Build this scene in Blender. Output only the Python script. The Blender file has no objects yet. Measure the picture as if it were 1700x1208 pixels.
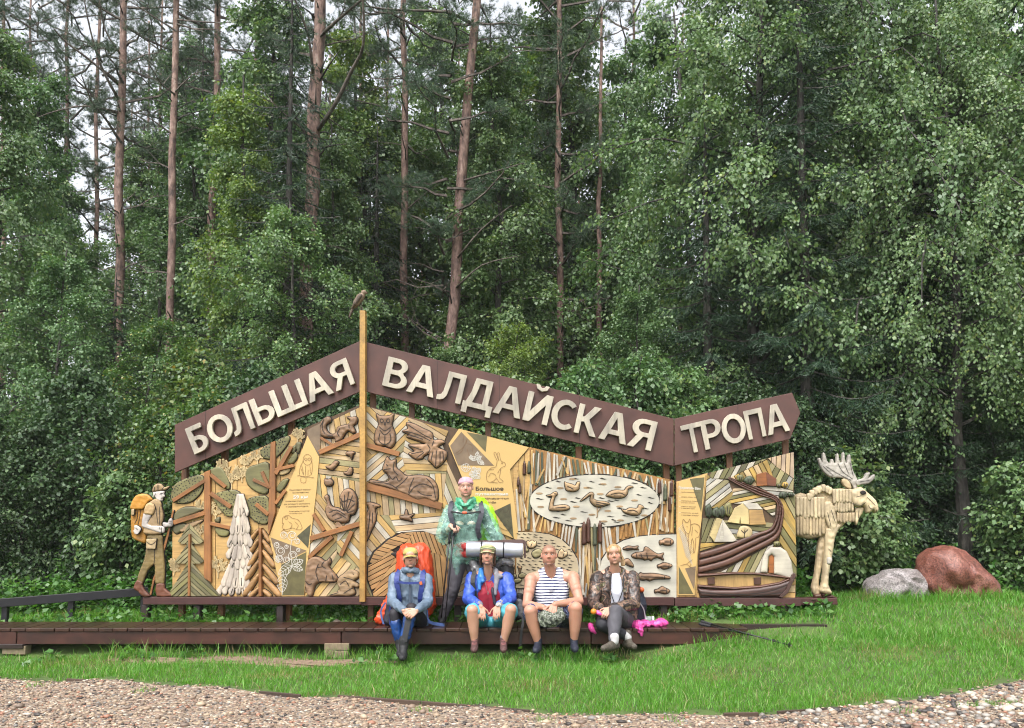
import bpy, bmesh, math, random
import numpy as np
from mathutils import Vector, Matrix, Euler, geometry, noise as mnoise
R=math.radians
scn=bpy.context.scene
COL=scn.collection
# ---------------------------------------------------------------- camera
FPX=1350.0; CX=850.0; HOR=868.0; PITCH=R(3.5); EYE=1.55
PY0=HOR-FPX*math.tan(PITCH)
cam=bpy.data.cameras.new('camera'); camo=bpy.data.objects.new('camera',cam); COL.objects.link(camo)
cam.sensor_width=36; cam.lens=36*FPX/1700; cam.clip_end=2000; cam.clip_start=.05
cam.shift_y=(PY0-604)/1700
camo.location=(0,0,EYE); camo.rotation_euler=(R(90)+PITCH,0,0)
scn.camera=camo
# ---------------------------------------------------------------- sky, sun, exposure (overcast)
world=bpy.data.worlds.new('World'); scn.world=world; world.use_nodes=True
wn=world.node_tree.nodes; wl=world.node_tree.links; wn.clear()
SUN_EL=R(58); SUN_AZ=R(200)
sky=wn.new('ShaderNodeTexSky'); sky.sky_type='NISHITA'; sky.sun_disc=False
sky.sun_elevation=SUN_EL; sky.sun_rotation=SUN_AZ; sky.air_density=1.0; sky.dust_density=5.0; sky.ozone_density=1.0
hs=wn.new('ShaderNodeHueSaturation'); hs.inputs['Saturation'].default_value=.22
bg=wn.new('ShaderNodeBackground'); bg.inputs['Strength'].default_value=.15
wo=wn.new('ShaderNodeOutputWorld')
wl.new(sky.outputs[0],hs.inputs['Color']); wl.new(hs.outputs[0],bg.inputs[0]); wl.new(bg.outputs[0],wo.inputs[0])
sl=bpy.data.lights.new('sun','SUN'); sl.energy=0.55; sl.angle=R(25); sl.color=(1,.97,.92)
so=bpy.data.objects.new('sun',sl); COL.objects.link(so)
# direction towards the sun: behind the camera, a little to the left
sd=Vector((-math.cos(SUN_EL)*.35,-math.cos(SUN_EL)*.94,math.sin(SUN_EL)))
so.rotation_euler=sd.to_track_quat('Z','Y').to_euler()
sky.sun_rotation=math.atan2(sd.x,sd.y)
scn.view_settings.view_transform='Standard'; scn.view_settings.look='None'
scn.view_settings.exposure=1.55; scn.view_settings.gamma=1.0
try: scn.view_settings.use_curve_mapping=False
except Exception: pass
scn.cycles.max_bounces=6; scn.cycles.diffuse_bounces=3; scn.cycles.glossy_bounces=2
scn.cycles.transmission_bounces=4; scn.cycles.transparent_max_bounces=6
scn.cycles.caustics_reflective=False; scn.cycles.caustics_refractive=False
scn.cycles.sample_clamp_indirect=4; scn.cycles.volume_bounces=2; scn.cycles.filter_width=1.1; scn.cycles.use_denoising=True
# ---------------------------------------------------------------- helpers
def W(px,py,d):
    "point of the place seen at photo pixel px,py at depth d (m in front of the eye)"
    a=(px-CX)/FPX; b=-(py-PY0)/FPX
    v=Vector((a,math.cos(PITCH)-math.sin(PITCH)*b,math.sin(PITCH)+math.cos(PITCH)*b))
    v*=d/v.y
    return Vector((v.x,v.y,v.z+EYE))
def srgb(*c):
    if len(c)==1: c=c[0]
    return tuple(((x/255)/12.92 if x/255<=.04045 else ((x/255+.055)/1.055)**2.4) for x in c)
WM={}
def link(name,data,mat=None,parent=None,M=None,smooth=False):
    o=bpy.data.objects.new(name,data); COL.objects.link(o)
    M=M if M is not None else Matrix()
    WM[o]=M
    if parent is not None:
        o.parent=parent; o.matrix_basis=WM[parent].inverted()@M
    else: o.matrix_basis=M
    if mat is not None:
        for m in (mat if isinstance(mat,(list,tuple)) else [mat]): data.materials.append(m)
    if smooth and data is not None:
        data.polygons.foreach_set('use_smooth',[True]*len(data.polygons))
    return o
def empty(name,label,cat,loc=(0,0,0),rz=0,group=None):
    o=bpy.data.objects.new(name,None); COL.objects.link(o); o.empty_display_size=.2
    M=Matrix.Translation(Vector(loc))@Matrix.Rotation(rz,4,'Z'); o.matrix_basis=M; WM[o]=M
    return tag(o,label,cat,group)
def tag(o,label=None,cat=None,group=None,kind=None):
    if label: o['label']=label
    if cat: o['category']=cat
    if group: o['group']=group
    if kind: o['kind']=kind
    return o
def pyd(name,v,f,mats=None):
    me=bpy.data.meshes.new(name); me.from_pydata(v,[],f); me.update()
    return me
def npmesh(name,verts,quads=None,tris=None,mi=None,uv=None):
    "fast mesh out of numpy arrays"
    me=bpy.data.meshes.new(name)
    verts=np.asarray(verts,np.float32)
    nq=0 if quads is None else len(quads); nt=0 if tris is None else len(tris)
    me.vertices.add(len(verts)); me.vertices.foreach_set('co',verts.ravel())
    li=[]; 
    if nq: li.append(np.asarray(quads,np.int32).ravel())
    if nt: li.append(np.asarray(tris,np.int32).ravel())
    li=np.concatenate(li)
    me.loops.add(len(li)); me.loops.foreach_set('vertex_index',li)
    me.polygons.add(nq+nt)
    ls=np.concatenate([np.arange(nq)*4, nq*4+np.arange(nt)*3]).astype(np.int32)
    me.polygons.foreach_set('loop_start',ls)
    if mi is not None: me.polygons.foreach_set('material_index',np.asarray(mi,np.int32))
    me.update(calc_edges=True); me.validate()
    return me
class MB:
    "collects boxes, bars and tubes into one mesh"
    def __init__(s): s.v=[]; s.f=[]
    def add(s,v,f):
        b=len(s.v); s.v+= [tuple(x) for x in v]; s.f+=[[i+b for i in q] for q in f]
    def box(s,c,d,M=None,ch=0.0):
        x,y,z=d[0]/2,d[1]/2,d[2]/2
        if ch<=0:
            v=[(i*x,j*y,k*z) for k in (-1,1) for j in (-1,1) for i in (-1,1)]
            f=[(0,2,3,1),(4,5,7,6),(0,1,5,4),(2,6,7,3),(0,4,6,2),(1,3,7,5)]
        else:
            bm=bmesh.new(); bmesh.ops.create_cube(bm,size=1)
            for q in bm.verts: q.co=Vector((q.co.x*d[0],q.co.y*d[1],q.co.z*d[2]))
            bmesh.ops.bevel(bm,geom=bm.edges[:],offset=ch,segments=1,affect='EDGES')
            bm.verts.index_update()
            v=[tuple(q.co) for q in bm.verts]; f=[[q.index for q in p.verts] for p in bm.faces]; bm.free()
        M=M if M is not None else Matrix()
        s.add([M@Vector(p)+Vector(c) for p in v],f)
    def tube(s,pts,rad,n=8,cap=True):
        pts=[Vector(p) for p in pts]
        if not isinstance(rad,(list,tuple)): rad=[rad]*len(pts)
        rings=[]; b=len(s.v); prev=None
        for i,p in enumerate(pts):
            t=(pts[min(i+1,len(pts)-1)]-pts[max(i-1,0)])
            t=t.normalized() if t.length>1e-9 else Vector((0,0,1))
            if prev is None:
                a=t.orthogonal().normalized()
            else:
                a=(prev-t*prev.dot(t)); a=a.normalized() if a.length>1e-6 else t.orthogonal().normalized()
            prev=a; c=t.cross(a)
            for k in range(n):
                th=2*math.pi*k/n
                s.v.append(tuple(p+(a*math.cos(th)+c*math.sin(th))*rad[i]))
        for i in range(len(pts)-1):
            for k in range(n):
                s.f.append([b+i*n+k,b+i*n+(k+1)%n,b+(i+1)*n+(k+1)%n,b+(i+1)*n+k])
        if cap:
            s.f.append([b+k for k in range(n)][::-1]); e=b+(len(pts)-1)*n; s.f.append([e+k for k in range(n)])
    def build(s,name,mat,parent=None,M=None,smooth=False):
        return link(name,pyd(name,s.v,s.f),mat,parent,M,smooth)
# ---------------------------------------------------------------- materials
MATS={}
def nmat(name):
    m=bpy.data.materials.new(name); m.use_nodes=True
    nt=m.node_tree; return m,nt.nodes,nt.links,nt.nodes['Principled BSDF']
def ramp(n,pts):
    r=n.new('ShaderNodeValToRGB'); e=r.color_ramp.elements
    while len(e)<len(pts): e.new(.5)
    for k,(p,c) in zip(e,pts): k.position=p; k.color=(*c,1) if len(c)==3 else c
    return r
ALB=.63
def mul(c,k): return tuple(max(0,min(1,x*k)) for x in c)
def wood(name,c,rough=.55,grain=1.0,var=.12,axis='X',scale=1.0,bump=.25,dark=.62,stain=.35):
    if name in MATS: return MATS[name]
    c=mul(c,ALB); m,n,l,b=nmat(name)
    tc=n.new('ShaderNodeTexCoord'); mp=n.new('ShaderNodeMapping')
    s={'X':(3,45,45),'Y':(45,3,45),'Z':(45,45,3)}[axis]
    mp.inputs['Scale'].default_value=tuple(x*scale for x in s)
    oi=n.new('ShaderNodeObjectInfo')
    ad=n.new('ShaderNodeVectorMath'); ad.operation='ADD'
    mm=n.new('ShaderNodeVectorMath'); mm.operation='SCALE'; mm.inputs[0].default_value=(37,51,23)
    l.new(oi.outputs['Random'],mm.inputs['Scale'])
    l.new(tc.outputs['Object'],ad.inputs[0]); l.new(mm.outputs[0],ad.inputs[1])
    l.new(ad.outputs[0],mp.inputs['Vector'])
    nz=n.new('ShaderNodeTexNoise'); nz.inputs['Scale'].default_value=1; nz.inputs['Detail'].default_value=5; nz.inputs['Roughness'].default_value=.65
    l.new(mp.outputs[0],nz.inputs['Vector'])
    rp=ramp(n,[(.25,mul(c,1-(1-dark)*grain)),(.5,c),(.75,mul(c,1+.18*grain))])
    l.new(nz.outputs['Fac'],rp.inputs[0])
    n2=n.new('ShaderNodeTexNoise'); n2.inputs['Scale'].default_value=3.5; n2.inputs['Detail'].default_value=4
    l.new(ad.outputs[0],n2.inputs['Vector'])
    r2=ramp(n,[(.35,(1-stain,1-stain,1-stain*.9)),(.6,(1,1,1))]); l.new(n2.outputs['Fac'],r2.inputs[0])
    mx=n.new('ShaderNodeMix'); mx.data_type='RGBA'; mx.blend_type='MULTIPLY'; mx.inputs['Factor'].default_value=1
    l.new(rp.outputs[0],mx.inputs['A']); l.new(r2.outputs[0],mx.inputs['B'])
    hv=n.new('ShaderNodeHueSaturation'); mr=n.new('ShaderNodeMapRange'); mr.inputs['To Min'].default_value=1-var; mr.inputs['To Max'].default_value=1+var
    l.new(oi.outputs['Random'],mr.inputs['Value']); l.new(mr.outputs[0],hv.inputs['Value']); l.new(mx.outputs['Result'],hv.inputs['Color'])
    l.new(hv.outputs[0],b.inputs['Base Color'])
    b.inputs['Roughness'].default_value=rough
    bp=n.new('ShaderNodeBump'); bp.inputs['Strength'].default_value=bump; bp.inputs['Distance'].default_value=.004
    l.new(nz.outputs['Fac'],bp.inputs['Height']); l.new(bp.outputs[0],b.inputs['Normal'])
    MATS[name]=m; return m
def plain(name,c,rough=.6,var=.25,scale=6.0,bump=0.0,metal=0.0,spec=.5,c2=None,detail=4,sheen=0):
    if name in MATS: return MATS[name]
    c=mul(c,ALB); m,n,l,b=nmat(name)
    tc=n.new('ShaderNodeTexCoord'); nz=n.new('ShaderNodeTexNoise'); nz.inputs['Scale'].default_value=scale; nz.inputs['Detail'].default_value=detail
    l.new(tc.outputs['Object'],nz.inputs['Vector'])
    rp=ramp(n,[(.3,c2 if c2 else mul(c,1-var)),(.7,mul(c,1+var*.4))]); l.new(nz.outputs['Fac'],rp.inputs[0])
    l.new(rp.outputs[0],b.inputs['Base Color']); b.inputs['Roughness'].default_value=rough; b.inputs['Metallic'].default_value=metal
    b.inputs['Specular IOR Level'].default_value=spec
    if bump:
        bp=n.new('ShaderNodeBump'); bp.inputs['Strength'].default_value=bump; bp.inputs['Distance'].default_value=.01
        l.new(nz.outputs['Fac'],bp.inputs['Height']); l.new(bp.outputs[0],b.inputs['Normal'])
    MATS[name]=m; return m
# ================================================================ THE SIGN
def seg_frame(pxa,da,pxb,db):
    A=W(pxa,992,da); B=W(pxb,992,db); A.z=B.z=0
    e=(B-A).normalized(); up=Vector((0,0,1)); n=e.cross(up)
    M=Matrix(((e.x,up.x,n.x,A.x),(e.y,up.y,n.y,A.y),(e.z,up.z,n.z,A.z),(0,0,0,1)))
    return M
SEG=[seg_frame(285,10.45,600,10.16),seg_frame(600,10.16,1120,10.42),seg_frame(1120,10.42,1322,10.18)]
SEG.append(seg_frame(200,10.40,285,10.40))     # the walker, left of the panels
SEG.append(seg_frame(1290,10.42,1480,10.36))   # the elk, right of the panels
_W=[0.0]
def uv(seg,p,w=None):
    w_=_W[0] if w is None else w
    M=SEG[seg]; n=Vector(M.col[2][:3]); o=Vector(M.col[3][:3]); wp=W(p[0],p[1],1.0); e=Vector((0,0,EYE))
    d=wp-e; t=(o+n*w_-e).dot(n)/d.dot(n); q=M.inverted()@(e+d*t)
    return (q.x,q.y)
def Zf(ox,oy,s): return lambda pts:[(ox+u/s,oy+v/s) for u,v in pts]
Z1=Zf(200,660,3.356); Z2=Zf(440,660,3.356); Z3=Zf(680,660,3.356); Z4=Zf(840,720,4.028); Z5=Zf(1100,720,4.028)
Z6=Zf(270,480,3.776); Z7=Zf(600,540,3.148); Z8=Zf(1080,620,4.25); ZH=Zf(200,780,5.25); ZM=Zf(1290,730,4.316)
def area(p): return .5*sum(p[i][0]*p[(i+1)%len(p)][1]-p[(i+1)%len(p)][0]*p[i][1] for i in range(len(p)))
def ccw(p): return list(p) if area(p)>0 else list(p)[::-1]
def catmull(p,closed=True,n=4):
    out=[]; N=len(p); rng=range(N if closed else N-1)
    for i in rng:
        g=lambda k:Vector(p[k%N]) if closed else Vector(p[max(0,min(N-1,k))])
        a,b,c,d=g(i-1),g(i),g(i+1),g(i+2)
        for k in range(n):
            t=k/n
            out.append(tuple(.5*((2*b)+(c-a)*t+(2*a-5*b+4*c-d)*t*t+(3*b-a-3*c+d)*t**3)))
    if not closed: out.append(tuple(p[-1]))
    return out
def prism(seg,name,poly,thick,mat,parent,off=0.0,ang=0.0,ch=.0025,smooth=0,kind=None):
    "a board cut to the outline poly (photo pixels), lying on the panel; local x runs along ang (px-space degrees)"
    if smooth: poly=catmull(poly,True,smooth)
    _W[0]=off+thick; q=ccw([uv(seg,p) for p in poly]); _W[0]=0.0; c=(sum(p[0] for p in q)/len(q),sum(p[1] for p in q)/len(q))
    a=-R(ang); ca,sa=math.cos(-a),math.sin(-a)
    L=[((x-c[0])*ca-(y-c[1])*sa,(x-c[0])*sa+(y-c[1])*ca) for x,y in q]
    n=len(L)
    if ch>0 and n<=8:
        ins=[]
        for i in range(n):
            p0,p1,p2=Vector(L[i-1]),Vector(L[i]),Vector(L[(i+1)%n])
            d1=(p1-p0); d2=(p2-p1)
            if d1.length<1e-6 or d2.length<1e-6: ins.append(L[i]); continue
            n1=Vector((-d1.y,d1.x)).normalized(); n2=Vector((-d2.y,d2.x)).normalized()
            b=(n1+n2); k=b.dot(n1)
            b=b*(ch/max(k,.35)); ins.append((p1.x+b.x,p1.y+b.y))
        v=[(x,y,0) for x,y in L]+[(x,y,thick-ch) for x,y in L]+[(x,y,thick) for x,y in ins]
        f=[[i,(i+1)%n,n+(i+1)%n,n+i] for i in range(n)]+[[n+i,n+(i+1)%n,2*n+(i+1)%n,2*n+i] for i in range(n)]+[[2*n+i for i in range(n)]]
    else:
        v=[(x,y,0) for x,y in L]+[(x,y,thick) for x,y in L]
        f=[[i,(i+1)%n,n+(i+1)%n,n+i] for i in range(n)]+[[n+i for i in range(n)]]
    M=SEG[seg]@Matrix.Translation((c[0],c[1],off))@Matrix.Rotation(a,4,'Z')
    o=link(name,pyd(name,v,f),mat,parent,M)
    if kind: o['kind']=kind
    return o
def clip_half(poly,a,b,c):
    "keep a*x+b*y<=c"
    out=[]
    for i in range(len(poly)):
        p,q=poly[i],poly[(i+1)%len(poly)]
        dp=a*p[0]+b*p[1]-c; dq=a*q[0]+b*q[1]-c
        if dp<=0: out.append(p)
        if (dp<0<dq) or (dq<0<dp):
            t=dp/(dp-dq); out.append((p[0]+(q[0]-p[0])*t,p[1]+(q[1]-p[1])*t))
    return out
def clean(p):
    o=[]
    for q in p:
        if not o or (abs(q[0]-o[-1][0])+abs(q[1]-o[-1][1]))>.25: o.append(q)
    if len(o)>1 and abs(o[0][0]-o[-1][0])+abs(o[0][1]-o[-1][1])<.25: o.pop()
    return o
rw=random.Random(5)
def strips(seg,poly,ang,width,mats,parent,thick=.018,gap=1.15,name='plank',off=0,phase=0.0,jit=.12):
    ca,sa=math.cos(R(ang)),math.sin(R(ang)); nx,ny=-sa,ca
    ds=[p[0]*nx+p[1]*ny for p in poly]; lo,hi=min(ds),max(ds)
    x=lo-width*phase; last=None
    while x<hi:
        w=width*(1+rw.uniform(-jit,jit))
        q=clip_half(poly,nx,ny,x+w-gap/2); q=clip_half(q,-nx,-ny,-(x+gap/2)) if len(q)>2 else q
        q=clean(q)
        if len(q)>2 and abs(area(q))>12:
            m=rw.choice([k for k in mats if k is not last] or mats); last=m
            prism(seg,name,q,thick+rw.uniform(-.003,.004),m,parent,off,ang)
        x+=w
def bar(seg,name,a,b,w,mat,parent,thick=.03,off=.02,w2=None,ch=.003):
    a=Vector(a); b=Vector(b); d=(b-a).normalized(); n=Vector((-d.y,d.x)); w2=w if w2 is None else w2
    p=[a+n*w/2,b+n*w2/2,b-n*w2/2,a-n*w/2]
    return prism(seg,name,[tuple(x) for x in p],thick,mat,parent,off,math.degrees(math.atan2(d.y,d.x)),ch)
def ribbons(seg,name,lines,w,mat,parent,off,thick=.0012,kind='stuff'):
    "printed or engraved lines: flat ribbons lying on a board, one mesh; each line a list of px points"
    V=[];F=[]; _W[0]=off
    for ln in lines:
        q=[Vector(uv(seg,p)) for p in ln]; b=len(V); n=len(q)
        if n<2: continue
        for i,p in enumerate(q):
            t=(q[min(i+1,n-1)]-q[max(i-1,0)]); t=t.normalized() if t.length>1e-9 else Vector((1,0))
            s=Vector((-t.y,t.x))*w/2
            for z,k in ((0,1),(thick,1),(thick,-1),(0,-1)): V.append((p.x+s.x*k,p.y+s.y*k,z))
        for i in range(n-1):
            for a,c in ((0,1),(1,2),(2,3)):
                F.append([b+4*i+a,b+4*i+c,b+4*i+4+c,b+4*i+4+a][::-1])
    _W[0]=0.0
    if not V: return
    o=link(name,pyd(name,V,F),mat,parent,SEG[seg]@Matrix.Translation((0,0,off)))
    if kind: o['kind']=kind
    return o
def relief(seg,name,outline,mats,parent,T=.04,T0=.012,Rr=.045,off=.02,grooves=(),gw=.0095,gd=.010,step=.0115,smooth=3,bumps=0.0,seed=0,back=False,rim=0,_=0):
    "a carved piece: domed surface inside the outline with cut grooves (mats: wood, stained groove and edge shade)"
    pts=catmull(outline,True,smooth) if smooth else outline
    _W[0]=off+T*.8
    P=np.array(ccw([uv(seg,p) for p in pts])); c=P.mean(0); P=P-c
    # resample boundary
    out=[]
    for i in range(len(P)):
        a,b=P[i],P[(i+1)%len(P)]; L=np.linalg.norm(b-a); k=max(1,int(round(L/step)))
        for j in range(k): out.append(a+(b-a)*j/k)
    B=np.array(out); n=len(B)
    keep=[0]
    for i in range(1,n):
        if np.linalg.norm(B[i]-B[keep[-1]])>step*.35: keep.append(i)
    B=B[keep]; n=len(B)
    A2=np.roll(B,-1,0)
    def segdist(X,S,E):
        d=E-S; L2=(d**2).sum(1)+1e-12
        t=((X[:,None,:]-S[None])*d[None]).sum(2)/L2; t=np.clip(t,0,1)
        q=S[None]+d[None]*t[...,None]
        return np.sqrt(((X[:,None,:]-q)**2).sum(2)).min(1)
    def inside(X):
        x,y=X[:,0][:,None],X[:,1][:,None]; x1,y1=B[:,0],B[:,1]; x2,y2=A2[:,0],A2[:,1]
        cr=((y1>y)!=(y2>y))&(x<(x2-x1)*(y-y1)/(y2-y1+1e-15)+x1)
        return cr.sum(1)%2==1
    lo,hi=B.min(0),B.max(0)
    gx=np.arange(lo[0],hi[0],step); gy=np.arange(lo[1],hi[1],step*.87)
    G=np.array([(x+(step/2 if j%2 else 0),y) for j,y in enumerate(gy) for x in gx]) if len(gx) and len(gy) else np.zeros((0,2))
    if len(G):
        G=G[inside(G)]
        if len(G): G=G[segdist(G,B,A2)>step*.5]
    V=[Vector(p) for p in B]+[Vector(p) for p in G]
    r=geometry.delaunay_2d_cdt(V,[],[list(range(n))],1,1e-6)
    X=np.array([(v.x,v.y) for v in r[0]]); F=[list(f) for f in r[2]]
    d=segdist(X,B,A2); k=np.clip(d/Rr,0,1); z=T0+(T-T0)*np.sqrt(np.clip(1-(1-k)**2,0,1))
    if bumps: z=z+np.array([mnoise.noise((x*22+seed,y*22,seed*1.7)) for x,y in X])*bumps*np.clip(d/.02,0,1)
    gm=None
    if grooves:
        S=[];E=[]
        for g in grooves:
            q=np.array([uv(seg,p) for p in (catmull(g,False,3) if len(g)>2 else g)])-c
            S.append(q[:-1]);E.append(q[1:])
        gdist=segdist(X,np.concatenate(S),np.concatenate(E))
        z=z-gd*.25*np.clip(1.25-gdist/(gw*.9),0,1)
        gm=gdist
    ec={}
    for f in F:
        for i in range(3): 
            e=(f[i],f[(i+1)%3]); ec[tuple(sorted(e))]=ec.get(tuple(sorted(e)),0)+1; 
    vz=[(float(x),float(y),float(h)) for (x,y),h in zip(X,z)]
    FF=[]; MI=[]
    for f in F:
        a,b,cc=X[f[0]],X[f[1]],X[f[2]]
        if (b[0]-a[0])*(cc[1]-a[1])-(b[1]-a[1])*(cc[0]-a[0])<0: f=f[::-1]
        FF.append(f); MI.append(0)
    nb=len(vz); bot={}
    zb=-.03 if back else 0
    for f in list(FF):
        for i in range(3):
            e=(f[i],f[(i+1)%3])
            if ec[tuple(sorted(e))]==1:
                for q in e:
                    if q not in bot: bot[q]=len(vz); vz.append((vz[q][0],vz[q][1],zb))
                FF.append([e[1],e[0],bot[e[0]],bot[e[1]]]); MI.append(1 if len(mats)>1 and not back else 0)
    if back:
        for f in F: 
            if all(q in bot for q in f): pass
    if rim:  # dark ring at the foot: burnt edge, with edge shadow put into the colour
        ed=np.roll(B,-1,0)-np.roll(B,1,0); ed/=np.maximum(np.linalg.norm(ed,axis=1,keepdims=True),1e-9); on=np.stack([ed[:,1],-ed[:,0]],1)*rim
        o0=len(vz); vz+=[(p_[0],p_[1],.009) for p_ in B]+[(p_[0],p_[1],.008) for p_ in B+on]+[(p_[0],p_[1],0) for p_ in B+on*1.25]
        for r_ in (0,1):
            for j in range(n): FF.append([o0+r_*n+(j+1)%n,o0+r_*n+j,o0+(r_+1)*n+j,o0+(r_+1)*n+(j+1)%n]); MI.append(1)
    if grooves:
        for s0,e0 in zip(S,E):
            L=np.linalg.norm(e0-s0,axis=1)
            for a,b,l_ in zip(s0,e0,L):
                if l_<1e-4: continue
                k=max(1,int(l_/.012)); t=(b-a)/l_; nn=np.array([-t[1],t[0]])*gw*.5
                q=np.array([a+(b-a)*j/k for j in range(k+1)]); q[0]-=t*.001; q[-1]+=t*.001
                dd=np.clip(segdist(q,B,A2)/Rr,0,1); hh=T0+(T-T0)*np.sqrt(np.clip(1-(1-dd)**2,0,1))+.0012+bumps*.5
                o0=len(vz)
                for p_,h_ in zip(q,hh): vz+=[(p_[0]+nn[0],p_[1]+nn[1],float(h_)),(p_[0]-nn[0],p_[1]-nn[1],float(h_))]
                for j in range(k): FF.append([o0+2*j+1,o0+2*j+3,o0+2*j+2,o0+2*j]); MI.append(1)
    me=pyd(name,vz,FF); 
    _W[0]=0.0
    o=link(name,me,mats,parent,SEG[seg]@Matrix.Translation((float(c[0]),float(c[1]),off)))
    me.polygons.foreach_set('material_index',MI); me.polygons.foreach_set('use_smooth',[len(p.vertices)==3 for p in me.polygons])
    return o
def text(seg,name,body,BL,h,ang,mat,parent,off,weight=0.0,ext=.0008,width=None,kind=None):
    "flat lettering; h = cap height in px"
    f=bpy.data.curves.new(name,'FONT'); f.body=body; f.size=1; f.offset=weight; f.extrude=0; f.resolution_u=3
    t=bpy.data.objects.new('tmp',f); COL.objects.link(t)
    dg=bpy.context.evaluated_depsgraph_get(); me=bpy.data.meshes.new_from_object(t.evaluated_get(dg))
    COL.objects.unlink(t); bpy.data.objects.remove(t)
    _W[0]=off; o=uv(seg,BL); s=abs(uv(seg,(BL[0],BL[1]-h))[1]-o[1])/.728
    xs=[v.co.x for v in me.vertices]; sx=s
    if width: sx=abs(uv(seg,(BL[0]+width,BL[1]))[0]-o[0])/max(max(xs),1e-3)
    _W[0]=0.0
    ob=link(name,me,mat,parent,SEG[seg]@Matrix.Translation((o[0],o[1],off))@Matrix.Rotation(-R(ang),4,'Z')@Matrix.Diagonal((sx,s,s,1)))
    if kind: ob['kind']=kind
    return ob
def arc(cx,cy,rx,ry,a0,a1,n=9): return [(cx+rx*math.cos(R(a0+(a1-a0)*i/n)),cy+ry*math.sin(R(a0+(a1-a0)*i/n))) for i in range(n+1)]
GLY={
'Б':(.62,[[(0,0),(0,1),(.57,1),(.57,.84),(.18,.84),(.18,.60)]+arc(.30,.30,.32,.30,90,-90),[(.18,.14),(.18,.46)]+arc(.29,.30,.15,.16,90,-90)]),
'О':(.95,[arc(.475,.5,.475,.515,0,342,19),arc(.475,.5,.285,.35,0,342,19)]),
'Л':(.82,[[(.82,0),(.82,1),(.22,1),(.205,.6),(.18,.32),(.13,.19),(0,.15),(0,-.01),(.13,0),(.24,.06),(.315,.19),(.36,.5),(.38,.84),(.64,.84),(.64,0)]]),
'Ь':(.70,[[(0,0),(0,1),(.18,1),(.18,.62)]+arc(.36,.31,.34,.31,90,-90),[(.18,.14),(.18,.48)]+arc(.35,.31,.16,.17,90,-90)]),
'Ш':(1.2,[[(0,0),(0,1),(.18,1),(.18,.16),(.51,.16),(.51,1),(.69,1),(.69,.16),(1.02,.16),(1.02,1),(1.2,1),(1.2,0)]]),
'А':(.9,[[(0,0),(.33,1),(.57,1),(.9,0),(.70,0),(.63,.23),(.27,.23),(.20,0)],[(.32,.39),(.58,.39),(.45,.82)]]),
'Я':(.78,[[(.60,0),(.78,0),(.78,1)]+arc(.38,.70,.33,.30,90,245)+[(0,0),(.21,0),(.44,.41),(.60,.41)],[(.60,.55),(.60,.85)]+arc(.41,.70,.17,.15,90,270)]),
'В':(.72,[[(0,0),(0,1)]+arc(.36,.755,.29,.245,90,-50)+arc(.38,.27,.34,.27,55,-90),[(.18,.60),(.18,.86)]+arc(.33,.73,.14,.13,90,-90),[(.18,.14),(.18,.45)]+arc(.36,.295,.17,.155,90,-90)]),
'Д':(.95,[[(0,-.22),(0,.16),(.09,.16),(.20,.5),(.26,1),(.80,1),(.80,.16),(.95,.16),(.95,-.22),(.78,-.22),(.78,0),(.17,0),(.17,-.22)],[(.28,.16),(.62,.16),(.62,.84),(.42,.84),(.37,.5)]]),
'Й':(.84,[[(0,0),(0,1),(.18,1),(.18,.33),(.62,1),(.84,1),(.84,0),(.66,0),(.66,.67),(.22,0)],[(.20,1.29),(.25,1.15),(.42,1.08),(.59,1.15),(.64,1.29),(.52,1.29),(.48,1.21),(.42,1.19),(.36,1.21),(.32,1.29)]]),
'С':(.78,[arc(.46,.5,.46,.515,46,314,20)+arc(.48,.5,.28,.345,-50,-310,16)]),
'К':(.80,[[(0,0),(0,1),(.18,1),(.18,.58),(.26,.60),(.53,1),(.77,1),(.44,.53),(.80,0),(.57,0),(.28,.43),(.18,.42),(.18,0)]]),
'Т':(.86,[[(0,.84),(0,1),(.86,1),(.86,.84),(.52,.84),(.52,0),(.34,0),(.34,.84)]]),
'Р':(.70,[[(0,0),(0,1)]+arc(.36,.685,.34,.315,90,-90)+[(.18,.37),(.18,0)],[(.18,.51),(.18,.86)]+arc(.35,.685,.16,.175,90,-90)]),
'П':(.80,[[(0,0),(0,1),(.8,1),(.8,0),(.62,0),(.62,.84),(.18,.84),(.18,0)]])}
def letters(seg,Z,org,e,u,cap,scale,items,mat,parent,off,thick):
    _W[0]=off+thick
    for ch,t0,t1 in items:
        w,cons=GLY[ch]; c0=uv(seg,Z([(org[0]+e[0]*(t0+t1)/2,org[1]+e[1]*(t0+t1)/2)])[0])
        cu=bpy.data.curves.new('letter','CURVE'); cu.dimensions='2D'; cu.fill_mode='BOTH'; cu.extrude=thick/2; cu.bevel_depth=.0025; cu.bevel_resolution=0; cu.offset=-.001
        for con in cons:
            sp=cu.splines.new('POLY'); sp.points.add(len(con)-1); sp.use_cyclic_u=True
            for k,(x,y) in enumerate(con):
                a=t0+(t1-t0)*x/w; s=cap*y
                q=uv(seg,Z([(org[0]+e[0]*a+u[0]*s, org[1]+e[1]*a+u[1]*s)])[0]); sp.points[k].co=(q[0]-c0[0],q[1]-c0[1],0,1)
        t=bpy.data.objects.new('tmp',cu); COL.objects.link(t)
        me=bpy.data.meshes.new_from_object(t.evaluated_get(bpy.context.evaluated_depsgraph_get())); bpy.data.objects.remove(t)
        link('letter',me,mat,parent,SEG[seg]@Matrix.Translation((c0[0],c0[1],off+thick/2)))
    _W[0]=0.0
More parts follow.
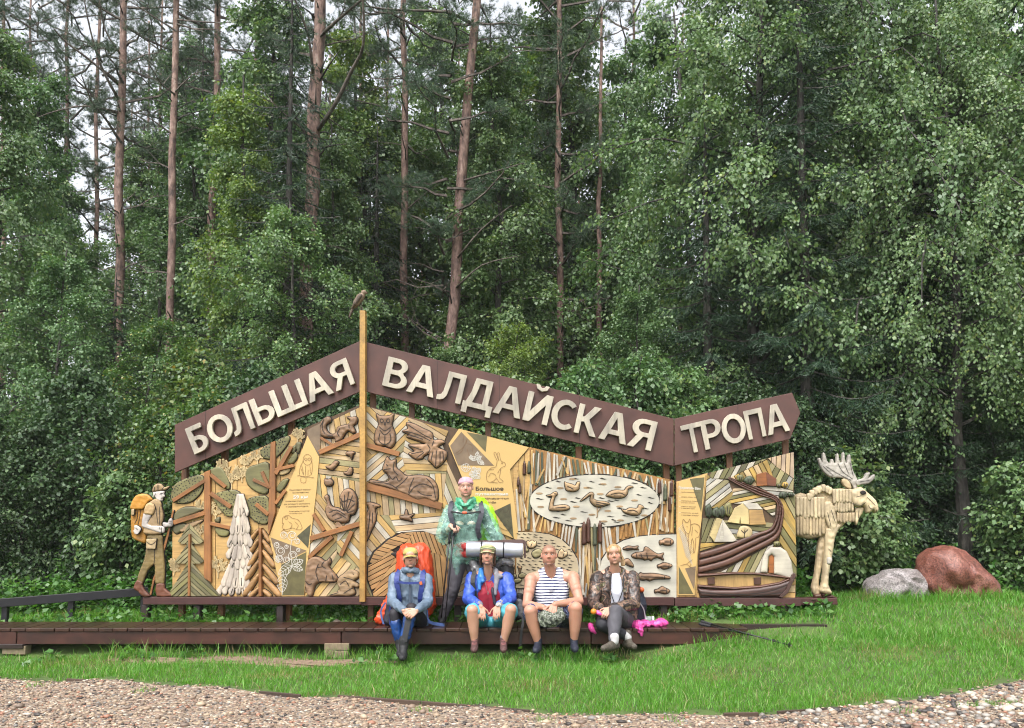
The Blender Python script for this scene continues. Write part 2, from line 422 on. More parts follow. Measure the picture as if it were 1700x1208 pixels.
# --- colours of the sign
PALE=wood('pale_plank',srgb(222,212,192),.6); TAN=wood('tan_plank',srgb(216,186,142),.6); YEL=wood('yellow_plank',srgb(218,178,108),.55)
OLI=wood('olive_plank',srgb(176,164,116),.6); GREY=wood('grey_plank',srgb(192,188,176),.6)
BACK=wood('backing_wood',srgb(96,70,42),.6,axis='Y'); BARM=wood('bar_wood',srgb(166,110,60),.5); POLE=wood('pole_wood',srgb(206,160,84),.5,axis='Z',scale=.8)
AMB=wood('amber_boards',srgb(214,172,106),.5,axis='Y',stain=.25); INK=plain('burnt_groove_edge_shade',srgb(36,24,16),.7); CARV=wood('carved_brown',srgb(164,128,96),.6,grain=1.5,scale=.6,bump=.9)
CARVP=wood('carved_tan',srgb(184,152,112),.6,grain=1.4,scale=.6,bump=.9); HBR=plain('name_board_paint',srgb(98,60,51),.55,.34,3.5); BASE=wood('base_paint',srgb(84,46,42),.5,stain=.3)
LET=wood('letter_wood',srgb(214,203,182),.6,grain=.7,axis='Y',scale=.5); GRN=wood('green_foliage_paint',srgb(140,134,84),.55); DGR=wood('dark_green_paint',srgb(120,114,78),.55)
CREAM=wood('cream_lace',srgb(222,196,144),.55,axis='Y'); LOG=wood('log_wood',srgb(194,148,94),.5); WSH=wood('white_shingle',srgb(226,210,190),.6,axis='Y'); SLT=wood('spruce_slat',srgb(158,148,106),.55)
INFO=plain('info_board_print',srgb(224,186,118),.4,.06,1.5); TAUPE=plain('taupe_print',srgb(138,116,92),.4,.3,7); OLP=plain('olive_print',srgb(112,104,66),.4,.35,9); DOLP=plain('dark_olive_print',srgb(92,88,62),.4,.45,14)
WHT=plain('white_print',srgb(232,226,214),.5,.03); INKP=plain('ink_print',srgb(74,54,34),.5,.05); SEP=plain('sepia_print',srgb(128,88,48),.5,.1)
POND=wood('pond_plaster',srgb(220,214,196),.55,grain=.35,scale=.4,stain=.25); SAND=wood('sand_pond',srgb(216,196,158),.6,grain=.4,scale=.5,stain=.25); WET=wood('wetland_backing',srgb(176,128,68),.55,axis='Y')
CAT=wood('cattail_brown',srgb(92,56,40),.5,axis='Y'); REEDG=wood('reed_green',srgb(92,98,74),.6,axis='X')
ROAD=wood('road_brown',srgb(104,66,50),.5); HGR=wood('hill_green',srgb(128,122,74),.55); HYE=wood('hill_yellow',srgb(204,166,82),.55); HOL=wood('hill_ochre',srgb(168,140,72),.55)
TENT=wood('tent_white',srgb(220,210,190),.55,grain=.4); TENTY=wood('tent_cream',srgb(224,200,140),.55,grain=.4); HOUSE=wood('house_brown',srgb(176,104,44),.5); BUSH=wood('bush_green',srgb(72,82,58),.55); STUMP=wood('stump_slat',srgb(202,160,104),.5)
PINKP=wood('pink_plank',srgb(214,186,156),.6)

sb=W(640,1004,10.3)
sign=empty('trail_sign','wide carved wooden trail sign with brown name boards of raised cream letters','sign',(sb.x,sb.y,0))
# name boards
def board(seg,name,poly,mat,parent,thick,off): return prism(seg,name,poly,thick,mat,parent,off,0,.004)
nb=board(0,'name_board',[(289.9,705),(597.6,565.5),(598.4,649.5),(289.9,784.6)],HBR,sign,.03,.05); tag(nb,'left name board reading Большая')
letters(0,Z6,(200,1035),(.914,-.406),(-.36,-.933),170,3.776,[('Б',0,108),('О',126,286),('Л',280,417),('Ь',437,566),('Ш',573,781),('А',791,956),('Я',970,1101)],LET,nb,.10,.035)
nb2=board(1,'name_board',[(605.5,567),(1118.6,694.9),(1118.6,773.6),(605.5,649.6)],HBR,sign,.03,.05); tag(nb2,'long middle name board reading Валдайская')
letters(1,Z7,(107,312),(.9714,.2375),(.234,-.972),154,3.148,[('В',0,124),('А',129,276),('Л',292,421),('Д',431,588),('А',595,743),('Й',755,887),('С',897,1016),('К',1031,1150),('А',1163,1312),('Я',1317,1447)],LET,nb2,.10,.035)
nb3=board(2,'name_board',[(1119.6,694.8),(1315,651.3),(1329,684.7),(1311.8,728.7),(1119.6,773)],HBR,sign,.03,.05); tag(nb3,'right arrow shaped name board reading Тропа')
letters(2,Z8,(295,560),(.974,-.226),(-.2,-.98),204,4.25,[('Т',-46,99),('Р',96,232),('О',236,406),('П',411,538),('А',550,710)],LET,nb3,.10,.035)
for sg,bd,ls in ((0,nb,[[(341,682),(341,761)],[(470,624),(470,706)]]),(1,nb2,[[(726,598),(726,678)],[(829,624),(829,703)],[(962,657),(962,735)]]),(2,nb3,[[(1225,671),(1225,749)]])): ribbons(sg,'board_seam',ls,.004,LEGM_ if False else INK,bd,.0802)
sl_=[]
for sg,pts in ((0,[(300+i*42,0) for i in range(7)]),):
    pass
# centre pole, base beams, posts
pm=MB(); a=uv(0,(601.5,1000)); b_=uv(0,(601.5,515))
pole=prism(0,'centre_pole',[(597,515),(606.2,515),(605.6,999),(596.6,999)],.07,POLE,sign,.085)
for sg,x0,x1,y0,y1 in ((0,237,600.5,991,1003.5),(1,601,1119.5,991.5,1005),(2,1120.3,1330,992.5,1006)):
    if sg==0:
        prism(0,'base_beam',[(x0,y0),(x1,y0),(x1,y1),(x0,y1)],.16,BASE,sign,-.05,0,.004)
    else: prism(sg,'base_beam',[(x0,y0),(x1,y0),(x1,y1),(x0,y1)],.16,BASE,sign,-.05,0,.004)
PSTM=wood('post_wood',srgb(140,92,58),.55,axis='Y')
for sg,px,ty in ((0,300,770),(0,366,745),(0,478,695),(1,618,650),(1,683,665),(1,811,700),(1,963,740),(1,1110,765),(2,1127,765),(2,1212,745),(2,1306,722)):
    o=uv(sg,(px,ty)); m=MB(); m.box((0,o[1]/2-.1,0),(.075,o[1]+.2,.075),ch=.006)
    m.build('post',PSTM,sign,SEG[sg]@Matrix.Translation((o[0],0,-.125)))
LEGM=wood('leg_paint',srgb(52,36,34),.55,axis='Y')
for sg,px in ((0,331),(0,468),(1,760),(1,905),(1,1100),(2,1215),(2,1300),(0,245)):
    o=uv(sg,(px,1004)); m=MB(); m.box((0,o[1]/2-.1,0),(.085,o[1]+.195,.1),ch=.005)
    m.build('leg',LEGM,sign,SEG[sg]@Matrix.Translation((o[0],0,.02)))
# ---------------------------------------------------------------- forest panel
def panel(seg,name,poly,mat,label):
    o=prism(seg,name,poly,.03,mat,sign,-.015,0,.002); tag(o,label); return o
FP=panel(0,'forest_panel',[(286,807.5),(511,708),(476,890),(466,990.5),(286,990.5)],BACK,'left carved panel with wooden trees and spruces')
for x in range(6):   # vertical amber boards
    x0=286+x*36; x1=x0+35.2
    strip=clip_half(clip_half([(286,808),(511,708.6),(476,890),(467,990),(286,990)],-1,0,-x0),1,0,x1)
    strip=clean(strip)
    if len(strip)>2: prism(0,'plank',strip,.012,AMB,FP,.0152,90)
P=.027
pz=lambda *a:Z1(a)
for poly in ([(465,415),(498,402),(503,1030),(463,1005)],[(835,250),(862,240),(862,640),(826,765),(820,720)]):
    prism(0,'carved_trunk',Z1(poly),.045,BARM,FP,P,90,.006)
for a,b,w in (((290,574),(466,463),20),((293,697),(466,642),24),((499,428),(584,498),20),((499,532),(614,610),22),((499,700),(610,726),20),((828,498),(737,456),18),((828,505),(786,412),18),((752,592),(822,652),20),((862,425),(950,272),22),((862,402),(965,377),18),((862,590),(916,516),18)):
    a,b=Z1([a,b]); bar(0,'carved_branch',a,b,w/3.356,BARM,FP,.03,P+.022)
dots=[]
rf=random.Random(3)
for poly in ([(287,510),(330,465),(430,432),(463,446),(463,490),(440,540),(380,585),(290,580)],[(512,555),(560,525),(640,515),(680,560),(650,640),(590,658)],[(700,575),(760,550),(822,560),(825,690),(765,697),(705,640)],[(780,292),(835,258),(930,213),(936,250),(870,330),(800,338)]):
    q=Z1(poly); c=np.mean(poly,0)
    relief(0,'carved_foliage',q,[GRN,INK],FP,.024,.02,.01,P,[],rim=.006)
    A=np.array(poly); lo,hi=A.min(0),A.max(0)
    for _ in range(400):
        x,y=rf.uniform(lo[0],hi[0]),rf.uniform(lo[1],hi[1])
        # inside test
        ins=False; n=len(poly)
        for i in range(n):
            (x1,y1),(x2,y2)=poly[i],poly[(i+1)%n]
            if (y1>y)!=(y2>y) and x<(x2-x1)*(y-y1)/(y2-y1)+x1: ins=not ins
        if ins and all((x-a)**2+(y-b)**2>150 for a,b in dots): dots.append((x,y))
V=[];F=[]
for x,y in dots:
    t=rf.uniform(0,3.14); r1,r2=rf.uniform(4,6.5),rf.uniform(2.4,3.6); b0=len(V)
    for k in range(6):
        a=k*math.pi/3; dx,dy=r1*math.cos(a),r2*math.sin(a)
        q=uv(0,Z1([(x+dx*math.cos(t)-dy*math.sin(t),y+dx*math.sin(t)+dy*math.cos(t))])[0]); V.append((q[0],q[1],0))
    F.append([b0+k for k in range(6)][::-1])
o=link('carved_hole',pyd('h',V,F),INK,FP,SEG[0]@Matrix.Translation((0,0,P+.026))); o['kind']='stuff'
for poly,m in (([(505,400),(560,388),(605,470),(600,512),(540,482),(505,440)],GRN),([(702,400),(760,372),(825,368),(825,520),(770,530),(705,480)],GRN),([(300,645),(360,608),(460,622),(340,672),(300,688)],DGR),([(880,372),(905,310),(940,268),(925,322),(890,372)],GRN),([(888,408),(945,394),(932,420),(890,432)],CREAM),([(930,362),(972,302),(985,330),(960,366)],GRN),([(975,255),(1006,252),(990,312)],DGR),([(868,505),(900,460),(936,455),(905,512),(880,526)],GRN),([(868,572),(900,540),(895,600),(870,606)],GRN),([(528,725),(604,742),(590,772),(545,768)],GRN),([(522,682),(550,664),(548,697)],DGR),([(950,285),(975,262),(972,300),(955,308)],DGR),([(288,720),(350,700),(365,720),(310,760)],DGR),([(330,720),(452,680),(440,700),(345,750)],CARVP)):
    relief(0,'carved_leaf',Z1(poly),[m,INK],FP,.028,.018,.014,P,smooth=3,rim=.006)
def lace(seg,x,y,size,parent,mat,Z,lean=-90,seed=0):
    rr=random.Random(seed); L=[]
    def grow(x,y,a,l,d):
        x2,y2=x+l*math.cos(R(a)),y+l*math.sin(R(a)); L.append([(x,y),(x2,y2)])
        if d>0:
            for k in (0.55,1.0):
                xx,yy=x+(x2-x)*k,y+(y2-y)*k
                for s in (-1,1): grow(xx,yy,a+s*rr.uniform(25,50),l*rr.uniform(.5,.68),d-1)
    grow(x,y,lean,size,3)
    return [Z(q) for q in L]
LL=[]
for x,y,s,a,sd in ((622,520,75,-92,1),(765,375,45,-90,2),(985,255,45,-80,3),(440,640,34,-80,4),(535,690,55,-95,5),(445,780,40,-85,6),(300,990,34,-85,7),(545,1005,60,-88,8),(680,470,45,-95,9),(690,400,40,-80,10),(575,420,40,-100,11),(305,960,30,-100,12),(405,700,30,-85,13)):
    LL+=lace(0,x,y,s,FP,CREAM,Z1,a,sd)
ribbons(0,'carved_lace',LL,.013,CREAM,FP,P,.014)
# striped spruce
for tier,(ap,lf,rt,bl) in enumerate((((385,700),(318,800),(462,800),815),((383,800),(302,912),(462,912),925),((382,905),(272,1085),(552,1104),1107))):
    for side in (0,1):
        if side==0: poly=[ap,(ap[0],bl),(lf[0]+ (20 if tier<2 else 0),bl),lf] if tier<2 else [ap,(380,1107),(275,1107),lf]
        else: poly=[ap,rt,(rt[0]-20,bl),(ap[0],bl)] if tier<2 else [ap,rt,(380,1107)]
        strips(0,Z1(poly),(-42 if side==0 else 42),6.4,[SLT,OLI,DGR] if tier<2 else [SLT,GRN,DGR],FP,.032,.9,'slat',P+.012*tier)
prism(0,'carved_stem',Z1([(377,760),(387,760),(386,1106),(373,1106)]),.075,BARM,FP,P,90,.004)
# white spruce of shingles
rows=[(535,672,[640,668,700],30),(640,762,[622,652,682,708],30),(735,835,[606,636,668,698,722],31),(815,905,[600,632,664,696,722],31),(865,955,[622,650,682,712],32),(925,1062,[574,604,640,676,704],34),(1000,1107,[548,580,616,655,690,712],34)]
for ri,(v0,v1,xs,w) in enumerate(rows[::-1]):
    for x in xs:
        tp=665+(x-665)*(.55 if ri<6 else .25); j=rf.uniform(-8,8)
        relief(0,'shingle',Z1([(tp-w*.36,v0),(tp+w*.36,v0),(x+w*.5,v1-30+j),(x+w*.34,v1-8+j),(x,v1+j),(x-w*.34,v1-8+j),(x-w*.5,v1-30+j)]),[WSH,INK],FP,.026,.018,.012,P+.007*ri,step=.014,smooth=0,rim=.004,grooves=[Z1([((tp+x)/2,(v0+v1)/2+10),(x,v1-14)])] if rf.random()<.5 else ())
# brown spruce of split logs
for sd_,L in ((-1,[((765,735),(715,800),22),((765,790),(720,860),26),((768,850),(712,935),28),((768,910),(700,1010),30),((768,985),(690,1095),32),((770,1060),(720,1106),26)]),(1,[((785,735),(825,800),22),((785,790),(840,870),26),((788,850),(850,940),28),((788,930),(868,1030),30),((788,1000),(880,1100),32),((788,1070),(830,1106),26)])):
    for a,b,w in L:
        d=Vector(b)-Vector(a); d.normalize(); n=Vector((-d.y,d.x)); a=Vector(a); b=Vector(b)
        poly=[a+n*w*.3,(a+b)/2+n*w*.55,b+n*w*.5,b+d*w*.45,b-n*w*.5,(a+b)/2-n*w*.55,a-n*w*.3]
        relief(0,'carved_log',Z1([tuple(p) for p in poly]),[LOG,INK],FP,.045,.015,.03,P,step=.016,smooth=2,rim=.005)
prism(0,'carved_stem',Z1([(769,725),(783,725),(785,1107),(768,1107)]),.07,BARM,FP,P,90,.004)
# ---------------------------------------------------------------- animal panel, left and right of the pole
AP=panel(0,'animal_panel',[(511,708),(596.8,672),(596.4,990.5),(466,990.5),(476,890)],BACK,'carved panel of squirrel, grouse, boar and beaver left of the pole')
pk=[PALE,YEL,TAN,YEL,PALE,TAN,OLI,TAN]
for poly,ang,w in (([(305,160),(530,52),(530,190),(302,292)],80,9.5),([(302,292),(530,190),(530,330),(300,322)],8,8.5),([(300,322),(530,330),(530,470),(292,425)],7,9),([(292,425),(530,470),(528,540),(420,640),(275,520)],84,9),([(275,520),(420,640),(400,800),(255,760)],52,9.5),([(420,640),(528,540),(528,760),(400,800)],-50,9.5),([(255,760),(400,800),(400,870),(330,1000),(225,1108),(215,1108)],-48,9.5),([(400,800),(528,760),(528,960),(400,870)],48,9.5),([(400,870),(528,960),(528,1107),(225,1107),(330,1000)],-52,10)):
    strips(0,Z2(poly),ang,w,pk,AP,.016,.8,off=.0152)
AR=panel(1,'animal_panel',[(606,673),(760,712),(872,742),(845,780),(856,990.5),(606,990.5)],BACK,'carved panel of owl, eagle and lynx right of the pole')
for poly,ang,w in (([(557,45),(648,72),(640,300),(557,330)],45,9.5),([(648,72),(800,112),(765,335),(640,300)],-45,9.5),([(800,112),(1022,185),(990,262),(1015,360),(765,335)],32,9.5),([(765,335),(1015,360),(1010,422),(790,425)],2,10),([(557,330),(640,300),(765,335),(790,425),(700,450),(557,500)],-40,9.5),([(1015,360),(1110,560),(1150,800),(985,640),(1010,422)],68,10),([(700,450),(790,425),(1010,422),(985,640),(960,600)],86,9.5),([(557,500),(700,450),(960,600),(985,640),(690,655),(557,650)],85,9.5),([(690,655),(985,640),(1080,760),(1000,790),(735,752)],-5,10),([(557,650),(690,655),(735,752),(640,830),(557,900)],50,10),([(557,900),(640,830),(575,930),(612,1107),(557,1107)],62,10),([(985,640),(1150,800),(1160,1107),(1010,1107),(1000,790)],-30,10),([(1110,560),(1390,800),(1395,1107),(1160,1107),(1150,800)],62,11)):
    strips(1,Z2(poly),ang,w,pk,AR,.016,.8,off=.0152)
Q=.034
for sg,a,b,w in ((0,(300,305),(529,205),26),(0,(252,785),(527,702),28),(0,(243,890),(372,774),22),(0,(268,648),(326,742),18),(0,(482,745),(420,882),22),(0,(308,222),(372,262),14),(1,(556,262),(748,314),28),(1,(556,490),(985,606),40)):
    a,b=Z2([a,b]); bar(sg,'carved_bar',a,b,w/3.356,BARM,AP if sg==0 else AR,.04,Q)
def carve(seg,name,pts,gr,parent,m=CARV,T=.044,Z=Z2,off=None,**k):
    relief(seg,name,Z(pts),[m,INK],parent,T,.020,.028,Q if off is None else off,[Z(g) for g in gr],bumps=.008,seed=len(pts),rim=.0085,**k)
carve(0,'carved_squirrel',[(305,180),(308,132),(345,104),(366,116),(362,135),(340,150),(342,182),(368,203),(394,192),(400,166),(430,153),(462,146),(472,125),(452,104),(480,108),(500,104),(513,118),(508,142),(490,158),(503,188),(488,198),(462,184),(440,205),(425,232),(392,248),(384,222),(345,224),(312,212)],[[(325,130),(320,170),(335,200)],[(420,170),(405,195),(415,215)],[(468,148),(470,170)],[(310,160),(330,120)],[(350,212),(380,212)]],AP)
carve(1,'carved_owl',[(620,86),(640,100),(690,100),(716,86),(712,120),(708,155),(726,205),(722,255),(697,280),(667,268),(632,270),(609,240),(614,190),(632,150),(626,118)],[[(635,160),(668,185),(705,160)],[(640,180),(668,208),(700,180)],[(640,130),(650,118),(660,130),(650,140),(640,130)],[(676,130),(686,118),(697,130),(686,140),(676,130)],[(664,135),(668,155),(674,135)],[(640,200),(635,240),(668,262),(700,240),(696,200)],[(668,212),(668,265)]],AR)
carve(1,'carved_eagle',[(788,138),(830,145),(880,170),(930,195),(938,235),(975,232),(1002,250),(962,275),(1012,300),(1005,345),(957,390),(930,365),(908,345),(915,312),(885,325),(875,340),(838,342),(800,310),(832,298),(798,262),(845,258),(893,256),(850,240),(790,218),(802,205),(764,185),(795,172)],[[(795,150),(880,205),(930,230)],[(775,185),(850,205),(920,240)],[(800,205),(880,232)],[(805,268),(870,290)],[(815,312),(880,300)],[(845,335),(885,305)],[(935,300),(925,350)],[(955,295),(950,380)],[(975,300),(975,370)],[(990,300),(995,350)],[(905,262),(920,285),(905,312)],[(940,240),(930,270)]],AR)
carve(1,'carved_lynx',[(680,328),(700,350),(728,343),(730,385),(758,412),(790,436),(860,430),(920,445),(958,490),(964,560),(942,582),(895,562),(850,572),(795,545),(720,515),(640,492),(583,476),(590,456),(660,470),(692,458),(680,425),(655,398),(665,362)],[[(665,400),(700,395)],[(720,360),(715,400),(740,430)],[(690,430),(710,455),(730,440),(745,465),(765,450)],[(730,500),(770,470),(795,440)],[(800,540),(830,500),(880,480),(930,500)],[(850,520),(880,540),(930,545)],[(900,450),(935,490),(950,560)],[(600,468),(690,480),(740,510)],[(675,372),(685,380)],[(830,445),(810,490),(800,530)]],AR,T=.05)
for sg,pts in ((0,[(452,302),(480,298),(498,305),(488,320),(480,345),(472,325),(450,318)]),(0,[(335,382),(360,380),(385,352),(408,358),(400,375),(375,402),(350,395)]),(0,[(434,415),(455,412),(468,388),(485,395),(480,428),(452,430)]),(0,[(330,452),(350,455),(362,450),(378,470),(368,490),(340,492),(328,475)]),(1,[(752,660),(775,655),(785,620),(795,640),(800,655),(832,645),(812,668),(822,690),(790,682),(758,676)])):
    carve(sg,'carved_small_bird',pts,[],AP if sg==0 else AR,T=.04,smooth=2)
carve(1,'carved_woodpecker',[(563,586),(600,585),(642,604),(614,618),(618,680),(592,740),(562,802),(556,740),(560,660),(576,620)],[[(600,600),(606,602)],[(585,630),(580,700),(568,770)],[(600,640),(598,700)]],AR,T=.042)
carve(0,'carved_grouse',[(328,552),(348,543),(356,575),(372,606),(410,616),(440,632),(425,600),(414,560),(432,520),(468,506),(503,540),(512,600),(496,648),(472,655),(462,690),(430,697),(372,687),(343,660),(334,620),(345,590)],[[(440,632),(425,560)],[(445,630),(445,540)],[(450,630),(468,525)],[(455,632),(490,545)],[(458,635),(502,590)],[(460,640),(498,630)],[(360,640),(400,625),(450,655)],[(375,660),(410,645),(455,672)],[(390,680),(430,665)],[(420,560),(440,580),(470,565),(500,580)]],AP,T=.046)
prism(0,'carved_bar',Z2([(395,692),(410,692),(440,722),(390,722)]),.03,CARV,AP,Q+.002)
carve(0,'carved_boar',[(233,912),(260,885),(302,890),(335,912),(356,892),(366,918),(355,942),(382,975),(402,1008),(390,1026),(350,1030),(302,1030),(276,1052),(262,1106),(236,1104),(220,1040),(224,960)],[[(330,912),(318,935),(340,950)],[(295,945),(318,942)],[(345,990),(340,1022)],[(300,925),(285,970),(300,1020)],[(225,1020),(245,1040),(262,1035)],[(375,985),(382,1015)]],AP,m=CARV,T=.055,off=Q-.01)
carve(0,'carved_beaver',[(430,985),(468,958),(513,968),(522,1000),(497,1022),(522,1040),(516,1060),(490,1056),(502,1090),(472,1107),(402,1106),(345,1106),(380,1088),(412,1074),(398,1030),(410,1000)],[[(440,1000),(480,1010),(500,1020)],[(420,1040),(450,1020),(470,1050)],[(440,1090),(470,1070),(490,1060)],[(490,980),(496,984)],[(360,1100),(410,1085)]],AP,m=CARVP,T=.052,off=Q-.01)
# big stump of slats
stz=[([(575,935),(610,860),(690,790),(760,755),(830,748),(790,800),(700,850),(640,900)],14,7.5),([(830,748),(900,748),(970,778),(1012,830),(1040,900),(960,870),(880,850),(790,800)],70,7),([(575,935),(640,900),(700,850),(735,872),(690,950),(650,1010),(600,1085),(572,1010)],-28,8),([(735,872),(790,800),(880,850),(840,1000),(700,1107),(605,1107),(600,1085),(650,1010),(690,950)],-38,8),([(880,850),(960,870),(1040,900),(1060,1107),(700,1107),(840,1000)],84,9)]
sm=prism(1,'stump_backing',Z2([(555,950),(600,855),(680,785),(760,748),(880,742),(975,772),(1020,830),(1060,930),(1075,1107),(600,1107),(565,1010)]),.012,INK,AR,Q-.004,0,0)
for poly,ang,w in stz: strips(1,Z2(poly),ang,w,[STUMP,STUMP,LOG],AR,.022,1.0,'slat',off=Q+.0085)
relief(1,'carved_hollow',Z2([(700,870),(735,862),(775,900),(765,960),(740,905)]),[INK,INK],AR,.02,.01,.03,Q+.02)
# ---------------------------------------------------------------- printed boards
def printed(seg,name,poly,mat,parent,off,th=.003): return prism(seg,name,poly,th,mat,parent,off,0,0)
IB=prism(0,'info_board',Z2([(236,212),(302,330),(286,520),(252,800),(217,1107),(92,1107),(22,770)]),.012,INFO,sign,.036,0,.002); tag(IB,'yellow printed board with an owl, a frog and the words 59 км')
printed(0,'print_patch',Z2([(236,178),(312,140),(303,326),(236,212)]),TAUPE,IB,.0365,.006)
printed(0,'print_patch',Z2([(178,772),(254,705),(240,838)]),DOLP,IB,.0484)
printed(0,'print_patch',Z2([(30,778),(232,852),(90,925),(62,880)]),TAUPE,IB,.0486)
printed(0,'print_patch',Z2([(90,930),(230,860),(217,1100),(95,1100)]),OLP,IB,.0484)
TZ=.0535
def ell(cx,cy,rx,ry,n=14,a0=0,a1=360,rot=0):
    o=[]
    for i in range(n+1):
        a=R(a0+(a1-a0)*i/n); x,y=rx*math.cos(a),ry*math.sin(a); c,s=math.cos(R(rot)),math.sin(R(rot))
        o.append((cx+x*c-y*s,cy+x*s+y*c))
    return o
owl=[ell(236,345,24,30),ell(227,342,7,7,8),ell(246,342,7,7,8),[(212,350),(192,400),(195,435),(225,440),(258,425),(262,370),(258,345)],[(205,380),(215,430)],[(225,380),(225,435)],[(240,400),(238,435)],[(180,432),(225,440),(272,445)],[(200,445),(200,470),(225,472),(228,445)],[(200,395),(212,425)],[(250,380),(252,420)]]
frog=[[(95,700),(100,665),(130,655),(150,670),(185,680),(200,705),(205,730),(180,735),(150,725),(110,735),(95,720),(105,700),(95,700)],ell(118,668,9,8,8),[(130,690),(150,705),(140,730)],[(165,690),(185,710),(175,730)],[(100,735),(120,745),(140,738)],[(90,745),(110,730)]]
ribbons(0,'print_drawing',[Z2(catmull(q,False,3)) for q in owl+frog],.0035,SEP,IB,TZ)
ber=[]
for x,y,r in ((105,765,18),(150,770,24),(180,800,14),(65,820,14),(85,855,24),(155,880,24),(120,905,18),(80,895,18),(185,848,10),(120,830,10)): ber+=[ell(x,y,r,r,10),ell(x+3,y-3,r*.55,r*.55,8)]
def leafline(a,b,w):
    a,b=Vector(a),Vector(b); d=b-a; n=Vector((-d.y,d.x))*w
    q=[[tuple(a),tuple(a+d*.35+n),tuple(a+d*.7+n*.8),tuple(b),tuple(a+d*.7-n*.8),tuple(a+d*.35-n),tuple(a)],[tuple(a),tuple(b)]]
    for k in (.25,.45,.65): q+=[[tuple(a+d*k),tuple(a+d*(k+.15)+n*.8)],[tuple(a+d*k),tuple(a+d*(k+.15)-n*.8)]]
    return q
for a,b in (((150,935),(75,985)),((150,935),(212,905)),((150,935),(210,960)),((95,985),(95,1085)),((60,880),(75,920))): ber+=leafline(a,b,.28)
ber+=[[(150,790),(140,860),(150,935),(110,1010),(95,1100)]]
ribbons(0,'print_drawing',[Z2(catmull(q,False,2)) for q in ber],.006,WHT,IB,TZ)
for t,x,y,h,m,w,wd in (('Пешеходный маршрут',135,518,8,INKP,0,122),('протяжённостью',152,533,8,INKP,0,92),('59 км',157,563,19,WHT,.03,82),('предназначенный',112,580,7,INKP,0,104),('для активного группового',104,597,8,INKP,0,145),('и семейного отдыха.',115,611,8,INKP,0,128),('Длина дневного перехода',133,636,6,INKP,0,114),('составляет 15 км',133,648,6,INKP,0,74)):
    p=Z2([(x,y)])[0]; text(0,'print_text',t,p,h/3.356,-1.5,m,IB,.0515,w,width=wd/3.356)
# collage board right of the animals
CB=prism(1,'info_board',Z3([(275,172),(665,276),(560,398),(604,742),(598,792),(480,742),(380,720),(340,560),(216,258)]),.012,INFO,sign,.036,0,.002); tag(CB,'yellow printed board with a hare, a flower and the words Большое путешествие')
printed(1,'print_patch',Z3([(288,190),(226,268),(270,376),(470,378)]),TAUPE,CB,.0484)
printed(1,'print_patch',Z3([(320,192),(432,212),(424,302)]),OLP,CB,.0486)
printed(1,'print_patch',Z3([(470,632),(562,588),(580,785)]),DOLP,CB,.0484)
fl=[]
for a,b in (((375,345),(330,330)),((375,345),(378,300)),((375,345),(415,372)),((375,345),(400,325)),((350,350),(340,318))): fl+=leafline(a,b,.25)
for a,b in (((340,395),(285,385)),((365,420),(330,430)),((365,420),(355,385)),((365,420),(395,395)),((365,420),(390,450)),((365,420),(350,455))): fl+=leafline(a,b,.4)
ribbons(1,'print_drawing',[Z3(catmull(q,False,2)) for q in fl],.006,WHT,CB,TZ)
hare=[[(488,350),(470,312),(480,305),(496,350),(490,310),(500,310),(508,350),(530,362),(532,380),(508,392),(505,420),(500,445),(522,465),(500,472),(485,450),(465,465),(440,470),(428,450),(432,415),(455,390),(480,385),(488,350)],[(440,440),(455,420),(478,430),(482,455)],ell(515,364,3,3,6),[(505,395),(490,420)],[(445,400),(470,400)],[(450,470),(490,474)]]
fox=[[(255,310),(300,275),(320,230),(318,255),(345,262),(350,300)],[(300,275),(290,300),(262,318)],[(320,285),(330,320)],[(300,210),(298,250)]]
ribbons(1,'print_drawing',[Z3(catmull(q,False,3)) for q in hare+fox],.004,SEP,CB,TZ)
lyx=[[(490,650),(520,620),(525,640),(545,635),(550,615),(560,650)],[(500,680),(515,690)],[(540,680),(552,690)],[(500,720),(540,740),(570,720)],[(520,700),(530,715),(540,700)]]
ribbons(1,'print_drawing',[Z3(catmull(q,False,3)) for q in lyx],.004,INKP,CB,TZ)
for t,x,y,h,m,w,wd in (('Большое',366,517,21,INKP,.03,158),('путешествие',366,543,15,WHT,.035,184),('начинается',413,566,11,INKP,.015,138),('с себя',412,589,12,INKP,.015,70)):
    p=Z3([(x,y)])[0]; text(1,'print_text',t,p,h/3.356,0,m,CB,.0515,w,width=wd/3.356)
# ---------------------------------------------------------------- wetland panel
WP=panel(1,'wetland_panel',[(846,779),(879.5,742),(1119.3,797.5),(1119.3,991.5),(857,991),(852,870)],WET,'carved panel of reeds, ducks on a pale oval pond and fish')
rr_=random.Random(11)
mixr=[PALE,PALE,TAN,YEL,PALE,REEDG,OLI]
def reed(a,b,w,m,off=.016,w2=None,th=.018): 
    a,b=Z4([a,b]); bar(1,'reed',a,b,w/4.028,m,WP,th,off,None if w2 is None else w2/4.028)
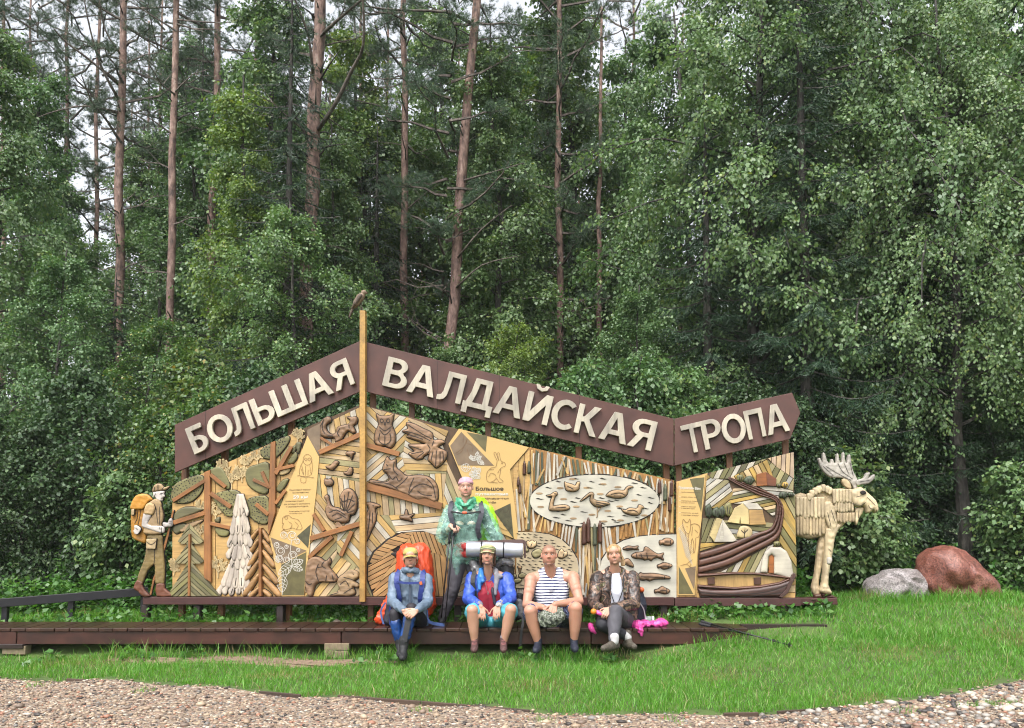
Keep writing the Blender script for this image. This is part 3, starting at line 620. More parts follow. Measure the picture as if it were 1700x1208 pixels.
# yellow vertical boards on the left edge
strips(1,Z4([(30,238),(160,95),(160,330),(75,655),(60,650)]),90,9,[AMB,YEL,AMB],WP,.012,.6,'plank',.0152)
def toppx(x): return 90+(x-160)*(315-90)/(1135-160)
x=175
ovc=(592,448); orx,ory=432,174
def ov(x): 
    t=1-((x-ovc[0])/orx)**2
    return ory*math.sqrt(t) if t>0 else 0
while x<1128:
    t=toppx(x)+4; bot=ovc[1]-ov(x)-2 if abs(x-ovc[0])<orx-10 else 470
    j=rr_.uniform(-16,16); w=rr_.uniform(13,21)
    if bot-t>20: reed((x+j,t+rr_.uniform(0,12)),(x-j*.3,min(bot,t+240)),w*.75,rr_.choice(mixr),.016+rr_.choice([0,.006]),w)
    x+=w+rr_.uniform(5,12)
for a,b,w,m in (((185,130),(160,420),20,PALE),((220,130),(210,330),16,PALE),((175,150),(150,640),18,REEDG),((80,240),(130,560),14,YEL),((70,370),(90,650),20,PALE),((95,380),(118,650),16,TAN),((85,330),(150,600),13,PALE),((122,280),(115,520),12,TAN),((160,270),(135,640),14,YEL),((255,235),(205,330),18,YEL),((395,150),(340,280),18,PALE),((375,170),(415,270),16,YEL),((180,490),(190,655),17,PALE),((225,540),(180,655),18,TAN),((250,545),(225,655),14,YEL),((1055,330),(1030,640),20,PALE),((1090,320),(1075,660),16,TAN),((1120,330),(1108,660),16,YEL),((1000,480),(1050,650),16,TAN),((1065,560),(1085,655),16,PALE)):
    reed(a,b,w*.6,m,.022,w)
x=262
while x<1040:
    y0=ovc[1]+ov(x)+3; lo=655 if x<300 else (640+ (x-300)*.9 if x<480 else (1080 if x<640 else max(690,1000-(x-640)*2.2)))
    w=rr_.uniform(13,22); s=rr_.uniform(-28,28)
    if lo-y0>25: reed((x+s*.4,y0),(x-s*(lo-y0)/240,lo),w,rr_.choice(mixr+[WET]),.016+rr_.choice([0,.006]),w*.7)
    x+=w+rr_.uniform(4,10)
for a,b,w,m in (((520,745),(512,1040),17,PALE),((555,735),(560,1000),16,TAN),((596,750),(597,1000),15,REEDG),((628,735),(625,940),15,PALE),((490,640),(500,1090),15,PALE),((470,830),(520,1080),16,PALE),((535,820),(560,1085),16,YEL),((575,860),(560,1085),14,TAN),((540,1000),(530,1090),14,GREY),((610,830),(640,930),14,PALE)):
    reed(a,b,w*.7,m,.024,w)
k=60
while k<135:
    reed((k,1035),(k+rr_.uniform(-5,5),1088),13,rr_.choice(mixr)); k+=17
def cattail(x,y0,y1,w,m=CAT):
    relief(1,'cattail',Z4([(x-w*.12,y0-26),(x+w*.12,y0-26),(x+w*.45,y0+4),(x+w*.5,y1-6),(x,y1),(x-w*.5,y1-6),(x-w*.45,y0+4)]),[m,INK],WP,.05,.02,.02,.03,smooth=0,step=.016)
for q in ((124,205,278,25,CAT),(155,205,268,22,REEDG),(84,310,355,22,CAT),(94,350,402,22,CAT),(524,612,745,34,CAT),(553,585,732,32,CAT),(596,625,750,30,REEDG),(631,605,732,30,CAT),(1030,330,402,28,CAT),(1068,360,450,28,REEDG),(1112,330,420,24,CAT),(1098,430,520,22,CAT)): cattail(*q)
def pond(pts,mat,off=.026,th=.02,smooth=0):
    return prism(1,'carved_pond',pts,th,mat,WP,off,0,.004,smooth)
pond(Z4(ell(592,448,441,183,48)[:-1]),INK,.022,.016); pond(Z4(ell(592,448,432,174,48)[:-1]),POND)
pl=[(76,656),(190,658),(290,672),(370,705),(430,760),(472,830),(486,900),(475,970),(450,1010),(420,1030),(66,1030),(70,830)]
pond(Z4([(x+6 if x>100 else x,y-5 if x>100 and y<1000 else y) for x,y in pl]),INK,.022,.016); pond(Z4(pl),SAND)
pr=[(632,1094),(630,900),(640,845),(672,795),(720,750),(790,712),(880,688),(980,677),(1140,672),(1140,1094)]
pond(Z4([(x-5 if x<1100 else x,y-6 if y<1000 else y) for x,y in pr]),INK,.022,.016); pond(Z4(pr),POND)
def wave(x,y,w,h,m):
    return [(x-w,y-h*.3),(x-w*.4,y-h),(x+w*.3,y-h*.1),(x+w,y+h*.2),(x+w*.4,y+h*.7),(x-w*.3,y+h*.3)]
def marks(name,items,m,off):
    V=[];F=[]
    for poly in items:
        q=ccw([uv(1,p,off) for p in Z4(poly)]); b=len(V); n=len(q)
        V+=[(x,y,0) for x,y in q]+[(x,y,.004) for x,y in q]; F.append([b+n+i for i in range(n)])
        F+=[[b+i,b+(i+1)%n,b+n+(i+1)%n,b+n+i] for i in range(n)]
    o=link(name,pyd(name,V,F),m,WP,SEG[1]@Matrix.Translation((0,0,off))); o['kind']='stuff'
TP=.0462
dk=[(350,318),(575,320),(285,360),(225,435),(450,455),(520,522),(650,300),(640,338),(700,450),(740,445),(920,360),(965,462),(970,428),(890,408),(800,548),(700,552),(720,575),(345,520),(385,540),(340,560),(420,580),(640,430),(940,500),(320,500),(480,430),(860,330),(770,500),(520,600),(650,600),(300,425),(740,590),(880,560),(470,300),(560,360),(930,330)]
marks('carved_ripple',[wave(x,y,rr_.uniform(16,28),rr_.uniform(5,8),0) for x,y in dk],INK,TP)
tn=[(222,398),(362,362),(232,488),(385,436),(470,486),(650,336),(630,402),(748,356),(860,445),(575,540),(680,515),(765,578),(450,565),(445,302),(540,360),(925,545),(655,585),(760,485)]
marks('carved_pebble',[ell(x,y,24,7,8)[:-1] for x,y in tn],CARVP,TP)
wv=[]
for y in range(672,1028,20):
    x=95+rr_.uniform(-15,15)
    while x<470:
        ins=x<76+ (410 if y>800 else (y-640)*2.2+110)-30
        if ins and not any((x-a)**2/52**2+(y-b)**2/32**2<1 for a,b in ((170,735),(208,798),(380,800),(88,905),(140,770),(80,975),(110,945),(45,945))): wv.append(wave(x,y+rr_.uniform(-4,4),rr_.uniform(11,17),rr_.uniform(4,6),0))
        x+=rr_.uniform(34,52)
marks('carved_ripple',wv,INK,TP)
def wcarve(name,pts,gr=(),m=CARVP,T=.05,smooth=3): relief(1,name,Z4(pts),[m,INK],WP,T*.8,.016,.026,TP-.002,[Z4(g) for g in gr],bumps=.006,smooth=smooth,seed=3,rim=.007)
for pts,gr in (([(394,318),(402,325),(440,335),(465,345),(478,322),(496,322),(492,345),(488,370),(460,385),(410,380),(396,350)],[[(410,350),(450,370)]]),([(320,392),(338,388),(346,404),(330,420),(322,450),(318,480),(345,478),(395,474),(428,490),(410,510),(350,515),(296,512),(290,490),(302,440),(308,418),(270,412),(300,405)],[[(330,495),(400,490)],[(320,402),(330,398)]]),([(498,450),(540,410),(570,390),(590,402),(585,430),(615,448),(660,452),(698,468),(660,482),(625,490),(590,480),(565,448),(566,412),(530,435)],[[(600,455),(680,470)],[(600,470),(650,480)]]),([(672,412),(700,385),(740,375),(790,378),(805,360),(825,348),(854,354),(820,370),(815,400),(790,425),(740,430),(700,422)],[[(700,405),(760,395),(795,410)],[(720,415),(770,415)]]),([(776,505),(800,510),(830,495),(870,500),(885,490),(890,475),(910,478),(926,494),(910,502),(905,525),(880,545),(840,542),(800,530)],[[(810,515),(850,510),(880,525)]])):
    wcarve('carved_duck',pts,gr)
for a,b in (((610,490),(612,540)),((640,488),(612,525)),((612,540),(608,560))):
    a,b=Z4([a,b]); bar(1,'carved_leg',a,b,1.6,CARVP,WP,.012,TP)
for pts in ([(138,728),(150,715),(160,722),(175,712),(190,722),(200,718),(204,745),(180,765),(150,760)],[(355,790),(375,770),(390,790),(405,785),(412,810),(380,832),(350,825)]): wcarve('carved_lily',pts,[[(pts[0][0]+27,pts[0][1]+27),(pts[0][0]+33,pts[0][1]+8)]],TAN,.045)
for pts in ([(172,800),(195,775),(230,772),(242,795),(225,820),(190,828)],[(30,940),(62,938),(70,955),(45,968)],[(85,945),(110,930),(138,945),(120,962),(92,962)],[(50,980),(80,966),(105,975),(90,995),(60,998)],[(124,770),(140,765),(152,780),(138,790)]): wcarve('carved_lily_pad',pts,[],OLI,.03,2)
for pts in ([(36,920),(34,890),(44,878),(56,885),(50,905),(44,922)],[(90,930),(86,905),(78,890),(90,885),(106,890),(100,910),(96,930)]): wcarve('carved_bud',pts,[],CARVP,.04,2)
for pts,gr in (([(784,768),(820,750),(855,755),(888,750),(880,765),(890,775),(855,773),(815,778)],[[(800,765),(850,764)]]),([(842,815),(870,795),(920,788),(930,762),(945,757),(980,782),(1020,805),(1058,797),(1048,818),(1058,845),(1018,828),(985,838),(975,850),(955,838),(930,845),(920,838),(865,832)],[[(870,800),(875,828)],[(890,815),(1010,815)],[(900,800),(910,830)],[(940,795),(945,832)]]),([(1030,715),(1050,712),(1065,700),(1100,700),(1125,722),(1105,745),(1070,745),(1050,738),(1032,742)],[[(1100,710),(1098,738)],[(1060,722),(1095,722)]]),([(1016,880),(1036,872),(1060,862),(1095,870),(1115,882),(1090,900),(1055,905),(1036,892),(1022,898)],[[(1090,872),(1088,896)],[(1045,884),(1085,884)]]),([(860,958),(890,940),(905,928),(920,935),(1000,935),(1092,955),(1092,970),(1000,972),(965,985),(945,975),(920,980),(885,968)],[[(1060,950),(1060,972)],[(900,955),(1050,958)]]),([(998,1045),(1020,1040),(1045,1022),(1060,1028),(1100,1050),(1075,1070),(1040,1065),(1018,1058),(1000,1065)],[[(1075,1035),(1072,1062)],[(1030,1048),(1070,1048)]]),([(785,850),(820,835),(850,870),(855,890),(830,885),(800,870)],[])): wcarve('carved_fish',pts,gr,CARV,.055)
# ---------------------------------------------------------------- camp panel
KP=panel(2,'camp_panel',[(1121.6,798),(1317.2,750.3),(1321.5,992.3),(1121.6,991.8)],BACK,'right carved panel of tents, a winding brown track and a boat')
strips(2,Z5([(92,320),(302,262),(262,560),(236,830),(232,1090),(92,1092)]),90,12,[AMB],KP,.012,.6,'plank',.0152)
IB2=prism(2,'info_board',Z5([(108,318),(288,270),(262,545),(262,565),(232,815),(216,1080),(104,1080),(96,700)]),.012,INFO,sign,.036,0,.002); tag(IB2,'narrow printed board with a fox and the words Предлагаем Вам')
printed(2,'print_patch',Z5([(182,300),(280,290),(258,524)]),OLP,IB2,.0484)
printed(2,'print_patch',Z5([(108,885),(205,1070),(108,1070)]),OLP,IB2,.0484)
printed(2,'print_patch',Z5([(150,900),(222,885),(212,1045)]),TAUPE,IB2,.0486)
fx=[[(135,580),(140,570),(155,590),(172,588),(182,568),(188,600),(185,640),(175,665),(158,660),(145,640),(135,610),(135,580)],[(185,610),(215,600),(245,615),(250,650),(240,690),(225,690)],[(175,665),(172,720),(180,790),(188,792),(192,720),(200,700)],[(200,700),(210,740),(205,790),(214,790),(220,740),(222,695)],[(160,620),(168,622)],[(215,640),(235,660)],[(200,620),(195,680)],[(150,660),(160,700),(172,720)]]
ribbons(2,'print_drawing',[Z5(catmull(q,False,3)) for q in fx],.005,SEP,IB2,TZ)
ribbons(2,'print_drawing',[Z5([(105+i*2.2,620+i*9),(160+i*2,690+i*9)]) for i in range(22)]+[Z5([(100+i*4,640+i*11),(140+i*4,600+i*11)]) for i in range(18)],.0022,WHT,IB2,TZ)
ribbons(2,'print_drawing',[Z5([(120,880),(160,870),(200,900),(222,910)]),Z5([(160,870),(200,840)]),Z5([(180,890),(190,870)])],.004,SEP,IB2,TZ)
text(2,'print_text','Предлагаем Вам:',Z5([(106,366)])[0],4.2,3.5,WHT,IB2,.0515,.02,width=37)
for k,(t,y,wd) in enumerate((('пройти пешие маршруты',392,31),('увидеть озёра и леса',424,26),('отдохнуть на стоянке',450,27),('у костра с палаткой',462,22),('узнать о природе',488,24),('и животных парка',500,22),('посетить музей',530,28),('и деревни вокруг',545,29))):
    text(2,'print_text',t,Z5([(125,y)])[0],1.9,2.5,INKP,IB2,.0515,.0,width=wd)
    if k in (0,1,2,4,6): ribbons(2,'print_drawing',[Z5([(112,y-3),(119,y-3)])],.006,WHT,IB2,TZ)
KO=.0152
gy=[HGR,OLI,HYE,HOL,PALE,TAN]
for poly,ang,w,ms in (
 ([(300,263),(705,163),(440,300),(330,300)],118,8,[HGR,OLI,DGR,PALE]),
 ([(705,163),(877,122),(880,300),(760,220)],92,8,[PINKP,PALE,TAN,PINKP]),
 ([(440,300),(700,172),(760,345),(630,352)],62,9,[HYE,HOL,HYE,TAN]),
 ([(700,172),(760,220),(880,305),(872,380),(760,345)],118,9,[HGR,DGR,GREY,OLI]),
 ([(295,268),(330,300),(440,310),(472,400),(430,492),(286,500)],-38,8,[PALE,HOL,PALE,TAN,GREY,OLI]),
 ([(472,365),(560,365),(760,440),(750,560),(700,520),(640,470),(470,465),(440,470)],-12,6,[HYE,HOL,TAN,PALE,HGR,PINKP]),
 ([(640,352),(760,352),(870,382),(885,410),(780,430)],4,8,[PALE,GREY,PALE]),
 ([(780,432),(886,415),(890,700),(810,560)],62,9,[HGR,HYE,OLI,HYE]),
 ([(810,500),(890,640),(896,830),(896,980),(780,720)],56,9.5,[HYE,HGR,HYE,HOL]),
 ([(268,565),(410,560),(350,725),(258,728)],-70,9,[HGR,DGR,OLI,TAN]),
 ([(360,575),(740,595),(735,640),(480,720),(420,600)],6,9,[OLI,HGR,GREY]),
 ([(255,732),(430,727),(250,785)],-10,8,[HYE,HOL]),
 ([(390,925),(700,755),(780,722),(700,930)],-64,9,[HYE,PALE,HGR,HYE,OLI]),
 ([(235,945),(390,925),(700,930),(890,975),(886,1096),(232,1096)],0,12,[AMB,TAN]),
 ): strips(2,Z5(poly),ang,w,ms,KP,.018,1.1,off=KO)
# winding track in three lengthwise boards
left=[(436,300),(520,352),(640,410),(752,448),(765,520),(742,600),(700,640),(590,672),(480,720),(350,765),(248,792)]
right=[(445,285),(560,330),(680,375),(775,425),(812,500),(805,600),(785,680),(720,740),(600,800),(450,880),(236,938)]
for j in range(3):
    a=[(l[0]+(r[0]-l[0])*(j/3+.02),l[1]+(r[1]-l[1])*(j/3+.02)) for l,r in zip(left,right)]
    b=[(l[0]+(r[0]-l[0])*((j+1)/3-.02),l[1]+(r[1]-l[1])*((j+1)/3-.02)) for l,r in zip(left,right)]
    relief(2,'carved_track',Z5(catmull(a,False,3)+catmull(b,False,3)[::-1]),[ROAD,INK],KP,.034,.02,.02,KO+.018,smooth=0,step=.016)
def kcarve(name,poly,m,T=.04,off=KO+.02,smooth=0,gr=()): 
    relief(2,name,Z5(poly),[m,INK],KP,T,.02,.04,off,[Z5(g) for g in gr],smooth=smooth)
def kflat(name,poly,m,th=.02,off=KO+.02,ang=0): prism(2,name,Z5(poly),th,m,KP,off,ang,.003)
# house, tents, bushes, boat
kflat('carved_house',[(628,272),(658,262),(692,255),(700,345),(630,350)],HOUSE,.035); kflat('carved_house',[(660,262),(690,254),(762,300),(758,350),(700,346),(694,290)],wood('house_red',srgb(126,70,40),.5),.03)
kflat('carved_tent',[(435,590),(482,495),(538,464),(575,505),(580,606),(524,600),(519,555),(513,600)],TENTY,.03); kflat('carved_tent',[(538,464),(632,464),(672,505),(577,505)],TENT,.034); kflat('carved_tent',[(577,507),(668,507),(692,606),(582,608)],wood('tent_orange',srgb(214,170,104),.55),.03)
kflat('carved_tent',[(315,680),(362,560),(400,572),(346,722),(330,700)],TENTY,.03); kflat('carved_tent',[(402,572),(496,712),(470,722),(346,722)],TENT,.034); kflat('carved_tent',[(402,580),(412,722),(380,722)],PALE,.04)
kcarve('carved_tent',[(655,928),(664,850),(684,790),(722,757),(790,757),(830,785),(862,850),(884,985),(745,935),(746,820),(730,806),(710,820),(702,930)],TENT,.04,smooth=0)
kflat('carved_door',[(709,930),(712,815),(728,805),(745,815),(748,935)],HOUSE,.012,KO+.02)
for c,r,m in (((580,310),(36,30),BUSH),((520,295),(26,24),HGR),((808,408),(30,24),BUSH),((860,405),(22,16),BUSH),((308,515),(26,46),BUSH),((360,525),(30,36),BUSH),((398,520),(28,38),BUSH),((440,505),(30,48),HGR),((820,340),(22,20),HYE),((780,345),(18,16),HGR),((765,735),(24,18),HGR)):
    q=[(c[0]+r[0]*math.cos(t)*(1+.13*math.sin(4*t+c[0])),c[1]+r[1]*math.sin(t)*(1+.1*math.cos(5*t))) for t in [i*math.pi/7 for i in range(14)]]
    relief(2,'carved_bush',Z5(q),[m,INK],KP,.04,.016,.04,KO+.022,[Z5([(c[0]-r[0]*.3,c[1]-r[1]*.4),(c[0]-r[0]*.1,c[1]+r[1]*.6)]),Z5([(c[0]+r[0]*.4,c[1]-r[1]*.3),(c[0]+r[0]*.2,c[1]+r[1]*.6)])],smooth=2)
kcarve('carved_bush',[(498,690),(505,650),(520,620),(555,614),(590,630),(602,660),(590,690),(550,698)],CREAM,.035,smooth=2,gr=[[(545,695),(550,640)],[(550,660),(570,640)],[(550,670),(525,645)]])
BOAT=wood('boat_brown',srgb(92,62,54),.5)
kcarve('carved_boat',[(232,1030),(330,1040),(480,1040),(650,1024),(780,1000),(850,975),(872,945),(884,940),(886,960),(830,1060),(795,1094),(250,1094),(240,1060)],BOAT,.075,smooth=0,gr=[[(245,1060),(480,1075),(700,1055),(830,1010)],[(245,1085),(480,1094),(800,1060)]])
kflat('carved_boat_inside',[(236,955),(380,935),(560,940),(720,950),(850,966),(780,996),(650,1014),(480,1024),(236,1012)],AMB,.012,KO+.022)
for a in ([(232,935),(300,935),(480,925),(620,928),(780,945),(868,960),(866,972),(780,962),(620,944),(480,942),(300,955),(236,962)],[(234,1008),(480,1026),(650,1014),(780,992),(850,962),(852,980),(780,1010),(650,1034),(480,1044),(234,1030)]): kcarve('carved_rail',a,ROAD,.06,KO+.03)
for x in (300,610): kflat('carved_thwart',[(x,962),(x+48,958),(x+50,1004),(x+2,1008)],CAT,.03,KO+.03)
kflat('carved_stem_post',[(868,938),(888,932),(892,952),(838,1066),(800,1096),(780,1090),(826,1040)],BOAT,.09)
# ================================================================ WALKER CUT-OUT
hb=W(250,991,10.4)
hiker=empty('hiker_cutout','painted wooden cut-out of a walker in a cap with an orange pack and a stick','sculpture',(hb.x,hb.y,hb.z))
def hk(name,poly,m,T=.05,off=0,gr=(),smooth=2,T0=.03,Rr=.022): relief(3,name,ZH(poly),[m,INK],hiker,min(T,.046),.03,Rr,off,[ZH(g) for g in gr],smooth=smooth,gw=.007,rim=.004,bumps=.005)
SKINW=wood('cutout_skin',srgb(226,216,206),.6,grain=.4); SHIRT=wood('cutout_shirt',srgb(206,172,122),.6); TROU=wood('cutout_trousers',srgb(150,126,74),.6); PACK=wood('cutout_pack',srgb(208,146,50),.5,grain=.6); BOOT=wood('cutout_boots',srgb(120,70,46),.55); PCH=wood('cutout_pouch',srgb(214,186,140),.6); CAPM=wood('cutout_cap',srgb(206,172,124),.6)
hk('pack',[(100,340),(90,380),(88,470),(98,580),(130,610),(190,636),(222,630),(225,540),(205,480),(225,360),(240,300),(190,300)],PACK,.06,-.03,[[(150,355),(150,420),(125,470)],[(180,350),(165,440),(150,490)]])
hk('pack_lid',[(90,300),(100,270),(130,225),(185,206),(240,215),(272,245),(280,262),(240,280),(205,335),(170,345),(84,342)],PACK,.05,.005)
hk('mug',[(120,490),(135,482),(160,490),(180,510),(170,535),(150,560),(125,555),(115,530),(125,515)],SKINW,.03,.035,[[(135,505),(150,520)]])
hk('strap_clip',[(95,345),(122,338),(120,390),(96,398)],PCH,.03,.03,smooth=0)
hk('walking_stick',[(455,350),(470,352),(448,460),(410,620),(340,850),(300,960),(272,1088),(255,1090),(285,950),(330,830),(395,600),(436,440)],BARM,.025,-.012,smooth=0)
hk('trousers',[(232,570),(358,565),(366,620),(375,720),(385,850),(380,985),(345,992),(300,985),(298,850),(285,830),(235,880),(195,985),(170,985),(145,955),(165,880),(205,780),(222,680)],TROU,.06,0,[[(300,690),(298,790),(290,830)],[(240,600),(300,610)]])
hk('boot',[(145,955),(195,980),(190,1000),(215,1050),(255,1090),(250,1104),(195,1105),(150,1060),(110,1030)],BOOT,.06,.004)
hk('boot',[(310,992),(380,990),(385,1030),(440,1075),(448,1098),(440,1104),(315,1104)],BOOT,.06,.004)
hk('shirt',[(215,310),(270,268),(310,250),(352,280),(356,320),(372,380),(370,440),(355,470),(362,500),(350,560),(215,560),(200,520),(245,440),(275,385),(205,382)],SHIRT,.055,.02,[[(310,330),(330,470)],[(300,300),(318,350)],[(345,320),(345,480)]])
hk('arm',[(182,470),(195,390),(210,378),(268,390),(258,420),(240,470),(300,482),(345,485),(380,500),(380,545),(350,550),(310,540),(240,515),(190,498)],SKINW,.06,.03,[[(360,500),(362,545)],[(345,500),(348,520)]])
hk('sleeve',[(215,310),(250,285),(290,300),(300,340),(280,390),(240,388),(205,380)],SHIRT,.05,.045)
hk('arm',[(365,455),(410,460),(415,440),(435,418),(450,430),(456,470),(445,495),(410,498),(375,500)],SKINW,.05,.01,[[(430,450),(452,452)],[(430,468),(452,470)]])
hk('head',[(284,190),(380,180),(378,205),(386,232),(370,240),(368,260),(352,272),(325,265),(300,245),(282,225),(282,200)],SKINW,.06,.01,[[(350,205),(372,205)],[(355,248),(372,245)],[(310,205),(300,225),(308,240)],[(345,215),(366,218)]])
hk('cap',[(276,190),(280,155),(300,125),(330,118),(360,125),(378,150),(400,145),(424,138),(415,155),(385,175),(330,182)],CAPM,.07,.015,[[(300,150),(295,185)],[(330,125),(330,180)],[(378,150),(360,178)]])
hk('pouch',[(228,602),(315,598),(305,688),(225,685)],PCH,.03,.045,[[(230,625),(270,650),(312,622)]],smooth=0)
# ================================================================ ELK
eb=W(1380,997,10.4)
elk=empty('elk_sculpture','cream carved wooden elk with grey antlers standing at the right end of the sign','sculpture',(eb.x,eb.y,eb.z))
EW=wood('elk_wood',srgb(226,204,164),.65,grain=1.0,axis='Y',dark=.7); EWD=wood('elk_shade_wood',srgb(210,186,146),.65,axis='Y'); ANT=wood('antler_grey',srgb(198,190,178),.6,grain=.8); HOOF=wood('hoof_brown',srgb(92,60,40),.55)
def ek(name,poly,m,T=.08,off=0,gr=(),smooth=2,T0=.02,Rr=.05): relief(4,name,ZM(poly),[m,INK],elk,T*.6,T0,Rr,off*.7,[ZM(g) for g in gr],smooth=smooth,gw=.006,bumps=.008,back=True)
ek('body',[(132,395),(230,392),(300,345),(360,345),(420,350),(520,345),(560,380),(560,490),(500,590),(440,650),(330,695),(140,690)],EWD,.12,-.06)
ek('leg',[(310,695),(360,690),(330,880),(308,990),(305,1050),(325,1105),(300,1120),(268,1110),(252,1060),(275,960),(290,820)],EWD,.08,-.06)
ek('leg',[(355,640),(420,600),(462,615),(425,690),(412,770),(398,850),(385,920),(375,1040),(400,1090),(380,1110),(330,1100),(312,1080),(330,1020),(340,900),(350,760)],EW,.12,.02,[[(365,780),(385,800)],[(330,1060),(375,1060)]])
ek('knee',[(360,850),(375,835),(395,845),(398,870),(380,895),(362,885)],ANT,.07,.09)
for a in ([(268,1110),(320,1098),(330,1136),(272,1136)],[(320,1100),(365,1096),(345,1120),(335,1136)],[(345,1130),(395,1108),(440,1134),(430,1138)]): ek('hoof',a,HOOF,.1,-.01,smooth=0)
re=random.Random(9)
def shrow(x0,x1,y0,y1,n,off,m):
    w=(x1-x0)/n
    for i in range(n):
        x=x0+i*w; j=re.uniform(-10,10); k=w*1.0
        relief(4,'shingle',ZM([(x+re.uniform(-2,2),y0),(x+k,y0),(x+k+re.uniform(-3,2),y1-18+j),(x+k*.75,y1+j),(x+k*.25,y1-3+j),(x+re.uniform(-2,3),y1-18+j)]),[m,EWD],elk,.018,.011,.012,off*.75+re.uniform(0,.007),smooth=0,step=.016,bumps=.006,seed=i)
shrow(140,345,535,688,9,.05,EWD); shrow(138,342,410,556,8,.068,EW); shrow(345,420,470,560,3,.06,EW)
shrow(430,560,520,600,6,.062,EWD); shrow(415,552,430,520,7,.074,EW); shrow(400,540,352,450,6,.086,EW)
for i,(x,y) in enumerate(((235,415),(255,392),(280,375),(305,362),(335,352),(362,362),(380,372))): ek('tuft',[(x-18,y-26),(x+8,y-34),(x+20,y-10),(x+8,y+18),(x-10,y+16)],EW,.05,.075)
ek('shoulder',[(345,450),(385,440),(410,480),(430,560),(436,620),(410,655),(385,650),(352,570),(338,500)],EW,.075,.07,[[(385,500),(415,590)],[(360,520),(385,620)]])
ek('head',[(530,370),(575,345),(610,335),(640,360),(680,395),(715,430),(735,480),(732,510),(712,526),(695,505),(670,525),(650,520),(640,490),(620,470),(600,485),(560,470),(540,440)],EW,.14,.05,[[(545,455),(590,475),(630,450)],[(640,410),(700,470)],[(650,470),(668,492),(692,495)],[(560,410),(600,400)],[(710,500),(712,515)]])
ek('ear',[(465,285),(490,278),(520,300),(535,340),(520,352),(480,325)],EWD,.05,.02)
ek('eye',[(598,372),(612,362),(630,366),(640,382),(620,392),(604,388)],INK,.035,.17)
ek('beard',[(565,490),(622,485),(612,530),(590,560),(575,610),(562,580),(566,530)],EW,.06,.04,[[(585,500),(580,560)]])
ek('antler',[(555,355),(545,330),(520,300),(470,270),(400,270),(360,250),(320,205),(298,140),(310,130),(328,165),(330,95),(345,100),(360,150),(382,170),(390,140),(402,140),(412,165),(425,160),(428,102),(442,105),(448,150),(465,160),(470,95),(484,95),(490,150),(500,165),(512,110),(528,112),(535,180),(550,230),(578,285),(575,310),(575,345)],ANT,.05,.02,[[(350,190),(430,240),(530,290)],[(435,170),(470,230),(540,280)],[(480,170),(510,240)],[(520,160),(545,260)],[(330,190),(400,255)]],smooth=2)
ek('antler',[(570,290),(620,275),(640,240),(660,232),(668,242),(655,275),(690,248),(702,252),(700,275),(660,312),(610,318),(575,325)],ANT,.05,.06,[[(590,300),(660,290)]],smooth=2)
prism(4,'plinth',[(1318,993),(1390,993),(1391,1003.5),(1318,1004)],.22,BASE,elk,-.1,0,.004)
# ================================================================ GROUND
def sst(x,a,b):
    t=np.clip((np.asarray(x,float)-a)/(b-a),0,1); return t*t*(3-2*t)
def gz(x,y):
    x=np.asarray(x,float); y=np.asarray(y,float)
    sx=sst(x,1.0,2.9)
    zl=.28*sst(y,9.0,10.5); zr=.49*sst(y,7.4,11)
    far=.25*sst(y,14,30)
    return zl*(1-sx)+zr*sx+far+.02*np.sin(x*1.7+y*.9)*sst(y,6.5,8)+.015*np.sin(x*4.1-y*3.3)
EDGE=[(-400,1112),(0,1126),(150,1131),(300,1141),(480,1155),(640,1163),(780,1174),(900,1184),(1050,1190),(1200,1187),(1350,1182),(1450,1172),(1560,1156),(1700,1136),(2200,1080)]
def gpt(px,py): # ground point (z=0) seen at a pixel
    a=W(px,py,1.0); k=(EYE)/(EYE-a.z); return (a.x*k,k)
EX=np.array([gpt(*p) for p in EDGE])
def edge_y(x): return np.interp(x,EX[:,0],EX[:,1])
def ground_mesh():
    xs=np.concatenate([np.linspace(-110,-14,14),np.linspace(-12,12,121),np.linspace(14,110,14)])
    ys=np.concatenate([np.linspace(-40,3,8),np.linspace(4,15,90),np.linspace(16,60,20),np.linspace(70,130,5)])
    X,Y=np.meshgrid(xs,ys); Z=gz(X,Y); nx,ny=len(xs),len(ys)
    V=np.stack([X,Y,Z],-1).reshape(-1,3); i=np.arange(nx*ny).reshape(ny,nx)
    Q=np.stack([i[:-1,:-1],i[:-1,1:],i[1:,1:],i[1:,:-1]],-1).reshape(-1,4)
    return npmesh('ground',V,Q)
m,n,l,b=nmat('soil'); tc=n.new('ShaderNodeTexCoord')
nz=n.new('ShaderNodeTexNoise'); nz.inputs['Scale'].default_value=2.5; nz.inputs['Detail'].default_value=8; nz.inputs['Roughness'].default_value=.7
l.new(tc.outputs['Object'],nz.inputs['Vector'])
rp=ramp(n,[(.3,(.028,.022,.012)),(.45,(.05,.085,.016)),(.66,(.07,.12,.02)),(.75,(.07,.055,.03))]); l.new(nz.outputs['Fac'],rp.inputs[0]); l.new(rp.outputs[0],b.inputs['Base Color']); b.inputs['Roughness'].default_value=.9
bp=n.new('ShaderNodeBump'); bp.inputs['Distance'].default_value=.03; l.new(nz.outputs['Fac'],bp.inputs['Height']); l.new(bp.outputs[0],b.inputs['Normal'])
SOIL=m
g=link('ground',ground_mesh(),SOIL,smooth=True); g['kind']='structure'
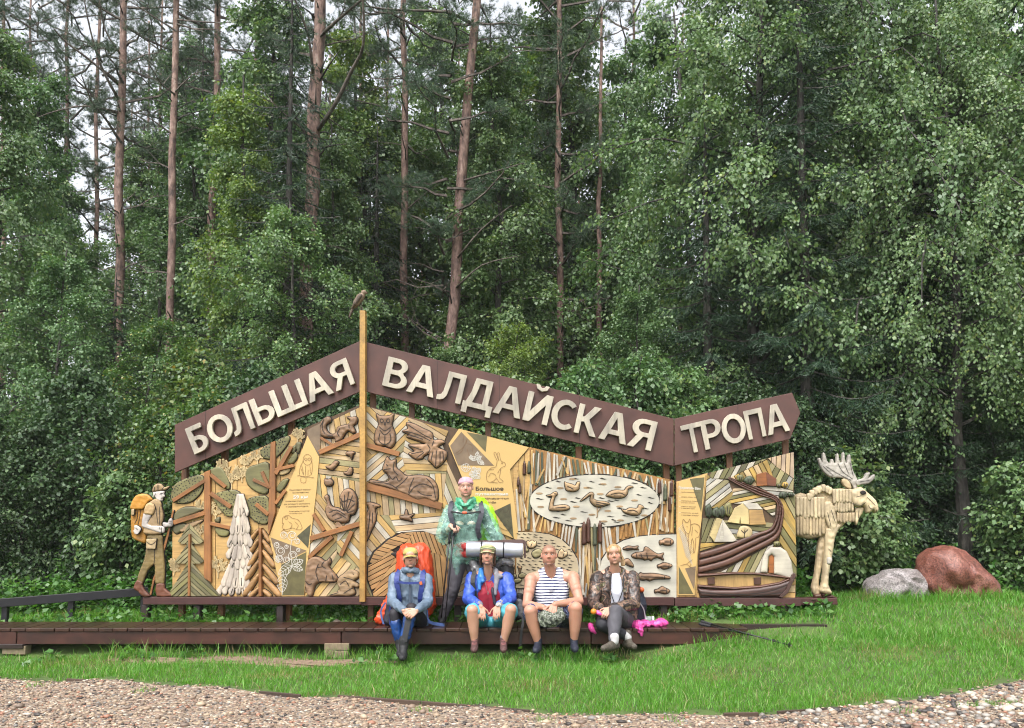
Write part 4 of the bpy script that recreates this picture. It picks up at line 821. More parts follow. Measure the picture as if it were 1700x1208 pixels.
# gravel path sheet, lying a few mm above the ground
xs=np.linspace(-8,8,161); ts=np.linspace(0,1,40)
Xg=np.repeat(xs[None],40,0); ed=edge_y(xs); Yg=3.5+(ed[None]-3.5)*ts[:,None]; Zg=gz(Xg,Yg)+.006
ii=np.arange(Xg.size).reshape(Xg.shape); Q=np.stack([ii[:-1,:-1],ii[:-1,1:],ii[1:,1:],ii[1:,:-1]],-1).reshape(-1,4)
m,n,l,b=nmat('gravel_bed'); tc=n.new('ShaderNodeTexCoord'); vo=n.new('ShaderNodeTexVoronoi'); vo.inputs['Scale'].default_value=42; l.new(tc.outputs['Object'],vo.inputs['Vector'])
sep=n.new('ShaderNodeSeparateColor'); l.new(vo.outputs['Color'],sep.inputs[0])
GCOL=[(0,srgb(66,58,54)),(.13,srgb(126,108,94)),(.32,srgb(172,148,124)),(.50,srgb(146,124,106)),(.64,srgb(190,168,142)),(.78,srgb(136,130,124)),(.88,srgb(170,120,96)),(.95,srgb(216,204,186))]; GCOL=[(p_,(c_[0]*.66,c_[1]*.67,c_[2]*.67)) for p_,c_ in GCOL]
rp=ramp(n,GCOL); l.new(sep.outputs[0],rp.inputs[0]); l.new(rp.outputs[0],b.inputs['Base Color']); b.inputs['Roughness'].default_value=.8
bp=n.new('ShaderNodeBump'); bp.inputs['Distance'].default_value=.02; bp.invert=True; l.new(vo.outputs['Distance'],bp.inputs['Height']); l.new(bp.outputs[0],b.inputs['Normal'])
o=link('gravel_path',npmesh('gravel_path',np.stack([Xg,Yg,Zg],-1).reshape(-1,3),Q),m,smooth=True); o['kind']='structure'
def island_mat(name,pts,rough=.6,spec=.5,trans=None,noise=.0,constant=True,objvar=0):
    m,n,l,b=nmat(name); ge=n.new('ShaderNodeNewGeometry'); rp=ramp(n,pts)
    if constant: rp.color_ramp.interpolation='CONSTANT'
    l.new(ge.outputs['Random Per Island'],rp.inputs[0]); col=rp.outputs[0]
    if objvar:
        oi=n.new('ShaderNodeObjectInfo'); hv=n.new('ShaderNodeHueSaturation'); mr=n.new('ShaderNodeMapRange'); mr.inputs['To Min'].default_value=1-objvar; mr.inputs['To Max'].default_value=1+objvar
        l.new(oi.outputs['Random'],mr.inputs['Value']); l.new(mr.outputs[0],hv.inputs['Value']); 
        mr2=n.new('ShaderNodeMapRange'); mr2.inputs['To Min'].default_value=.488; mr2.inputs['To Max'].default_value=.512
        ml=n.new('ShaderNodeMath'); ml.operation='FRACT'; m3=n.new('ShaderNodeMath'); m3.operation='MULTIPLY'; m3.inputs[1].default_value=7.31
        l.new(oi.outputs['Random'],m3.inputs[0]); l.new(m3.outputs[0],ml.inputs[0]); l.new(ml.outputs[0],mr2.inputs['Value']); l.new(mr2.outputs[0],hv.inputs['Hue'])
        l.new(col,hv.inputs['Color']); col=hv.outputs[0]
    l.new(col,b.inputs['Base Color']); b.inputs['Roughness'].default_value=rough; b.inputs['Specular IOR Level'].default_value=spec
    if trans:
        tr=n.new('ShaderNodeBsdfTranslucent'); mx=n.new('ShaderNodeMixShader'); mx.inputs[0].default_value=trans
        hv=n.new('ShaderNodeHueSaturation'); hv.inputs['Hue'].default_value=.485; hv.inputs['Saturation'].default_value=1.15; hv.inputs['Value'].default_value=1.5
        l.new(col,hv.inputs['Color']); l.new(hv.outputs[0],tr.inputs[0])
        out=[x for x in n if x.type=='OUTPUT_MATERIAL'][0]
        l.new(b.outputs[0],mx.inputs[1]); l.new(tr.outputs[0],mx.inputs[2]); l.new(mx.outputs[0],out.inputs['Surface'])
    return m
PEB=island_mat('pebbles',GCOL,.55,.5)
rs=np.random.RandomState(4)
bm=bmesh.new(); bmesh.ops.create_icosphere(bm,subdivisions=1,radius=1); IV=np.array([v.co[:] for v in bm.verts]); IF=np.array([[v.index for v in f.verts] for f in bm.faces]); bm.free()
bm=bmesh.new(); bmesh.ops.create_icosphere(bm,subdivisions=2,radius=1); IV2=np.array([v.co[:] for v in bm.verts]); IF2=np.array([[v.index for v in f.verts] for f in bm.faces]); bm.free()
def rotz(a): c,s=np.cos(a),np.sin(a); z=np.zeros_like(a); o=np.ones_like(a); return np.stack([np.stack([c,-s,z],-1),np.stack([s,c,z],-1),np.stack([z,z,o],-1)],-2)
def pebbles(N,x0,x1,y0,y1,smin,smax,inset=.05,over=0):
    x=rs.uniform(x0,x1,N); y=y0+(y1-y0)*rs.rand(N)**1.0
    k=y<edge_y(x)-inset+rs.rand(N)*over; x,y=x[k],y[k]; N=len(x)
    s=smin*(smax/smin)**(rs.rand(N)**1.8)
    sc=np.stack([s*rs.uniform(.8,1.5,N),s*rs.uniform(.7,1.05,N),s*rs.uniform(.4,.75,N)],-1)
    ir=1+rs.uniform(-.16,.16,(N,len(IV)))
    V=IV[None]*ir[...,None]*sc[:,None]; V=np.einsum('nij,nvj->nvi',rotz(rs.uniform(0,6.28,N)),V)
    V+=np.stack([x,y,gz(x,y)+.006+sc[:,2]*.45],-1)[:,None]
    F=IF[None]+np.arange(N)[:,None,None]*len(IV)
    return V.reshape(-1,3),F.reshape(-1,3)
v1,f1=pebbles(21000,-5.6,5.6,5.2,8.6,.008,.019,.03,.12); v2,f2=pebbles(420,-5.6,5.6,5.2,8.3,.02,.042,.08)
v3,f3=pebbles(1800,1.8,5.6,5.2,8.4,.022,.042,.03)
V=np.concatenate([v1,v2,v3]); F=np.concatenate([f1,f2+len(v1),f3+len(v1)+len(v2)])
PEBW=island_mat('pale_pebbles',[(0,srgb(60,56,54)),(.16,srgb(110,104,98)),(.34,srgb(164,156,144)),(.50,srgb(136,114,98)),(.64,srgb(148,142,134)),(.80,srgb(126,98,84)),(.92,srgb(178,168,150))],.55,.5)
o=link('gravel',npmesh('gravel',V,tris=F,mi=np.concatenate([np.zeros(len(f1)+len(f2)),np.ones(len(f3))])),[PEB,PEBW],smooth=True); o['kind']='stuff'
# timber edging that shows here and there between the lawn and the gravel
EDG=wood('edging_board',srgb(84,66,52),.8)
ed=empty('path_edging','weathered timber edging strip between the lawn and the gravel path','edging',(0,7.3,0))
for a,b in (((430,1151),(500,1157)),((560,1158),(700,1168)),((700,1168),(760,1173)),((110,1130),(240,1137)),((1200,1188),(1260,1187)),((1290,1185),(1400,1178)),((760,1173),(880,1183))):
    A=gpt(*a); B=gpt(*b); d=Vector((B[0]-A[0],B[1]-A[1],0)); mb=MB(); mb.box((0,0,0),(d.length-.01,.022,.06),ch=.004)
    mb.build('edging_board',EDG,ed,Matrix.Translation(((A[0]+B[0])/2,(A[1]+B[1])/2,-.006))@Matrix.Rotation(math.atan2(d.y,d.x),4,'Z'))
# ---------------------------------------------------------------- lawn
GRASS=island_mat('grass_blades',[(0,(.066,.205,.018)),(.22,(.098,.27,.030)),(.45,(.080,.23,.026)),(.66,(.125,.30,.040)),(.84,(.18,.33,.07)),(.95,(.30,.31,.15))],.45,.4,.35)
def blades(x,y,h0,h1,w0,w1,bend=.5,zoff=0):
    N=len(x); a=rs.uniform(0,6.28,N); h=rs.uniform(h0,h1,N)*(.7+.6*rs.rand(N)); w=rs.uniform(w0,w1,N); ln=rs.uniform(.1,bend,N)*h
    la=rs.uniform(0,6.28,N); dx,dy=np.cos(la)*ln,np.sin(la)*ln; sx,sy=np.cos(a)*w/2,np.sin(a)*w/2
    z=gz(x,y)+zoff-.004; P=lambda fx,k,s:np.stack([x+dx*fx+sx*s,y+dy*fx+sy*s,z+h*k],-1)
    V=np.stack([P(0,0,-1),P(0,0,1),P(.35,.55,.8),P(.35,.55,-.8),P(1,.93,0)],1)
    b=np.arange(N)*5
    return V.reshape(-1,3),np.stack([b,b+1,b+2,b+3],-1),np.stack([b+3,b+2,b+4],-1)
def cl(x,y):   # patchiness
    return .5+.25*np.sin(x*1.3+1.1*np.sin(y*1.7))+.25*np.sin(y*2.3+x*.6+2)
DK0,DK1=9.36,9.97
def soilpatch(x,y): # bare earth by the brick pier
    return np.exp(-(((x+2.9)/1.5)**4+((y-9.14)/.17)**4))
def lawn(N,x0,x1,y0,y1,*a,f=None,**k):
    x=rs.uniform(x0,x1,N); y=rs.uniform(y0,y1,N)
    keep=(y>edge_y(x)+.02+.10*np.abs(np.sin(x*5)+.5*np.sin(x*13)))
    keep&=~((y>DK0-.02)&(y<DK1)&(x<2.62)); keep&=rs.rand(N)>soilpatch(x,y)*.93
    keep&=~((y>9.44)&(y<9.66)&(x>2.6)&(x<3.7))
    keep&=~((y>9.15)&(y<9.45)&(x>1.6)&(x<3.75)&(rs.rand(N)<.75))
    if f is not None: keep&=f(x,y)
    return blades(x[keep],y[keep],*a,**k)
parts=[lawn(104000,-6.2,6.2,6.4,9.5,.03,.075,.004,.0075,bend=1.0),lawn(9000,-6.2,6.2,6.4,9.4,.08,.15,.005,.008,bend=.8,f=lambda x,y:cl(x,y)>.55),
 lawn(66000,1.6,10.5,8.8,13.6,.035,.09,.006,.011,bend=1.0),lawn(26000,-7.5,2.5,9.75,11.6,.06,.13,.008,.014),
 lawn(5200,-6,2.6,9.1,9.34,.09,.20,.005,.008,bend=.9,f=lambda x,y:cl(x*2,y)>.45),lawn(2600,4.8,7.2,10.8,11.6,.08,.2,.007,.011,bend=.9),lawn(700,3.8,5,9.1,9.42,.08,.16,.006,.009,bend=1.0),lawn(2600,-5.5,5.5,6.45,8.3,.07,.15,.006,.01,bend=1.3,f=lambda x,y:y<edge_y(x)+.2)]
gx_,gy_=gpt(1640,1171); xx=gx_+rs.normal(0,.16,260); yy=gy_+rs.normal(0,.05,260); parts.append(blades(xx,yy,.03,.06,.004,.007,bend=1.2))
for px_,py_ in ((240,1150),(900,1196),(1120,1200),(60,1136),(1500,1182),(700,1180)):
    gx_,gy_=gpt(px_,py_); N_=40; parts.append(blades(gx_+rs.normal(0,.05,N_),gy_+rs.normal(0,.04,N_),.03,.09,.004,.006,bend=1.0))
V=[];Q=[];T=[];b0=0
for v,q,t in parts: V.append(v);Q.append(q+b0);T.append(t+b0);b0+=len(v)
V=np.concatenate(V); bx=V[::5]
dry=rs.rand(len(bx))<.75*np.clip((np.sin(bx[:,0]*2.1+1.3*np.sin(bx[:,1]*1.9))*np.sin(bx[:,1]*3.3+bx[:,0]*.8+1)+.2*np.sin(bx[:,0]*7))-.35,0,.55)+.03
STRAW=island_mat('dry_blades',[(0,(.16,.20,.05)),(.3,(.24,.24,.08)),(.6,(.20,.15,.07)),(.8,(.30,.26,.13))],.6,.3,.3)
o=link('lawn_grass',npmesh('lawn_grass',V,np.concatenate(Q),np.concatenate(T),np.concatenate([dry,dry]).astype(int)),[GRASS,STRAW]); o['kind']='stuff'
rp_=random.Random(6); V=[];n_=40
for i in range(n_):
    a=2*math.pi*i/n_; x=-2.9+1.55*math.cos(a)*(1+rp_.uniform(-.12,.1)); y=9.14+.21*math.sin(a)*(1+rp_.uniform(-.35,.25)); V.append((x,y,float(gz(x,y))+.005))
V.append((-2.9,9.14,float(gz(-2.9,9.14))+.005))
o=link('bare_soil',pyd('bare_soil',V,[[i,(i+1)%n_,n_] for i in range(n_)]),plain('trodden_soil',srgb(150,126,104),.9,.45,24,.6),smooth=True); o['kind']='structure'
# ================================================================ BOARDWALK
DECK=wood('deck_wood',srgb(76,50,40),.3,axis='Y',stain=.5); FASC=wood('fascia_paint',srgb(82,46,38),.4,axis='X',scale=.4,stain=.55); DKM=wood('deck_dark',srgb(52,36,32),.4,axis='X'); BRK=plain('concrete_brick',srgb(150,134,108),.85,.3,18,.3); OLDW=wood('block_wood',srgb(150,122,92),.7)
DZ=.352
bw=empty('boardwalk','long low brown boardwalk standing on bricks in front of the sign','boardwalk',(-1.5,9.6,0))
x=-7.2; rb=random.Random(2)
while x<2.6:
    w=.165+rb.uniform(-.004,.004); mb=MB(); mb.box((0,0,0),(w-.007,DK1-DK0+.02,.036),ch=.003)
    mb.build('deck_plank',DECK,bw,Matrix.Translation((x+w/2,(DK0+DK1)/2+rb.uniform(-.012,.006),DZ-.018+rb.uniform(-.002,.002)))@Matrix.Rotation(rb.uniform(-.004,.004),4,'Z')); x+=w
for x0,x1 in ((-7.2,-5.65),(-5.645,-1.95),(-1.945,.9),(.905,2.62)):
    mb=MB(); mb.box((0,0,0),(x1-x0-.006,.045,.142),ch=.004); mb.build('fascia_board',FASC,bw,Matrix.Translation(((x0+x1)/2,DK0+.03,DZ-.038-.071)))
    mb=MB(); mb.box((0,0,0),(x1-x0-.006,.045,.13),ch=.004); mb.build('fascia_board',FASC,bw,Matrix.Translation(((x0+x1)/2,DK1-.03,DZ-.038-.066)))
for xx in (-6.3,-4.5,-2.9,-1.9,-.3,1.3,2.4):
    mb=MB(); mb.box((0,0,0),(.06,DK1-DK0-.12,.12)); mb.build('joist',DKM,bw,Matrix.Translation((xx,(DK0+DK1)/2,DZ-.1)))
mb=MB(); mb.box((0,0,0),(.05,.09,.16)); mb.build('support_block',OLDW,bw,Matrix.Translation(((252-850)/1350*9.45,9.45,.10)))
mb=MB(); mb.box((0,0,0),(.26,.12,.045),ch=.004); mb.build('support_block',OLDW,bw,Matrix.Translation(((258-850)/1350*9.42,9.42,.03)))
mb=MB(); mb.box((0,0,0),(.30,.2,.05),ch=.004); mb.build('support_block',DKM,bw,Matrix.Translation(((30-850)/1350*9.4,9.44,.148)))
for px,py,w,h in ((19,1077,20,15),(38,1078,18,14),(551,1072,21,11),(571,1072,20,11),(549,1084,17,11),(567,1085,24,12)):
    p=W(px,py,9.42); mb=MB(); mb.box((0,0,0),(w*9.42/1350,.12,h*9.42/1350),ch=.004); mb.build('brick',BRK,bw,Matrix.Translation(p))
mb=MB(); mb.box((0,0,0),(1.0,.10,.075),ch=.003); st=mb.build('boardwalk_step',DKM,None,Matrix.Translation((3.17,9.60,DZ-.02)))
tag(st,'short dark board on the grass continuing the right end of the boardwalk','board')
# ---------------------------------------------------------------- black hand rail on the left
RAIL=plain('rail_paint',srgb(30,30,36),.45,.2,5); hr=empty('handrail','low black wooden rail on posts left of the sign','railing',tuple(W(112,1030,10.2)))
A=W(-120,1010,9.8); B=W(246,981.5,10.75); d=(B-A); mb=MB(); mb.box((0,0,0),(d.length,.05,.105),ch=.004)
mb.build('rail',RAIL,hr,Matrix.Translation((A+B)/2)@d.to_track_quat('X','Z').to_matrix().to_4x4())
for t in (.32,.62,.97):
    p=A+d*t; zb=float(gz(p.x,p.y)); mb=MB(); mb.box((0,0,0),(.07,.06,p.z-.05-zb+.1),ch=.004); mb.build('post',RAIL,hr,Matrix.Translation((p.x,p.y+.058,(p.z+zb-.05)/2)))
# ================================================================ BOULDERS
def boulder(name,label,px0,px1,py0,py1,d,mat,seed,prof,group=None):
    "prof: outline of the silhouette, photo pixels"
    C=W((px0+px1)/2,py1,d); hw=(px1-px0)/2*d/FPX; hh=(py1-py0)*d/FPX
    bm=bmesh.new(); bmesh.ops.create_icosphere(bm,subdivisions=5,radius=1)
    Pf=np.array(prof,float)
    u=(Pf[:,0]-px0)/(px1-px0)*2-1; vv=(py1-Pf[:,1])/(py1-py0)
    cx,cz=0,.42
    ang=np.arctan2((vv-cz),(u-cx)*1.0); rad=np.hypot(u-cx,vv-cz); o=np.argsort(ang); ang,rad=ang[o],rad[o]
    ang=np.concatenate([ang[-1:]-2*np.pi,ang,ang[:1]+2*np.pi]); rad=np.concatenate([rad[-1:],rad,rad[:1]])
    ox=seed*3.1
    for v in bm.verts:
        p=v.co.normalized(); q=math.hypot(p.x,p.z); a=math.atan2(p.z,p.x); r=float(np.interp(a,ang,rad))
        y=p.y
        nn=mnoise.noise((p.x*1.3+ox,p.y*1.3,p.z*1.3))*.20+mnoise.noise((p.x*3+ox,p.y*3,p.z*3))*.09+mnoise.noise((p.x*9+ox,p.y*9,p.z*9))*.014
        # facets
        f=max(0,abs(mnoise.noise((p.x*2.2+ox,p.y*2.2+4,p.z*2.2)))-.12)*.5
        k=1+nn*(.3 if q>.9 else 1)-f*(1-q*.8)
        v.co=Vector((p.x/max(q,1e-6)*q**.85*r*hw*k if q>1e-6 else 0, y*hw*.75*k, (cz+(p.z/max(q,1e-6)*q**.85*r if q>1e-6 else 0)*k)*hh))
    rg=random.Random(seed)
    for _ in range(9):
        nv=Vector((rg.uniform(-1,1),rg.uniform(-1,.1),rg.uniform(-.2,1))).normalized(); mx_=max(nv.dot(v.co) for v in bm.verts); dl=mx_*rg.uniform(.88,.97)
        for v in bm.verts:
            e_=nv.dot(v.co)-dl
            if e_>0: v.co-=nv*e_*.75
    for v in bm.verts:
        p=v.co; v.co+=v.normal*(mnoise.noise((p.x*14+ox,p.y*14,p.z*14))*.010+mnoise.noise((p.x*30,p.y*30+ox,p.z*30))*.005)
    me=bpy.data.meshes.new(name); bm.to_mesh(me); bm.free()
    o=link(name,me,mat,None,Matrix.Translation(C),True); tag(o,label,'boulder'); return o
def rock(name,c0,c1,c2,rough,scale):
    m,n,l,b=nmat(name); tc=n.new('ShaderNodeTexCoord'); nz=n.new('ShaderNodeTexNoise'); nz.inputs['Scale'].default_value=scale; nz.inputs['Detail'].default_value=9; nz.inputs['Roughness'].default_value=.65
    l.new(tc.outputs['Object'],nz.inputs['Vector']); rp=ramp(n,[(.3,c0),(.5,c1),(.68,c2)]); l.new(nz.outputs['Fac'],rp.inputs[0])
    n2=n.new('ShaderNodeTexNoise'); n2.inputs['Scale'].default_value=55; n2.inputs['Detail'].default_value=4; l.new(tc.outputs['Object'],n2.inputs['Vector'])
    r2=ramp(n,[(.38,(.5,.5,.5)),(.5,(.95,.95,.95)),(.64,(1.25,1.25,1.25))]); l.new(n2.outputs['Fac'],r2.inputs[0])
    mx=n.new('ShaderNodeMix'); mx.data_type='RGBA'; mx.blend_type='MULTIPLY'; mx.inputs['Factor'].default_value=1; l.new(rp.outputs[0],mx.inputs['A']); l.new(r2.outputs[0],mx.inputs['B'])
    l.new(mx.outputs['Result'],b.inputs['Base Color']); b.inputs['Roughness'].default_value=rough
    bp=n.new('ShaderNodeBump'); bp.inputs['Strength'].default_value=.7; bp.inputs['Distance'].default_value=.05; l.new(nz.outputs['Fac'],bp.inputs['Height']); l.new(bp.outputs[0],b.inputs['Normal']); return m
boulder('boulder','grey speckled boulder lying against the taller red boulder',1436,1541,942,998,11.5,rock('grey_granite',mul(srgb(96,88,82),.72),mul(srgb(148,140,138),.72),mul(srgb(176,168,168),.72),.5,5),2,[(1436,985),(1440,968),(1465,952),(1495,944),(1520,942),(1538,952),(1541,985),(1530,1002),(1480,1004),(1440,1000)])
boulder('boulder','large rounded red granite boulder at the edge of the lawn',1527,1656,907,996,11.45,rock('red_granite',mul(srgb(84,50,42),.66),mul(srgb(140,84,70),.66),mul(srgb(170,120,106),.7),.5,3.2),5,[(1528,950),(1528,930),(1536,915),(1555,908),(1580,908),(1604,915),(1628,938),(1652,962),(1656,985),(1640,998),(1590,1004),(1550,1000),(1532,980)])
# a small molehill behind the deck
C=W(562,1031,10.1); bm=bmesh.new(); bmesh.ops.create_icosphere(bm,subdivisions=4,radius=1)
for v in bm.verts:
    p=v.co; k=1+.25*mnoise.noise(p*2.3)+.2*mnoise.noise(p*6)
    v.co=Vector((p.x*.15*k,p.y*.12*k,max(p.z,-.2)*.12*k))
me=bpy.data.meshes.new('molehill'); bm.to_mesh(me); bm.free()
o=link('molehill',me,plain('mole_soil',srgb(96,84,72),.95,.5,20,.5),None,Matrix.Translation((C.x,C.y,float(gz(C.x,C.y)))),True); tag(o,'small grey heap of crumbly earth in the grass behind the boardwalk','earth heap')
# ================================================================ FOREST
LCOL=[(0,(.072,.140,.046)),(.2,(.092,.170,.056)),(.4,(.110,.192,.068)),(.6,(.082,.160,.056)),(.8,(.126,.206,.070)),(.95,(.160,.218,.058))]
LEAF=island_mat('leaves',LCOL,.52,.8,.30,objvar=.14)
LEAFB=island_mat('birch_leaves',[(p_,mul(c_,1.22)) for p_,c_ in LCOL],.5,.85,.32,objvar=.08)
LEAFW=island_mat('warm_leaves',[(p_,(c_[0]*1.22,c_[1]*1.08,c_[2]*.72)) for p_,c_ in LCOL],.55,.7,.32,objvar=.12)
LEAFY=island_mat('yellowing_leaves',[(0,(.055,.120,.034)),(.3,(.075,.145,.036)),(.6,(.095,.165,.040)),(.85,(.13,.18,.045)),(.97,(.27,.23,.06))],.48,.7,.3,objvar=.1)
LEAFD=island_mat('shade_dark_leaves',[(0,(.030,.066,.024)),(.3,(.038,.082,.028)),(.65,(.048,.094,.032)),(.9,(.066,.115,.036))],.55,.6,.22,objvar=.12)  # darkened copy of the leaf colours; understory shade is put into the colour
NEED=island_mat('pine_needles',[(0,(.042,.080,.044)),(.4,(.055,.098,.050)),(.75,(.072,.115,.056))],.5,.5,.15,objvar=.12)
SPRN=island_mat('spruce_needles',[(0,(.014,.036,.018)),(.4,(.020,.048,.022)),(.75,(.028,.060,.026))],.5,.4,.08,objvar=.12)
def bark(name,c0,c1,c2,sc=9,z=.35):
    m,n,l,b=nmat(name); tc=n.new('ShaderNodeTexCoord'); mp=n.new('ShaderNodeMapping'); mp.inputs['Scale'].default_value=(1,1,z); l.new(tc.outputs['Object'],mp.inputs['Vector'])
    nz=n.new('ShaderNodeTexNoise'); nz.inputs['Scale'].default_value=sc; nz.inputs['Detail'].default_value=7; nz.inputs['Roughness'].default_value=.7; l.new(mp.outputs[0],nz.inputs['Vector'])
    rp=ramp(n,[(.33,c0),(.5,c1),(.68,c2)]); l.new(nz.outputs['Fac'],rp.inputs[0]); l.new(rp.outputs[0],b.inputs['Base Color']); b.inputs['Roughness'].default_value=.8
    bp=n.new('ShaderNodeBump'); bp.inputs['Strength'].default_value=.8; bp.inputs['Distance'].default_value=.03; l.new(nz.outputs['Fac'],bp.inputs['Height']); l.new(bp.outputs[0],b.inputs['Normal']); return m
def pine_bark():
    "grey fissured plates low down, flaky orange higher up (a trait of the tree, by height)"
    m,n,l,b=nmat('pine_bark'); tc=n.new('ShaderNodeTexCoord'); mp=n.new('ShaderNodeMapping'); mp.inputs['Scale'].default_value=(1,1,.4); l.new(tc.outputs['Object'],mp.inputs['Vector'])
    nz=n.new('ShaderNodeTexNoise'); nz.inputs['Scale'].default_value=9; nz.inputs['Detail'].default_value=7; nz.inputs['Roughness'].default_value=.7; l.new(mp.outputs[0],nz.inputs['Vector'])
    lo=ramp(n,[(.35,srgb(62,46,42)),(.5,srgb(112,88,80)),(.66,srgb(146,120,110))]); hi=ramp(n,[(.36,srgb(54,42,38)),(.45,srgb(98,76,67)),(.55,srgb(128,101,89)),(.68,srgb(160,142,131))])
    l.new(nz.outputs['Fac'],lo.inputs[0]); l.new(nz.outputs['Fac'],hi.inputs[0])
    sx=n.new('ShaderNodeSeparateXYZ'); l.new(tc.outputs['Object'],sx.inputs[0]); n2=n.new('ShaderNodeTexNoise'); n2.inputs['Scale'].default_value=1.2; l.new(tc.outputs['Object'],n2.inputs['Vector'])
    ad=n.new('ShaderNodeMath'); ad.operation='MULTIPLY_ADD'; ad.inputs[1].default_value=5; l.new(n2.outputs['Fac'],ad.inputs[0]); l.new(sx.outputs['Z'],ad.inputs[2])
    mr=n.new('ShaderNodeMapRange'); mr.inputs['From Min'].default_value=8.5; mr.inputs['From Max'].default_value=14; l.new(ad.outputs[0],mr.inputs['Value'])
    mx=n.new('ShaderNodeMix'); mx.data_type='RGBA'; l.new(mr.outputs[0],mx.inputs['Factor']); l.new(lo.outputs[0],mx.inputs['A']); l.new(hi.outputs[0],mx.inputs['B'])
    l.new(mx.outputs['Result'],b.inputs['Base Color']); b.inputs['Roughness'].default_value=.75
    bp=n.new('ShaderNodeBump'); bp.inputs['Strength'].default_value=.8; bp.inputs['Distance'].default_value=.03; l.new(nz.outputs['Fac'],bp.inputs['Height']); l.new(bp.outputs[0],b.inputs['Normal']); return m
PBARK=pine_bark(); DBARK=bark('dark_bark',srgb(24,22,20),srgb(50,46,42),srgb(84,80,74)); TWIG=bark('dead_wood',srgb(50,42,38),srgb(84,74,68),srgb(120,110,102))
class Tree:
    def __init__(s,seed): s.r=np.random.RandomState(seed); s.w=MB(); s.P=[];s.D=[];s.S=[]
    def leaf_mesh(s,name,shape='leaf',flat=.35,droop=.5):
        P=np.concatenate(s.P); D=np.concatenate(s.D); S=np.concatenate(s.S); r=s.r; N=len(P)
        D=D/np.maximum(np.linalg.norm(D,axis=1,keepdims=True),1e-6)
        if shape=='leaf':
            D=D+r.normal(0,.55,(N,3)); D[:,2]-=droop; D/=np.linalg.norm(D,axis=1,keepdims=True)
            U=np.zeros((N,3)); U[:,2]=1; U+=r.normal(0,flat,(N,3))
            sd=np.cross(D,U); sd/=np.maximum(np.linalg.norm(sd,axis=1,keepdims=True),1e-6); nn=np.cross(sd,D)
            S=S[:,None]; w=S*r.uniform(.32,.45,(N,1))
            V=np.stack([P,P+D*S*.45+sd*w+nn*S*.08,P+D*S,P+D*S*.45-sd*w+nn*S*.08],1)
        else:  # blades of needles
            U=r.normal(0,1,(N,3)); sd=np.cross(D,U); sd/=np.maximum(np.linalg.norm(sd,axis=1,keepdims=True),1e-6)
            S=S[:,None]; w=S*(.045 if shape=='needle' else .10)
            V=np.stack([P-sd*w*.7,P+sd*w*.7,P+D*S+sd*w*.4,P+D*S-sd*w*.4],1)
        Q=np.arange(N*4).reshape(N,4)
        return npmesh(name,V.reshape(-1,3),Q)
    def leaves_on(s,pts,n,size,spread):
        pts=np.asarray(pts); k=len(pts)-1; t=s.r.rand(n)**.8*k; i=np.minimum(t.astype(int),k-1); f=(t-i)[:,None]
        p=pts[i]*(1-f)+pts[i+1]*f; d=pts[i+1]-pts[i]
        s.P.append(p+s.r.normal(0,spread,(n,3))); s.D.append(d/np.linalg.norm(d,axis=1,keepdims=True)); s.S.append(size*s.r.uniform(.7,1.2,n))
def broadleaf(seed,H,tr,h0,Rc,nprim,nsec,nleaf,size,droop,prof,lean=.05,spread=.09,up=.55,mat=LEAF):
    "returns (wood mesh, crown mesh)"
    t=Tree(seed); r=t.r
    tp=[np.array([0,0,-.3])]; a=r.uniform(0,6.28); dx,dy=math.cos(a)*lean*H,math.sin(a)*lean*H
    K=8
    for k in range(1,K+1):
        f=k/K; tp.append(np.array([dx*f*f+r.normal(0,.05),dy*f*f+r.normal(0,.05),H*f]))
    tp=np.array(tp); t.w.tube([tuple(p) for p in tp],[tr*(1-.88*k/K)+.008 for k in range(K+1)],7)
    for i in range(nprim):
        f=(i+.5+r.uniform(-.4,.4))/nprim; h=h0+(H*.97-h0)*f; kf=np.clip(h/H*K,0,K-1e-3); j=int(kf); base=tp[j]*(1-(kf-j))+tp[j+1]*(kf-j)
        L=Rc*prof(f)*r.uniform(.65,1.15); az=i*2.4+r.uniform(-.6,.6); el=up*(1-.2*f)+r.uniform(-.2,.25)
        d=np.array([math.cos(az)*math.cos(el),math.sin(az)*math.cos(el),math.sin(el)])
        pts=[base]; m=5
        for q in range(1,m+1):
            u=q/m; pts.append(base+d*L*u+np.array([0,0,-droop*L*u*u])+r.normal(0,.04*L,3)*u)
        pts=np.array(pts); br=max(.008,tr*.32*(1-.7*f))
        t.w.tube([tuple(p) for p in pts],[br*(1-.8*q/m)+.003 for q in range(m+1)],4,False)
        for s_ in range(nsec):
            u=(.18+.82*(s_+r.rand())/nsec)*m; q=min(int(u),m-1); b0=pts[q]*(1-(u-q))+pts[q+1]*(u-q); ax=pts[q+1]-pts[q]; ax/=np.linalg.norm(ax)
            sd=r.normal(0,1,3); sd-=ax*sd.dot(ax); sd/=np.linalg.norm(sd); dd=ax*r.uniform(.2,.9)+sd*.9; dd[2]*=.7; dd/=np.linalg.norm(dd)
            l2=L*r.uniform(.16,.36)*(1.1-.5*u/m)+.12
            p2=np.array([b0+dd*l2*k+np.array([0,0,-droop*1.3*l2*k*k]) for k in (0,.33,.67,1.0)])
            t.w.tube([tuple(p2[0]),tuple(p2[2])],[.006,.003],3,False)
            t.leaves_on(p2,nleaf,size,spread)
    return pyd('trunk',t.w.v,t.w.f),t.leaf_mesh('crown','leaf',.42,.45+droop*.5)
